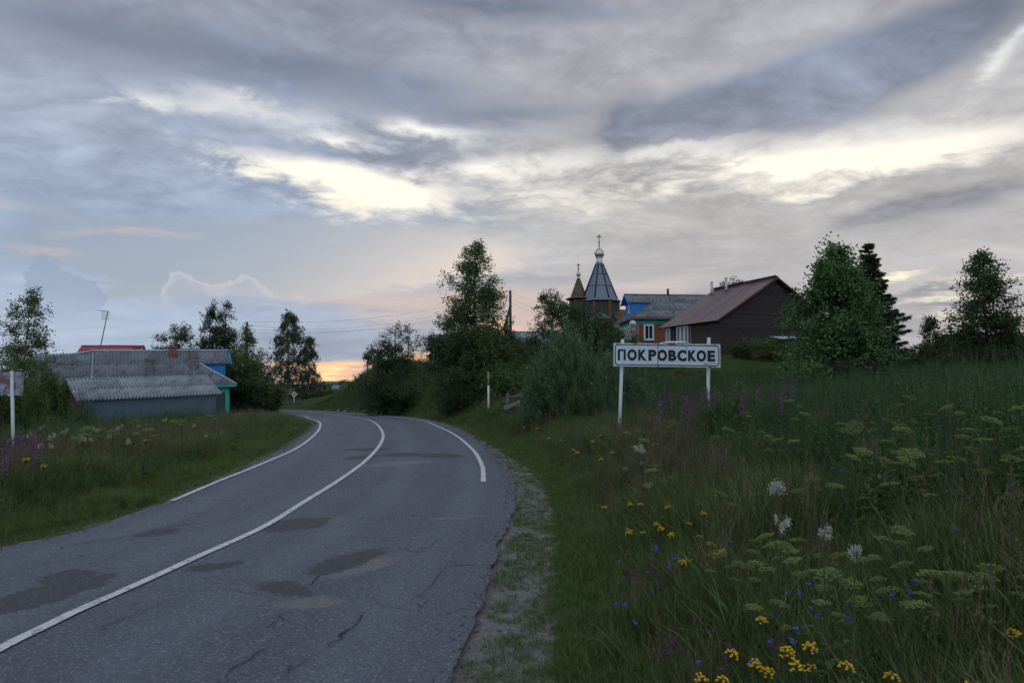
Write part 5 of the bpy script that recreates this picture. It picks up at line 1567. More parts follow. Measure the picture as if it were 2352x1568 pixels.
# airy rowan with its bush, left of the birch
b = at(925, 912, 46)
tree('rowan_tree', 'open airy tree with thin twigs before the orange horizon', b, htop(b, 750, 46), [(0, .4), (.35, 1.0), (.6, 1.3), (.85, 1.1), (1, .5)], 'rowan', 12, .08, 60, 5200, (.11, .07), .35, .7, .0, .12, 7, bark=BARK, stems=4, spread=.22)
b = at(872, 912, 46)
tree('rowan_tree', 'dense rounded dark tree at the bend, left of the airy tree', b, htop(b, 762, 46), [(0, .5), (.35, .95), (.6, 1.15), (.85, .85), (1, .3)], 'dark', 13, .08, 70, 12000, (.11, .07), .25, .6, .0, .15, 6, stems=3)
b = at(905, 918, 44.5)
tree('roadside_bush', 'wide dark bush on the verge at the bend', b, htop(b, 828, 44.5), [(0, 1.4), (.4, 1.75), (.8, 1.2), (1, .4)], 'dark', 14, .05, 90, 18000, (.11, .065), .02, .35, .1, .15, 6, stems=6, spread=.5, cat='bush')
b = at(843, 880, 60)
tree('slim_sapling', 'thin crooked sapling on the hill crest left of the dark tree', b, htop(b, 806, 60), [(0, .2), (.5, .4), (1, .15)], 'dark', 15, .06, 20, 900, (.12, .07), .3, .6, 0, .1, 5)
# tree before the church
b = at(1322, 800, 52)
tree('rowan_tree', 'dark spreading rowan in front of the church', b, htop(b, 692, 52), [(0, .9), (.3, 2.2), (.55, 2.5), (.8, 1.9), (1, .6)], 'rowan', 21, .12, 90, 16000, (.13, .08), .1, .45, .05, .17, 6, stems=3, spread=.5)
b = at(1283, 800, 50)
tree('rowan_tree', 'lighter open rowan left of the church towers', b, htop(b, 664, 50), [(0, .4), (.4, 1.2), (.7, 1.3), (.9, .75), (1, .2)], 'rowan', 22, .09, 60, 4600, (.14, .085), .2, .5, .05, .14, 6, stems=2, spread=.3)
b = at(1372, 800, 48)
tree('lilac_bush', 'dark bush below the church porch behind the willow', b, htop(b, 738, 48), [(0, 1.2), (.5, 1.6), (.85, 1.1), (1, .4)], 'dark', 23, .06, 60, 10000, (.12, .08), .03, .4, .05, .16, 6, stems=4, spread=.4, cat='bush')
b = at(1245, 815, 50)
tree('lilac_bush', 'dark low bush behind the top of the willow', b, htop(b, 775, 50), [(0, 1.2), (.5, 1.6), (.85, 1.1), (1, .4)], 'dark', 24, .06, 50, 8000, (.12, .08), .03, .4, .05, .16, 6, stems=4, spread=.4, cat='bush')
b = at(1212, 800, 58)
tree('lilac_bush', 'small round bush below the ribbed grey roof', b, htop(b, 776, 58), [(0, .7), (.5, 1.0), (.85, .7), (1, .2)], 'shrub', 25, .05, 40, 5000, (.12, .08), .03, .4, .05, .14, 6, stems=3, spread=.3, cat='bush')
b = at(1430, 800, 55)
tree('currant_bush', 'round green bush at the corner of the orange house', b, htop(b, 757, 55), [(0, .8), (.5, 1.1), (.85, .8), (1, .25)], 'shrub', 26, .05, 50, 9000, (.11, .07), .03, .4, .05, .14, 6, stems=4, spread=.3, cat='bush')
b = at(1683, 720, 75)
tree('rowan_tree', 'tree top showing above the maroon barn roof', (b.x, 75, 4.6), P(0, 646, 75).z - 4.6, [(0, .6), (.5, 1.6), (.8, 1.9), (1, 1.0)], 'dark', 27, .12, 60, 6000, (.17, .11), .3, .4, .0, .2, 6)
# maple, spruce and the trees at the far right
b = at(1932, 870, 30)
tree('maple_tree', 'big leafy green maple right of the dark barn', b, htop(b, 563, 30), [(0, 1.3), (.10, 1.7), (.25, 1.95), (.45, 1.95), (.60, 1.6), (.72, 1.15), (.85, .75), (.95, .35), (1, .12)], 'maple', 31, .13, 170, 36000, (.12, .10), .03, .55, .12, .20, 7, (-.25, 0), gap=.75, lob=.16)
b = at(1870, 885, 28.5)
tree('maple_shrub', 'young maple shrub at the left foot of the big maple', b, 1.5, [(0, .9), (.5, 1.15), (1, .4)], 'maple', 32, .04, 50, 5000, (.13, .11), .02, .4, .1, .16, 6, stems=4, spread=.35, cat='bush')
b = at(1965, 885, 28.5)
tree('maple_shrub', 'dark leafy shrub at the right foot of the big maple', b, 1.5, [(0, .9), (.5, 1.2), (1, .4)], 'dark', 33, .04, 50, 6000, (.13, .10), .02, .4, .1, .16, 6, stems=4, spread=.35, cat='bush')
def spruce(label, base, H, Rb, seed, n_whorl=38):
    r = np.random.default_rng(seed)
    t = thing('spruce_tree', label, 'tree', base)
    wood = Geo()
    wood.add(*tube_geo([(0, 0, -.2), (0, 0, H * .5), (0, 0, H)], [.13, .08, .01], 7))
    P_, D_ = [], []
    for w in range(n_whorl):
        f = .06 + .93 * (w / (n_whorl - 1)) ** .92
        z = H * f + r.normal(0, .03); Lw = Rb * (1 - f) ** .85 + .08
        for k in range(7 if f < .8 else 5):
            az = w * 1.1 + k * 2 * math.pi / 7 + r.normal(0, .15)
            L = Lw * r.uniform(.55, 1.18); zb = r.normal(0, .07)
            pts = [np.array([math.cos(az) * L * g, math.sin(az) * L * g, z + zb + L * (-.42 * g + .34 * g * g)]) for g in (0, .33, .66, 1.0)]
            wood.add(*tube_geo(pts, [.018, .014, .009, .004], 3, False))
            m = int(36 + 220 * L)
            g = r.random(m) ** .75; q = g * 3; k2 = np.minimum(q.astype(int), 2)
            pa = np.array(pts); c = pa[k2] + (pa[k2 + 1] - pa[k2]) * (q - k2)[:, None]
            sd = np.array([-math.sin(az), math.cos(az), 0])
            off = r.normal(0, 1, m)[:, None] * sd * (.20 * L * (1.15 - g))[:, None]
            c = c + off; c[:, 2] -= np.abs(off).sum(1) * .45 + r.random(m) * .07
            d = (pa[k2 + 1] - pa[k2]); d /= np.linalg.norm(d, axis=1)[:, None]
            d = d * .9 + np.sign(off.sum(1))[:, None] * sd * .5 + r.normal(0, .25, (m, 3)); d[:, 2] -= .25
            P_.append(c); D_.append(d / np.linalg.norm(d, axis=1)[:, None])
    v, f = leaf_quads(np.vstack(P_), np.vstack(D_), .17, .048, r, .6)
    mesh('trunk', wood.v, wood.f, BARK, t, True)
    link(bpy.data.objects.new('crown', fast_mesh('crown', v, f, LEAF['spruce'])), t)
b = at(2004, 850, 34)
spruce('dark pointed spruce standing behind the big maple', b, htop(b, 556, 34), 2.3, 41)
b = at(2138, 850, 35)
tree('young_rowan', 'slender young tree between the spruce and the broad tree', b, htop(b, 730, 35), [(0, .3), (.2, .55), (.5, .62), (.75, .40), (1, .08)], 'rowan', 42, .05, 60, 3600, (.11, .07), .1, .5, .1, .10, 6)
b = at(2138, 855, 34.5)
tree('garden_bush', 'dark round bush at the foot of the slender young tree', b, htop(b, 800, 34.5), [(0, .7), (.5, .95), (1, .4)], 'dark', 43, .04, 50, 7000, (.11, .065), .02, .4, .1, .13, 6, stems=4, spread=.25, cat='bush')
b = at(2268, 840, 35)
tree('broad_tree', 'broad conical tree against the yellow streaks of sky near the edge', b, htop(b, 580, 35), [(0, .8), (.14, 1.5), (.3, 1.95), (.45, 1.9), (.6, 1.5), (.75, 1.05), (.88, .6), (1, .12)], 'rowan', 44, .12, 170, 22000, (.13, .08), .08, .45, .08, .15, 7, lob=.12)
b = at(2315, 845, 33.5)
tree('garden_bush', 'dark bush at the right foot of the broad tree', b, htop(b, 785, 33.5), [(0, .7), (.5, 1.0), (1, .4)], 'dark', 46, .04, 60, 10000, (.11, .065), .02, .4, .1, .15, 6, stems=5, spread=.4, cat='bush')
b = at(1775, 818, 41)
gb = tree('flowering_bush', 'dense green garden bush against the barn wall with orange flowers', b, htop(b, 782, 41), [(0, .8), (.5, 1.1), (.85, .95), (1, .5)], 'shrub', 48, .03, 70, 9000, (.11, .05), .02, .8, .0, .10, 6, stems=8, spread=.45, cat='bush')
OFL = paint('orange_petals', (0.24, 0.035, 0.015), .6, .3, 5)
for i in range(16):
    q = P(1728 + 92 * random.random(), 806 + 10 * random.random(), 39.8) - b
    lathe('flower', [(.01, -.04), (.075, .03), (.05, .05), (.01, .02)], 6, OFL, gb, q)
b = at(1702, 815, 42)
tree('flowering_bush', 'small dark shrub at the near corner of the barn', b, htop(b, 790, 42), [(0, .4), (.5, .55), (1, .2)], 'dark', 49, .03, 40, 3000, (.11, .05), .02, .7, .0, .10, 6, stems=5, spread=.2, cat='bush')
# grey-green willow beside the sign
def willow(label, base, Wd, H, seed, n_shoot=420, n_leaf=46, kind='willow', depth=.8, leaf=(.085, .017)):
    r = np.random.default_rng(seed)
    t = thing('willow_bush', label, 'bush', base)
    wood = Geo(); P_, D_ = [], []
    for i in range(n_shoot):
        az = r.uniform(0, 2 * math.pi); q = math.sqrt(r.random())
        tx, ty = math.cos(az) * q * Wd / 2, math.sin(az) * q * Wd / 2 * depth
        hh = H * math.sqrt(max(.05, 1 - (q * .93) ** 2)) * r.uniform(.40, 1.08) * (1 + .13 * math.sin(az * 3 + seed) + .10 * math.sin(az * 5 + 2 * seed))
        p0 = np.array([tx * .25, ty * .25, 0]) + r.normal(0, .08, 3) * [1, 1, 0]
        p3 = np.array([tx, ty, hh])
        m1 = p0 * .55 + p3 * .45 + np.array([0, 0, hh * .12]); m2 = p0 * .22 + p3 * .78 + np.array([tx * .06, ty * .06, hh * .04])
        pts = np.array([p0, m1, m2, p3 + np.array([tx * .03, ty * .03, .12])])
        wood.add(*tube_geo(pts, [.012, .009, .006, .002], 3, False))
        m = n_leaf; g = .30 + .70 * r.random(m) ** .8; w = g * 3; k = np.minimum(w.astype(int), 2)
        c = pts[k] + (pts[k + 1] - pts[k]) * (w - k)[:, None]
        d = pts[k + 1] - pts[k]; d = d / np.linalg.norm(d, axis=1)[:, None] * .9 + r.normal(0, .5, (m, 3))
        P_.append(c + r.normal(0, .045, (m, 3))); D_.append(d / np.linalg.norm(d, axis=1)[:, None])
    v, f = leaf_quads(np.vstack(P_), np.vstack(D_), leaf[0], leaf[1], r, .5)
    mesh('trunk', wood.v, wood.f, BARK, t, True)
    link(bpy.data.objects.new('crown', fast_mesh('crown', v, f, LEAF[kind])), t)
b = at(1312, 985, 22)
willow('big rounded grey-green willow bush left of the village sign', b, 3.3, htop(b, 766, 22), 51, 620, 62, leaf=(.125, .028))
b = at(1418, 990, 23)
willow('lower grey-green willow behind the left sign post', b, 2.5, htop(b, 830, 23), 52, 400, 52, leaf=(.12, .026))
b = at(1345, 1000, 20.5)
willow('small green willow in front of the big willow bush', b, 1.5, htop(b, 888, 20.5), 53, 200, 44, 'pale', leaf=(.10, .02))
b = at(1250, 985, 22.5)
willow('low dark willow at the left foot of the big willow bush', b, 1.6, htop(b, 850, 22.5), 54, 200, 46, 'willow', leaf=(.11, .024))
b = at(1692, 1080, 12.8)
willow('dark leafy shrub growing in front of the right sign post', b, 1.5, htop(b, 915, 12.8), 55, 120, 44, 'shrub', leaf=(.085, .028))
# left side
b = at(50, 900, 46); b.z = -1.1
tree('birch_tree', 'open birch at the far left above the slate roof', b, htop(b, 664, 46), [(0, .3), (.40, .9), (.55, 1.5), (.7, 1.6), (.85, 1.3), (1, .45)], 'birch', 61, .10, 70, 6000, (.14, .09), .40, .6, .05, .15, 6, (.2, 0), BIRCHB)
b = at(-10, 900, 38); b.z = -1.0
tree('alder_tree', 'dark leafy tree at the left edge behind the rusty sign', b, htop(b, 768, 38), [(0, 1.0), (.4, 1.9), (.7, 1.7), (.9, 1.0), (1, .4)], 'shrub', 62, .10, 90, 16000, (.12, .075), .08, .45, .05, .17, 6, stems=3, spread=.4)
b = at(100, 955, 27)
willow('leafy green willow shrub left of the garage', b, 1.9, htop(b, 838, 27), 63, 260, 52, 'shrub', leaf=(.12, .035))
b = at(20, 960, 24)
willow('dark leafy shrub below the rusty sign', b, 3.0, htop(b, 860, 24), 64, 300, 50, 'shrub', leaf=(.12, .035))
b = at(185, 975, 29)
willow('grey-green weedy shrub at the near corner of the garage', b, 2.0, htop(b, 952, 29) + .5, 65, 160, 40, 'willow', leaf=(.10, .02))
b = at(100, 900, 60); b.z = -1.0
tree('hedge_tree', 'low dark tree behind the left end of the slate roof', b, htop(b, 800, 60), [(0, 1.2), (.5, 2.0), (1, .6)], 'dark', 66, .1, 60, 7000, (.16, .1), .1, .4, .05, .2, 6, stems=3, spread=.5)
b = at(405, 880, 74); b.z = -1.0
tree('willow_tree', 'rounded windswept tree behind the brick chimney', b, htop(b, 748, 74), [(0, .8), (.4, 1.8), (.7, 1.9), (.9, 1.2), (1, .4)], 'rowan', 67, .12, 70, 7000, (.19, .11), .2, .4, .05, .22, 6, (.3, 0))
b = at(365, 880, 76); b.z = -1.0
tree('willow_tree', 'small open tree left of the rounded windswept tree', b, htop(b, 765, 76), [(0, .6), (.5, 1.1), (.8, 1.2), (1, .5)], 'rowan', 68, .1, 50, 2600, (.19, .11), .25, .4, .05, .18, 6)
b = at(478, 880, 66); b.z = -1.0
tree('poplar_tree', 'tall dark tree with ragged top behind the slate roof, left of twin', b, htop(b, 692, 66), [(0, .6), (.3, 1.1), (.55, 1.25), (.75, 1.0), (.9, .6), (1, .2)], 'dark', 69, .13, 90, 9000, (.17, .10), .15, .8, .0, .17, 6)
b = at(512, 880, 67); b.z = -1.0
tree('poplar_tree', 'tall dark right-hand twin of the tree behind the slate roof', b, htop(b, 697, 67), [(0, .6), (.3, 1.15), (.55, 1.3), (.75, 1.05), (.9, .7), (1, .2)], 'dark', 70, .13, 90, 9500, (.17, .10), .15, .8, .0, .17, 6)
b = at(562, 900, 58); b.z = -.9
tree('young_birch', 'pointed young birch around the utility pole right of the loft', b, htop(b, 742, 58), [(0, .8), (.3, 1.4), (.55, 1.1), (.8, .6), (1, .12)], 'birch', 71, .09, 80, 9000, (.15, .09), .08, .5, .05, .16, 6)
for (u, vt, D, w, sd, kd, lb) in ((546, 795, 51, 1.9, 72, 'shrub', 'tall leafy bush close behind the blue loft'), (590, 830, 53, 1.4, 73, 'dark', 'dark leafy bush beside the weeping birch'), (575, 870, 49, 1.3, 74, 'dark', 'dark bush at the teal corner of the slate-roofed house'),
                            (604, 885, 55, 1.2, 75, 'shrub', 'leafy bush at the verge under the weeping birch')):
    b = at(u, 940, D)
    tree('garden_tree', lb, b, htop(b, vt, D), [(0, w * .6), (.4, w), (.75, w * .8), (1, w * .3)], kd, sd, .08, 80, 13000, (.14, .085), .04, .45, .05, .18, 6, stems=4, spread=.4, cat='bush')
b = at(660, 905, 76); b.z = -.7
tree('weeping_birch', 'tall weeping birch with hanging strands left of the sunset', b, htop(b, 712, 76), [(0, 1.2), (.2, 2.7), (.4, 3.0), (.6, 2.5), (.75, 1.9), (.9, 1.1), (1, .3)], 'dark', 76, .16, 110, 15000, (.19, .085), .22, .55, .25, .09, 8, bark=BIRCHB, weep=1.0)
b = at(708, 905, 75); b.z = -.7
tree('weeping_birch', 'smaller weeping birch joined to the right of the tall one', b, htop(b, 768, 75), [(0, .8), (.25, 1.5), (.5, 1.5), (.8, .9), (1, .2)], 'dark', 77, .10, 70, 8000, (.19, .085), .18, .5, .25, .09, 8, bark=BIRCHB, weep=.9)
for (u, vt, vb, D, w, sd, lb) in ((738, 876, 905, 130, 2.6, 81, 'far dark tree low beside the weeping birch'), (772, 884, 898, 120, 1.7, 82, 'far pale shrub on the slope below the sunset'), (788, 877, 893, 110, 1.2, 83, 'far little bush on the grassy slope'), (735, 905, 922, 78, 1.4, 84, 'bush at the corner of the far dark shed'), (760, 902, 925, 74, 1.5, 85, 'green bush on the verge beyond the bend')):
    p = P(u, vb, D)
    tree('far_bush', lb, p, P(0, vt, D).z - p.z, [(0, w * .7), (.5, w), (1, w * .4)], 'dark' if sd % 2 else 'shrub', sd, .06, 40, 2500, (.22, .14), .05, .4, .05, .22, 5, stems=3, spread=.4, cat='bush')
# ------------------------------------------------------------------ meadow plants: sources for the scattered grass (kept out of the scene, only instanced)
def ml(name, col, **k): return leafmat(name, col, instanced=True, **k)
GRASS = ml('grass_blade', (0.115, 0.172, 0.054), var=1.1, trans=.35, warm=(0.170, 0.175, 0.060))
DRY = ml('dry_grass', (0.140, 0.118, 0.062), var=.5, trans=.25, warm=(0.22, 0.16, 0.10))
LAWN = ml('lawn_blade', (0.098, 0.165, 0.044), var=.9, trans=.35, warm=(0.13, 0.15, 0.045))
WEED = ml('weed_leaf', (0.084, 0.170, 0.056), var=1.0, trans=.30, warm=(0.095, 0.115, 0.035))
MUG = ml('mugwort_leaf', (0.080, 0.142, 0.064), var=1.0, trans=.25, warm=(0.09, 0.11, 0.05))
BROAD = ml('broad_leaf', (0.090, 0.170, 0.056), var=.9, trans=.35, warm=(0.13, 0.17, 0.05))
SEED = ml('seed_head', (0.185, 0.150, 0.100), var=.5, trans=.15, warm=(0.26, 0.20, 0.14))
def blades(n, r, h, w, bend, rad, seg=3, hj=.45):
    """bent tapering blades rising from a disc"""
    V_, F_ = [], []
    k = 0
    for i in range(n):
        a = r.uniform(0, 2 * math.pi); q = rad * math.sqrt(r.random())
        p = np.array([math.cos(a) * q, math.sin(a) * q, 0.])
        hh = h * r.uniform(1 - hj, 1 + hj * .5); d = a + r.normal(0, 1.0)
        out = np.array([math.cos(d), math.sin(d), 0]); sd = np.array([-math.sin(d + r.normal(0, .6)), math.cos(d), 0]); b = bend * r.uniform(.2, 1.3)
        ww = w * r.uniform(.7, 1.3)
        for s in range(seg + 1):
            f = s / seg
            c = p + out * b * hh * f * f + np.array([0, 0, hh * (f - .22 * b * f * f * f)])
            wd = ww * (1 - f ** 1.6) * .5
            if s < seg: V_ += [c - sd * wd, c + sd * wd]
            else: V_ += [c]
        for s in range(seg - 1): F_.append((k + 2 * s, k + 2 * s + 1, k + 2 * s + 3, k + 2 * s + 2))
        F_.append((k + 2 * seg - 2, k + 2 * seg - 1, k + 2 * seg))
        k += 2 * seg + 1
    return V_, F_
def join_geo(parts):
    V_, F_, M_ = [], [], []
    for v, f, m in parts:
        n = len(V_); V_ += [tuple(q) for q in v]; F_ += [tuple(i + n for i in q) for q in f]; M_ += [m] * len(f)
    return V_, F_, M_
SRC = bpy.data.collections.new('meadow_sources')      # not linked to the scene
def source(name, parts, mats, coll):
    v, f, m = join_geo(parts)
    me = bpy.data.meshes.new(name); me.from_pydata(v, [], f)
    for q in mats: me.materials.append(q)
    me.polygons.foreach_set('material_index', m); me.update()
    o = bpy.data.objects.new(name, me); coll.objects.link(o)
    return o
def stem_leaves(r, H, n, ll, lw, up=.5, start=.15, drop=.3, whorl=False):
    """upright stem with lance-shaped leaves"""
    st = tube_geo([(0, 0, 0), (r.normal(0, .02), r.normal(0, .02), H * .5), (r.normal(0, .04), r.normal(0, .04), H)], [.004, .0032, .0015], 3, False)
    pos, dr = [], []
    for i in range(n):
        f = start + (1 - start) * (i + r.random()) / n
        a = i * 2.4 + r.normal(0, .3)
        pos.append((0, 0, H * f)); d = np.array([math.cos(a), math.sin(a), up + r.normal(0, .25) - drop * (1 - f)]); dr.append(d / np.linalg.norm(d))
    n_ = len(pos); sc = np.array([1.0 - .55 * abs(2 * (p[2] / H) - .9) for p in pos])
    pos, dr = np.array(pos), np.array(dr)
    side = np.cross(dr, [0, 0, 1.0]); side /= np.linalg.norm(side, axis=1)[:, None]
    L = (ll * sc * r.uniform(.7, 1.2, n_))[:, None]; W = (lw * sc)[:, None]
    tipd = dr.copy(); tipd[:, 2] -= .45
    mid = pos + dr * L * .45
    v = np.stack([pos, mid + side * W * .5, pos + dr * L * .55 + tipd * L * .45, mid - side * W * .5], 1).reshape(-1, 3)
    f = [(4 * i, 4 * i + 1, 4 * i + 2, 4 * i + 3) for i in range(n_)]
    return st, (v, f)
def seed_stems(r, n, H, rad, head=.12):
    parts = []
    for i in range(n):
        a = r.uniform(0, 6.28); q = rad * math.sqrt(r.random()); h = H * r.uniform(.75, 1.15); d = r.uniform(0, 6.28); b = r.uniform(.02, .16) * h
        p0 = np.array([math.cos(a) * q, math.sin(a) * q, 0]); p2 = p0 + np.array([math.cos(d) * b, math.sin(d) * b, h]); p1 = (p0 + p2) / 2 + np.array([-math.cos(d), -math.sin(d), 0]) * b * .25
        parts.append((*tube_geo([p0, p1, p2], [.0022, .0018, .0012], 3, False), 0))
        m = 16; u = (p2 - p1) / np.linalg.norm(p2 - p1)
        pos = p2 - u * head * r.random(m)[:, None]; dd = u + r.normal(0, .35, (m, 3)); dd /= np.linalg.norm(dd, axis=1)[:, None]
        v, f = leaf_quads(pos, dd, .022, .0055, r)
        parts.append((v, [tuple(x) for x in f], 1))
    return parts
r_ = np.random.default_rng(77)
coll_g = bpy.data.collections.new('grass_sources'); coll_d = bpy.data.collections.new('dry_sources'); coll_l = bpy.data.collections.new('lawn_sources'); coll_w = bpy.data.collections.new('weed_sources'); coll_f = bpy.data.collections.new('fleck_sources'); coll_p = bpy.data.collections.new('pebble_sources')
for i in range(4):
    v, f = blades(40, r_, .52, .0125 if i % 2 else .008, .60, .11); source('grass_tuft.%03d' % i, [(v, f, 0)], [GRASS], coll_g)
for i in range(3):
    v, f = blades(14, r_, .42, .006, .6, .10)
    source('dry_tuft.%03d' % i, [(v, f, 0)] + [(a, b, c) for a, b, c in seed_stems(r_, 13, .78, .10)], [DRY, SEED], coll_d)
for i in range(3):
    v, f = blades(38, r_, .085, .005, .7, .085, 2); source('lawn_tuft.%03d' % i, [(v, f, 0)], [LAWN], coll_l)
for i in range(7):
    parts = []
    if i >= 5:
        for k in range(4):
            st, lf = stem_leaves(r_, .72 * r_.uniform(.7, 1.15), 18, .17, .052, .35)
            off = np.array([r_.normal(0, .08), r_.normal(0, .08), 0])
            parts += [(np.array([tuple(q) for q in st[0]]) + off, st[1], 0), (lf[0] + off, lf[1], 0)]
        source('leafy_weed.%03d' % i, parts, [BROAD], coll_w)
    elif i < 3:
        for k in range(5):
            st, lf = stem_leaves(r_, .78 * r_.uniform(.7, 1.15), 26, .105, .022, .55)
            off = np.array([r_.normal(0, .07), r_.normal(0, .07), 0])
            parts += [(np.array([tuple(q) for q in st[0]]) + off, st[1], 0), (lf[0] + off, lf[1], 0)]
        source('leafy_weed.%03d' % i, parts, [WEED], coll_w)
    else:
        for k in range(5):
            st, lf = stem_leaves(r_, .95 * r_.uniform(.7, 1.15), 60, .062, .013, .3)
            off = np.array([r_.normal(0, .07), r_.normal(0, .07), 0])
            parts += [(np.array([tuple(q) for q in st[0]]) + off, st[1], 0), (lf[0] + off, lf[1], 0)]
        source('leafy_weed.%03d' % i, parts, [MUG], coll_w)
for i in range(3):
    bm = bmesh.new(); bmesh.ops.create_icosphere(bm, subdivisions=1, radius=.012)
    for v in bm.verts: v.co *= r_.uniform(.7, 1.25); v.co.z *= .6
    me = bpy.data.meshes.new('pebble'); bm.to_mesh(me); bm.free()
    me.materials.append(paint('pebble_stone', (0.11, 0.108, 0.11), .9, .5, 20))
    coll_p.objects.link(bpy.data.objects.new('pebble.%03d' % i, me))

def scatter(name, label, cat, coll, pts, scale, n_var, tint, lean=.12):
    """one object of ground cover: points on the ground, a source plant instanced on each"""
    pts = np.asarray(pts, np.float32); n = len(pts)
    me = bpy.data.meshes.new(name)
    me.vertices.add(n); me.vertices.foreach_set('co', pts.ravel())
    def attr(nm, tp, key, val):
        a = me.attributes.new(nm, tp, 'POINT'); a.data.foreach_set(key, np.ascontiguousarray(val).ravel())
    attr('rot', 'FLOAT_VECTOR', 'vector', np.c_[rng.normal(0, lean, n), rng.normal(0, lean, n), rng.uniform(0, 6.283, n)].astype(np.float32))
    attr('scl', 'FLOAT', 'value', np.asarray(scale, np.float32))
    attr('idx', 'INT', 'value', rng.integers(0, n_var, n).astype(np.int32))
    attr('tint', 'FLOAT', 'value', np.clip(tint, 0, 1).astype(np.float32))
    o = bpy.data.objects.new(name, me); link(o); tag(o, label, cat, kind='stuff')
    ng = bpy.data.node_groups.new(name, 'GeometryNodeTree')
    ng.interface.new_socket('Geometry', in_out='INPUT', socket_type='NodeSocketGeometry'); ng.interface.new_socket('Geometry', in_out='OUTPUT', socket_type='NodeSocketGeometry')
    N = ng.nodes; gi, go = N.new('NodeGroupInput'), N.new('NodeGroupOutput')
    ci = N.new('GeometryNodeCollectionInfo'); ci.inputs['Collection'].default_value = coll; ci.inputs['Separate Children'].default_value = True; ci.inputs['Reset Children'].default_value = True
    ip = N.new('GeometryNodeInstanceOnPoints'); ip.inputs['Pick Instance'].default_value = True
    def named(nm, tp):
        q = N.new('GeometryNodeInputNamedAttribute'); q.data_type = tp; q.inputs['Name'].default_value = nm
        return [s for s in q.outputs if s.enabled and s.name == 'Attribute'][0]
    er = N.new('FunctionNodeEulerToRotation')
    K = ng.links.new
    K(gi.outputs[0], ip.inputs['Points']); K(ci.outputs[0], ip.inputs['Instance'])
    K(named('rot', 'FLOAT_VECTOR'), er.inputs[0]); K(er.outputs[0], ip.inputs['Rotation'])
    K(named('scl', 'FLOAT'), ip.inputs['Scale']); K(named('idx', 'INT'), ip.inputs['Instance Index'])
    K(ip.outputs[0], go.inputs[0])
    m = o.modifiers.new('scatter', 'NODES'); m.node_group = ng
    return o
def vnoise(x, y, s, seed=0):
    """smooth value noise in 0..1"""
    r = np.random.default_rng(900 + seed); T = r.random((64, 64))
    x, y = np.asarray(x) / s, np.asarray(y) / s
    i, j = np.floor(x).astype(int), np.floor(y).astype(int); fx, fy = x - i, y - j
    fx, fy = fx * fx * (3 - 2 * fx), fy * fy * (3 - 2 * fy)
    g = lambda a, b: T[a % 64, b % 64]
    return (g(i, j) * (1 - fx) + g(i + 1, j) * fx) * (1 - fy) + (g(i, j + 1) * (1 - fx) + g(i + 1, j + 1) * fx) * fy
def in_view(x, y, pad=1.5):
    return (y > 1.2) & (np.abs(x) < y * .76 + pad)
def sample(n, x0, x1, y0, y1):
    x, y = rng.uniform(x0, x1, n), rng.uniform(y0, y1, n)
    k = in_view(x, y); return x[k], y[k]
# keep clear of buildings and the shed yard
BLOCK = [(-27, -20, 46, 51), (-20.0, -17.0, 31, 34), (12.2, 23, 44.3, 56), (10, 22, 57, 65)]
def free(x, y):
    k = np.ones(x.shape, bool)
    for a, b_, c, d in BLOCK: k &= ~((x > a) & (x < b_) & (y > c) & (y < d))
    return k
def bands(dens):
    """dens: list of (y0, y1, per m2). returns points in the view wedge"""
    X, Y = [], []
    for y0, y1, d in dens:
        w = y1 * .76 + 2
        n = int((y1 - y0) * 2 * w * d)
        x, y = sample(n, -w, w, y0, y1); X.append(x); Y.append(y)
    return np.concatenate(X), np.concatenate(Y)
def place(x, y): return np.c_[x, y, height(x, y) - .01]

# lawn-like short grass by the road edge and patches on the gravel
x, y = bands([(1.5, 9, 230), (9, 18, 120), (18, 34, 60), (34, 60, 14)])
sd, right = road_dist(x, y)
vn = vnoise(x, y, .42, 1) * .6 + vnoise(x, y, .16, 2) * .4
w_bare = np.where(right, .26 + .28 * smooth(20, 12, y), .18)
keep = (sd > .05) & (sd < 2.6) & ((sd > w_bare * 1.35) | (vn > .42 - .25 * np.clip(sd / w_bare, 0, 1.2))) & free(x, y)
x, y, sd, right = x[keep], y[keep], sd[keep], right[keep]
sc = (.55 + 1.2 * smooth(.3, 1.6, sd)) * rng.uniform(.6, 1.4, len(x))
scatter('verge_grass', 'short green grass along both edges of the road', 'grass', coll_l, place(x, y), sc, 3, .46 + .5 * vnoise(x, y, 1.1, 3) + rng.normal(0, .12, len(x)), .2)
# garden lawns beyond the meadow: brighter short grass on the hill
x, y = sample(52000, -2, 45, 29, 58)
ok = (y > 30 + .0 * x) & free(x, y) & (x > 6)
x, y = x[ok], y[ok]
scatter('lawn_grass', 'bright green lawn grass on the rise before the barn', 'grass', coll_l, place(x, y), rng.uniform(1.2, 2.6, len(x)), 3, .45 + .5 * vnoise(x, y, 2.5, 4) + rng.normal(0, .1, len(x)), .2)
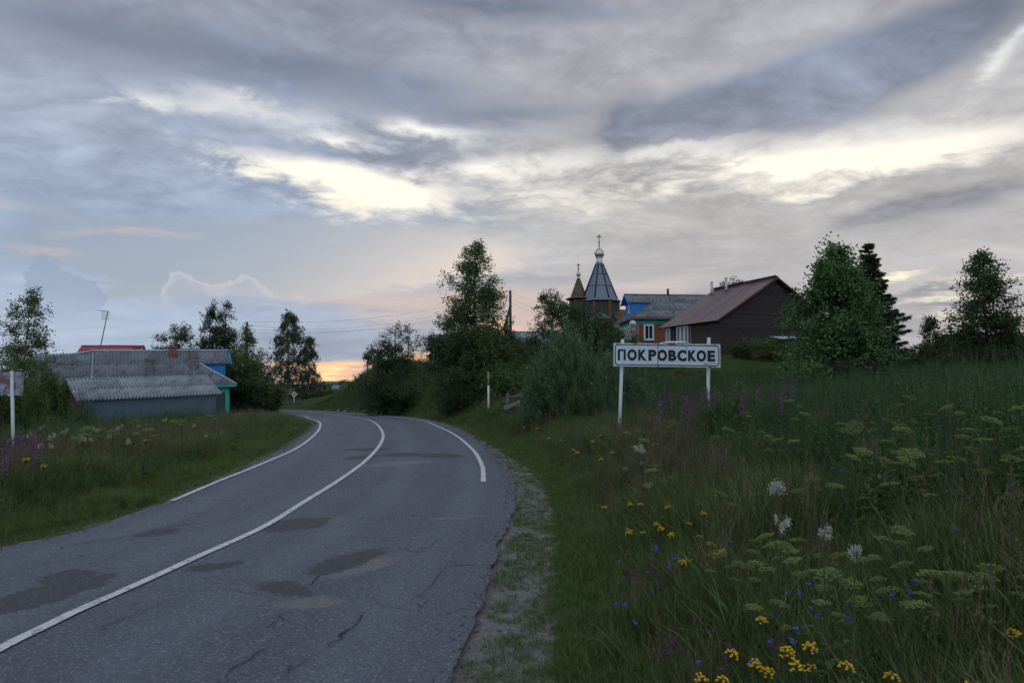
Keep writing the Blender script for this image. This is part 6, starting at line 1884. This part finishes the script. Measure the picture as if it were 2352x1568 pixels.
# tall meadow grass
x, y = bands([(1.2, 6, 150), (6, 12, 105), (12, 20, 70), (20, 32, 42), (32, 62, 14)])
sd, right = road_dist(x, y)
lawn = (y > 31.5) & (x > 7)
edge = np.where(right, .66 + .24 * smooth(20, 10, y), .42) + .35 * (vnoise(x, y, .8, 5) - .5)
keep = (sd > edge) & ~lawn & free(x, y) & ~(right & (rng.random(len(x)) < .5 * smooth(3.5, 6.5, sd)))
x, y, sd, right = x[keep], y[keep], sd[keep], right[keep]
grow = smooth(.6, 2.6, sd) * .78 + .24
hvar = .50 + 1.0 * vnoise(x, y, 1.1, 6) * (.6 + .8 * vnoise(x, y, .45, 16))
sc = grow * hvar * rng.uniform(.7, 1.25, len(x)) * np.where(right, 1.08, 1.22)
sc = np.minimum(sc, 1.18)
scatter('meadow_grass', 'tall tangled green meadow grass on the slopes beside the road', 'grass', coll_g, place(x, y), sc, 4, .15 + .22 * np.exp(-((sd - 1.2) / 1.2) ** 2) + .55 * vnoise(x, y, 1.7, 7) + np.where(right, 0, .14) + rng.normal(0, .16, len(x)), .22)
# dry brownish seed-head grass, in drifts
x, y = bands([(1.6, 6, 34), (6, 12, 30), (12, 22, 20), (22, 34, 12), (34, 60, 4)])
sd, right = road_dist(x, y)
dn = vnoise(x, y, 1.6, 8)
near_edge = np.exp(-((sd - 2.0) / 1.3) ** 2)
keep = (sd > 1.15) & (dn + near_edge * .40 - np.where(right, .05, .06) + rng.normal(0, .08, len(x)) > .70) & ~((y > 31.5) & (x > 7)) & free(x, y)
x, y, sd = x[keep], y[keep], sd[keep]
scatter('dry_grass', 'reddish brown dry grass with seed heads in drifts on the verge', 'grass', coll_d, place(x, y), rng.uniform(.55, 1.15, len(x)) * (.55 + .45 * smooth(1, 3, sd)), 3, .3 + .4 * vnoise(x, y, .9, 9) + rng.normal(0, .15, len(x)), .12)
# scattered taller pale flowering grasses
x, y = bands([(2.5, 6, 2.4), (6, 12, 1.5), (12, 22, .7), (22, 32, .3)])
sd, right = road_dist(x, y)
keep = (sd > 1.6) & free(x, y) & ~((y > 31) & (x > 7))
x, y = x[keep], y[keep]
scatter('seed_grass', 'pale tall seed-headed grasses standing above the meadow', 'grass', coll_d, place(x, y), rng.uniform(.85, 1.35, len(x)), 3, .45 + rng.normal(0, .2, len(x)), .14)
# broad-leaved weeds
x, y = bands([(1.8, 6, 58), (6, 12, 46), (12, 20, 32), (20, 34, 16), (34, 55, 5)])
sd, right = road_dist(x, y)
wn_ = vnoise(x, y, 1.5, 10)
boost = np.where(right, smooth(2.0, 5.0, sd) * .42 + smooth(5, 9, sd) * .12, smooth(1.4, 3.5, sd) * .24)
keep = (sd > 1.3) & (wn_ + boost + rng.normal(0, .07, len(x)) > .60) & ~((y > 31) & (x > 7)) & free(x, y)
x, y, sd, right = x[keep], y[keep], sd[keep], right[keep]
scatter('meadow_weeds', 'dark leafy weeds and nettles crowding the upper meadow', 'weeds', coll_w, place(x, y), rng.uniform(.6, 1.2, len(x)) * (.6 + .5 * smooth(1.5, 5, sd) + np.where(right, .22 * smooth(4.0, 7, sd), 0)), 7, .2 + .5 * vnoise(x, y, 1.2, 11) + rng.normal(0, .12, len(x)), .12)
# loose stones on the shoulder
x, y = sample(26000, -9, 3, 2.5, 20)
sd, right = road_dist(x, y)
keep = (sd > -.12) & (sd < .9) & ((rng.random(len(x)) < np.exp(-np.maximum(sd, 0) * 5.0)))
x, y = x[keep], y[keep]
scatter('shoulder_stones', 'loose small stones and crumbled asphalt along the road edge', 'gravel', coll_p, np.c_[x, y, np.where(sd[keep] < .03, road_z(y), height(x, y)) + .004], rng.uniform(.45, 1.5, len(x)) ** 1.4, 3, rng.random(len(x)), .5)
# ------------------------------------------------------------------ flowering plants that can be told apart
YEL = paint('tansy_yellow', (0.50, 0.32, 0.014), .7, .25, 30)
UMB = leafmat('umbel_green', (0.195, 0.265, 0.080), .5, .25, (0.27, 0.30, 0.11))
UMB2 = leafmat('umbel_yellow', (0.170, 0.205, 0.060), .5, .25, (0.24, 0.22, 0.075))
WHT = leafmat('meadowsweet_white', (0.46, 0.46, 0.38), .3, .2, (0.42, 0.42, 0.32))
BED = leafmat('bedstraw_pale', (0.30, 0.32, 0.24), .4, .2, (0.3, 0.3, 0.2))
MAG = leafmat('fireweed_pink', (0.22, 0.085, 0.21), .5, .3, (0.28, 0.11, 0.25))
PUR = leafmat('clover_purple', (0.16, 0.045, 0.13), .5, .2, (0.18, 0.05, 0.13))
BLU = leafmat('bellflower_blue', (0.13, 0.11, 0.46), .5, .2, (0.15, 0.12, 0.45))
STEM = paint('green_stem', (0.060, 0.075, 0.032), .8, .3, 10)
LFM = leafmat('flower_leaf', (0.050, 0.088, 0.034), .5, .3)
fr = np.random.default_rng(5)
def octa(c, s):
    c = np.array(c); o = np.array([(1, 0, 0), (-1, 0, 0), (0, 1, 0), (0, -1, 0), (0, 0, 1), (0, 0, -1)]) * s
    return [tuple(c + q) for q in o], [(0, 2, 4), (2, 1, 4), (1, 3, 4), (3, 0, 4), (2, 0, 5), (1, 2, 5), (3, 1, 5), (0, 3, 5)]
def mk(name, geo, mat, parent, smooth_=False, loc=None):
    return mesh(name, geo.v, geo.f, mat, parent, smooth_, loc)
def umbel_mesh(rad, n_ray, per, mat, nm):
    g = Geo()
    for i in range(n_ray):
        q = math.sqrt((i + .5) / n_ray); a = i * 2.4
        tip = np.array([math.cos(a) * q * rad, math.sin(a) * q * rad, rad * .55 * (1 - .45 * q * q) + fr.normal(0, rad * .03)])
        g.add(*tube_geo([(0, 0, 0), tip * [.5, .5, .62], tip], [.0022, .0016, .0012], 3, False))
        for k in range(per):
            g.add(*octa(tip + fr.normal(0, 1, 3) * [rad * .085, rad * .085, rad * .035], rad * .075 * fr.uniform(.6, 1.2)))
    me = bpy.data.meshes.new(nm); me.from_pydata(g.v, [], g.f); me.materials.append(mat)
    return me
UM = [umbel_mesh(.070, 24, 9, UMB, 'umbel'), umbel_mesh(.056, 20, 8, UMB2, 'umbel')]
def leaf_mesh(n, ll, lw, H):
    st, lf = stem_leaves(fr, H, n, ll, lw, .3, .08, .2)
    me = bpy.data.meshes.new('leaves'); me.from_pydata([tuple(q) for q in lf[0]], [], lf[1]); me.materials.append(LFM)
    return me
def umbel_plant(H, heads, var, label, group):
    t = thing('umbel_plant', label, 'wildflower', (0, 0, 0), 0, group)
    g = Geo(); g.add(*tube_geo([(0, 0, -.05), (.01, .01, H * .5), (0, 0, H)], [.008, .0065, .004], 5, False))
    for i, (a, l, h, s) in enumerate(heads):
        tip = np.array([math.cos(a) * l, math.sin(a) * l, h * H]); p0 = np.array([0, 0, (h * .62) * H])
        if l > 0: g.add(*tube_geo([p0, (p0 + tip) / 2 + np.array([0, 0, -.02]), tip], [.004, .0035, .0028], 4, False))
        o = bpy.data.objects.new('umbel', UM[(var + (i % 3 == 2)) % 2]); o.location = tip; o.scale = (s,) * 3; o.rotation_euler = (fr.normal(0, .15), fr.normal(0, .15), fr.uniform(0, 6)); link(o, t)
    mk('stem', g, STEM, t)
    lo = bpy.data.objects.new('leaves', leaf_mesh(16, .16, .05, H * .6)); link(lo, t)
    return t
def tansy_plant(H, n, label, group):
    t = thing('tansy_plant', label, 'wildflower', (0, 0, 0), 0, group)
    g = Geo(); st = Geo()
    st.add(*tube_geo([(0, 0, -.05), (.01, 0, H * .6), (0, 0, H * .92)], [.004, .0035, .0025], 4, False))
    for i in range(n):
        q = math.sqrt((i + .5) / n) * .034; a = i * 2.4 + fr.normal(0, .3)
        c = (math.cos(a) * q, math.sin(a) * q, H + fr.normal(0, .008) - q * .3)
        st.add(*tube_geo([(0, 0, H * .9), c], [.0015, .0012], 3, False))
        v, f = [], []
        for r0, z in ((.0062, -.0022), (.0072, .001), (.0045, .004)):
            for k in range(6): v.append((c[0] + r0 * math.cos(k * 1.047), c[1] + r0 * math.sin(k * 1.047), c[2] + z))
        for b_ in range(2):
            for k in range(6): f.append((b_ * 6 + k, b_ * 6 + (k + 1) % 6, b_ * 6 + 6 + (k + 1) % 6, b_ * 6 + 6 + k))
        f.append((12, 13, 14, 15, 16, 17))
        g.add(v, f)
    mk('flower_head', g, YEL, t); mk('stem', st, STEM, t)
    lo = bpy.data.objects.new('leaves', leaf_mesh(14, .09, .03, H * .8)); link(lo, t)
    return t
def fireweed_plant(H, label, group, big=1.0):
    t = thing('fireweed_plant', label, 'wildflower', (0, 0, 0), 0, group)
    st = Geo(); st.add(*tube_geo([(0, 0, -.05), (.01, 0, H * .6), (0, .01, H)], [.005, .004, .0015], 4, False)); mk('stem', st, STEM, t)
    n = 70; z = H * (.66 + .30 * fr.random(n)); rad = .055 * big * (1.15 - (z / H - .66) / .34)
    a = fr.uniform(0, 6.28, n); pos = np.c_[np.cos(a) * rad * .25, np.sin(a) * rad * .25, z]
    d = np.c_[np.cos(a), np.sin(a), fr.normal(.15, .3, n)]; d /= np.linalg.norm(d, axis=1)[:, None]
    v, f = leaf_quads(pos, d, .048 * big, .036 * big, fr)
    me = fast_mesh('flower_spike', v, f, MAG); link(bpy.data.objects.new('flower_spike', me), t)
    lo = bpy.data.objects.new('leaves', leaf_mesh(30, .12, .022, H * .66)); link(lo, t)
    return t
def meadowsweet_plant(H, label, group=None, s=1.0, mat=None):
    t = thing('meadowsweet_plant', label, 'wildflower', (0, 0, 0), 0, group)
    st = Geo(); st.add(*tube_geo([(0, 0, -.05), (.02, 0, H * .6), (0, .01, H)], [.005, .004, .002], 4, False))
    g = Geo()
    for k in range(6):
        c = np.array([fr.normal(0, .032 * s), fr.normal(0, .028 * s), H - .10 * s * fr.random() * 1.2 + .03 * s])
        st.add(*tube_geo([(0, 0, H * .88), c], [.002, .0014], 3, False))
        for i in range(60): g.add(*octa(c + fr.normal(0, 1, 3) * [.016 * s, .015 * s, .020 * s], .0058 * s * fr.uniform(.7, 1.4)))
    mk('flower_panicle', g, mat or WHT, t); mk('stem', st, STEM, t)
    lo = bpy.data.objects.new('leaves', leaf_mesh(14, .12, .045, H * .8)); link(lo, t)
    return t
def dot_plant(name, H, mat, label, group, n=5, rad=.013):
    t = thing(name, label, 'wildflower', (0, 0, 0), 0, group)
    st, g = Geo(), Geo()
    for k in range(n):
        a = fr.uniform(0, 6.28); l = fr.uniform(.01, .09); h = H * fr.uniform(.75, 1.05); c = np.array([math.cos(a) * l, math.sin(a) * l, h])
        st.add(*tube_geo([(0, 0, -.03), c * [.4, .4, .6], c], [.0022, .0018, .0012], 3, False))
        for i in range(7): g.add(*octa(c + fr.normal(0, rad * .5, 3), rad * .62))
    mk('flower_heads', g, mat, t); mk('stem', st, STEM, t)
    return t
def spread(protos, spots, scale=(.85, 1.15), tilt=.10, sink=.0):
    """spots: (x, y) or (x, y, scale). the first of each kind stands itself, the rest are copies"""
    used = set(); spots = sorted(spots, key=lambda q: q[0] / q[1]); H = height(np.array([s[0] for s in spots]), np.array([s[1] for s in spots]))
    for i, s in enumerate(spots):
        p = protos[i % len(protos)]
        rot = (fr.normal(0, tilt), fr.normal(0, tilt), fr.uniform(0, 6.28)); sc = s[2] if len(s) > 2 else fr.uniform(*scale)
        loc = (s[0], s[1], float(H[i]) - sink)
        lab = p.get('base_label') or p['label']
        p['base_label'] = lab
        n_ = i + 1; suf = 'th' if 10 <= n_ % 100 <= 20 else {1: 'st', 2: 'nd', 3: 'rd'}.get(n_ % 10, 'th')
        mine = '%s, %s' % (lab, 'leftmost' if i == 0 else 'rightmost' if n_ == len(spots) else '%d%s from left' % (n_, suf))
        if id(p) not in used:
            p['label'] = mine
            used.add(id(p)); p.location = loc; p.rotation_euler = rot; p.scale = (sc,) * 3
        else: dup(p, loc, rot, sc, mine)
    for o in C.objects:
        if 'base_label' in o: del o['base_label']
    for p in protos:
        if id(p) not in used:
            for c in list(p.children): bpy.data.objects.remove(c)
            bpy.data.objects.remove(p)
def spot(u, v, hgt, D0=2.2, D1=40):
    """where on the slope a plant of this height shows its top at (u, v)"""
    best = None
    Ds = np.linspace(D0, D1, 260)
    pts = np.array([P(u, v, D) for D in Ds]); g = height(pts[:, 0], pts[:, 1]) + hgt - pts[:, 2]
    k = np.where(g > 0)[0]
    return (pts[k[0], 0], pts[k[0], 1]) if len(k) else None
def px_spots(lst, hgt, D0=2.2, D1=40):
    out = []
    for q in lst:
        s = spot(q[0], q[1], hgt * (q[2] if len(q) > 2 else 1.0), D0, D1)
        if s and road_dist(np.array([s[0]]), np.array([s[1]]))[0][0] > .9: out.append((s[0], s[1], q[2] if len(q) > 2 else fr.uniform(.95, 1.05)))
    return out
# umbellifers
HU = [(0, 0, 1.0, 1.15), (.8, .16, .93, .9), (2.9, .18, .96, .95), (4.6, .15, .88, .8), (1.9, .22, .84, .7)]
G1 = 'umbellifers in the near meadow'
umb = [umbel_plant(1.05, HU, 0, 'greenish white flat-headed umbellifer in the near meadow', G1), umbel_plant(.95, HU[:4], 1, 'greenish white flat-headed umbellifer in the near meadow', G1)]
near = [(2150, 1300, 1.0), (2080, 1345, .95), (2260, 1330, 1.0), (2210, 1365, .9), (1900, 1325, .9), (1810, 1285, .95), (1730, 1290, .9), (1790, 1375, .8), (1985, 1392, .75), (1760, 1260, .9), (1950, 1270, .85), (1860, 1235, .9), (2330, 1345, .9), (2100, 1235, .9), (1660, 1290, .8)]
spread(umb, [(a, b, c * .78) for a, b, c in px_spots(near, .8)])
G2 = 'umbellifers farther up the slope'
umb2 = [umbel_plant(1.05, HU[:4], 1, 'yellowish umbellifer among the tall weeds farther up the slope', G2), umbel_plant(1.15, HU[:3], 0, 'yellowish umbellifer among the tall weeds farther up the slope', G2)]
far = [(2050, 905), (2090, 940), (2110, 968), (2010, 955), (1960, 968), (2160, 1000), (2220, 960), (1900, 985), (1850, 960), (2280, 990), (2330, 950), (1990, 1010), (2060, 1030), (1880, 1075), (1935, 1050), (2190, 1050), (1760, 985), (1700, 950), (1790, 930), (2300, 1050), (1690, 1010), (2150, 1085), (2030, 1085), (1480, 1015), (1520, 1065), (1560, 985), (1370, 1150), (1620, 1130), (1440, 990), (2240, 1010), (1830, 1010), (1745, 905), (2120, 905), (2040, 870), (1905, 905)]
spread(umb2, [(a, b, c * .85) for a, b, c in px_spots(far, .92)])
GL = 'umbellifers on the left verge'
umb3 = [umbel_plant(.8, HU[:3], 0, 'pale umbellifer on the left verge before the garage', GL)]
spread(umb3, [(a, b, c * 1.2) for a, b, c in px_spots([(420, 968), (395, 972), (300, 975), (330, 990), (230, 992), (270, 1000), (480, 965), (180, 1005), (540, 960), (350, 1010), (430, 1000)], .92, 9.0)])
# tansy
GT = 'yellow tansy by the right-hand verge'
tn = [tansy_plant(.72, 16, 'yellow button-flowered tansy in the near grass by the verge', GT), tansy_plant(.6, 11, 'yellow button-flowered tansy in the near grass by the verge', GT), tansy_plant(.66, 24, 'yellow button-flowered tansy in the near grass by the verge', GT)]
T = [(1905, 1530), (2000, 1535), (2055, 1545), (2120, 1550), (2045, 1480), (1905, 1480), (1620, 1470), (1700, 1450), (1765, 1438), (1775, 1470), (1660, 1495), (1645, 1530), (1600, 1420), (1700, 1405), (1560, 1490), (1520, 1510), (2305, 1355), (2310, 1385), (1960, 1455), (1850, 1480), (1790, 1420), (1830, 1400),
     (1440, 1125), (1500, 1130), (1540, 1132), (1605, 1140), (1580, 1148), (1480, 1165), (1500, 1175), (1440, 1170), (1520, 1180), (1470, 1195), (1560, 1185), (1620, 1175), (1650, 1210), (1415, 1140), (1660, 1235), (1640, 1225), (1600, 1230), (1565, 1245), (1880, 1450), (1730, 1520), (1680, 1555), (1590, 1545), (2180, 1535)]
spread(tn, [(a, b, c * .82) for a, b, c in px_spots(T, .68)])
GT2 = 'yellow tansy farther along the right-hand verge'
tn2 = [tansy_plant(.62, 20, 'small yellow tansy clump below the willow along the verge', GT2), tansy_plant(.55, 26, 'small yellow tansy clump below the willow along the verge', GT2)]
T2_ = [(1290, 1010), (1310, 1025), (1340, 1030), (1385, 1005), (1360, 1020), (1400, 1035), (1280, 1030), (1265, 1000), (1240, 985), (1330, 1045), (1210, 975), (1180, 960), (1225, 1000), (1130, 945), (1100, 940), (1060, 935), (1040, 930), (1000, 928), (960, 922), (1150, 950), (1375, 1045), (1300, 1050), (1250, 1025)]
spread(tn2, px_spots(T2_, .6))
GT3 = 'yellow tansy on the left verge'
tn3 = [tansy_plant(.62, 30, 'yellow tansy patch on the left verge', GT3), tansy_plant(.55, 22, 'yellow tansy patch on the left verge', GT3)]
T3_ = [(345, 1022), (355, 1028), (365, 1025), (375, 1032), (385, 1028), (370, 1040), (350, 1035), (340, 1030), (390, 1036), (380, 1044), (490, 1000), (485, 1008), (500, 1005), (100, 1068), (60, 1070), (120, 1085), (470, 998), (360, 1050)]
spread(tn3, [(a, b, c * 1.25) for a, b, c in px_spots(T3_, .70, 9.0)])
GT4 = 'yellow flowers at the top of the meadow'
tn4 = [tansy_plant(.75, 34, 'yellow flower clump at the top of the meadow below the rusty fence', GT4)]
spread(tn4, px_spots([(1690, 862), (1705, 866), (1720, 870), (1735, 864), (1745, 872), (1700, 872), (1680, 868), (2065, 872), (2060, 878), (2120, 874), (1760, 866)], .75))
# meadowsweet, each in its own place
for (u, v, s, lb) in ((1795, 1115, .75, 'largest white meadowsweet head in the dark weeds right of the sign'), (1755, 1190, .5, 'white meadowsweet head just below the largest white one'), (1913, 1232, .42, 'white meadowsweet standing alone above the green umbellifers'), (1912, 1262, .42, 'lower white meadowsweet close under another among umbellifers'), (1470, 1030, .8, 'white meadowsweet beside the foot of the left sign post')):
    q = spot(u, v, .95)
    if q:
        p = meadowsweet_plant(.95, lb, None, s); p.location = (q[0], q[1], ground(*q)); p.rotation_euler = (fr.normal(0, .05), fr.normal(0, .05), fr.uniform(0, 6))
GM = 'white flowers on the left verge'
ms = [meadowsweet_plant(.7, 'white flowering meadowsweet on the left verge', GM, .75), meadowsweet_plant(.6, 'white flowering meadowsweet on the left verge', GM, .6)]
spread(ms, [(a, b, c * 1.2) for a, b, c in px_spots([(100, 985), (115, 1000), (125, 1010), (160, 995), (215, 1005), (60, 985), (70, 1000), (230, 990), (200, 1015), (255, 1000), (140, 1020), (95, 1020), (30, 985), (280, 985), (320, 975), (345, 972), (385, 968), (440, 975), (180, 1000), (300, 1005)], .76, 11.0)])
GW = 'feathery white bedstraw by the verge'
wb = [meadowsweet_plant(.6, 'thin pale bedstraw spike below the sign', GW, .42, BED)]
spread(wb, px_spots([(1500, 1085), (1508, 1105), (1495, 1115), (1470, 1060), (1460, 1078)], .6))
# fireweed
GF = 'pink fireweed across the upper meadow'
fw = [fireweed_plant(1.15, 'pink fireweed spike in the band across the upper meadow', GF, .75), fireweed_plant(1.05, 'pink fireweed spike in the band across the upper meadow', GF, .65)]
FW = [(1500 + 380 * (i / 79) + fr.normal(0, 8), 903 - 20 * (i / 79) + fr.normal(0, 8)) for i in range(80)] + [(1505 + fr.normal(0, 14), 885 + fr.normal(0, 10)) for _ in range(12)] + [(1620 + fr.normal(0, 14), 893 + fr.normal(0, 8)) for _ in range(8)] + [(1790 + fr.normal(0, 25), 872 + fr.normal(0, 5)) for _ in range(12)]
spread(fw, px_spots(FW, 1.1))
GF2 = 'pink fireweed below the rusty sign'
fw2 = [fireweed_plant(1.0, 'pink fireweed spike below the rusty sign', GF2, .75)]
spread(fw2, px_spots([(5, 1000), (15, 995), (22, 1005), (0, 1015), (60, 985), (62, 1000), (70, 990), (45, 1010), (12, 1020), (25, 1025), (40, 1000), (90, 1005), (5, 1030), (65, 1015)], 1.0))
GF3 = 'pink fireweed in the far garden'
fw3 = [fireweed_plant(1.2, 'pink fireweed at the foot of the broad tree', GF3, 1.3)]
spread(fw3, [(P(2172 + fr.normal(0, 5), 830, 35).x, 35 + fr.normal(0, .3)) for _ in range(9)])
# purple clover and blue bellflowers near the camera
GC = 'purple clover heads in the near grass'
cl_ = [dot_plant('clover_plant', .42, PUR, 'purple clover in the near grass beside the shoulder', GC, 4, .009), dot_plant('clover_plant', .36, PUR, 'purple clover in the near grass beside the shoulder', GC, 3, .009)]
spread(cl_, px_spots([(1478 + fr.normal(0, 45), 1335 + fr.normal(0, 30)) for _ in range(18)] + [(1600 + fr.normal(0, 90), 1440 + fr.normal(0, 50)) for _ in range(12)], .4))
GB_ = 'blue bellflowers in the meadow'
bf_ = [dot_plant('bellflower_plant', .55, BLU, 'blue bellflower in the near meadow grass', GB_, 3, .010), dot_plant('bellflower_plant', .48, BLU, 'blue bellflower in the near meadow grass', GB_, 2, .010)]
BP = [(1525, 1300), (1540, 1290), (1510, 1310), (1830, 1380), (1860, 1390), (1880, 1405), (1815, 1470), (1825, 1490), (1565, 1530), (2130, 1390), (1400, 1280), (1660, 1270), (1320, 1065), (1330, 1075), (1350, 1060), (1600, 1150), (1680, 1470), (1450, 1400), (2210, 1230), (2010, 1110), (1930, 1100), (1560, 1060), (1535, 1055), (1980, 930), (2080, 1060), (1910, 1170)]
spread(bf_, px_spots(BP, .52))
GB2 = 'purple flecked flowers on the left verge'
bf2 = [dot_plant('bellflower_plant', .5, PUR, 'purple knapweed on the left verge', GB2, 3, .011), dot_plant('bellflower_plant', .45, BLU, 'purple knapweed on the left verge', GB2, 3, .011)]
spread(bf2, px_spots([(30 + 640 * fr.random(), 985 + 90 * fr.random()) for _ in range(44)] + [(655 + fr.normal(0, 16), 960 + fr.normal(0, 7)) for _ in range(22)], .48))
# leaves, petals and needles too small to pick apart stay joined in their part
for o in C.objects:
    if o.parent and o.name.split('.')[0] in ('crown', 'leaves', 'umbel', 'flower_panicle', 'flower_head', 'flower_heads', 'flower_spike'):
        o['kind'] = 'stuff'
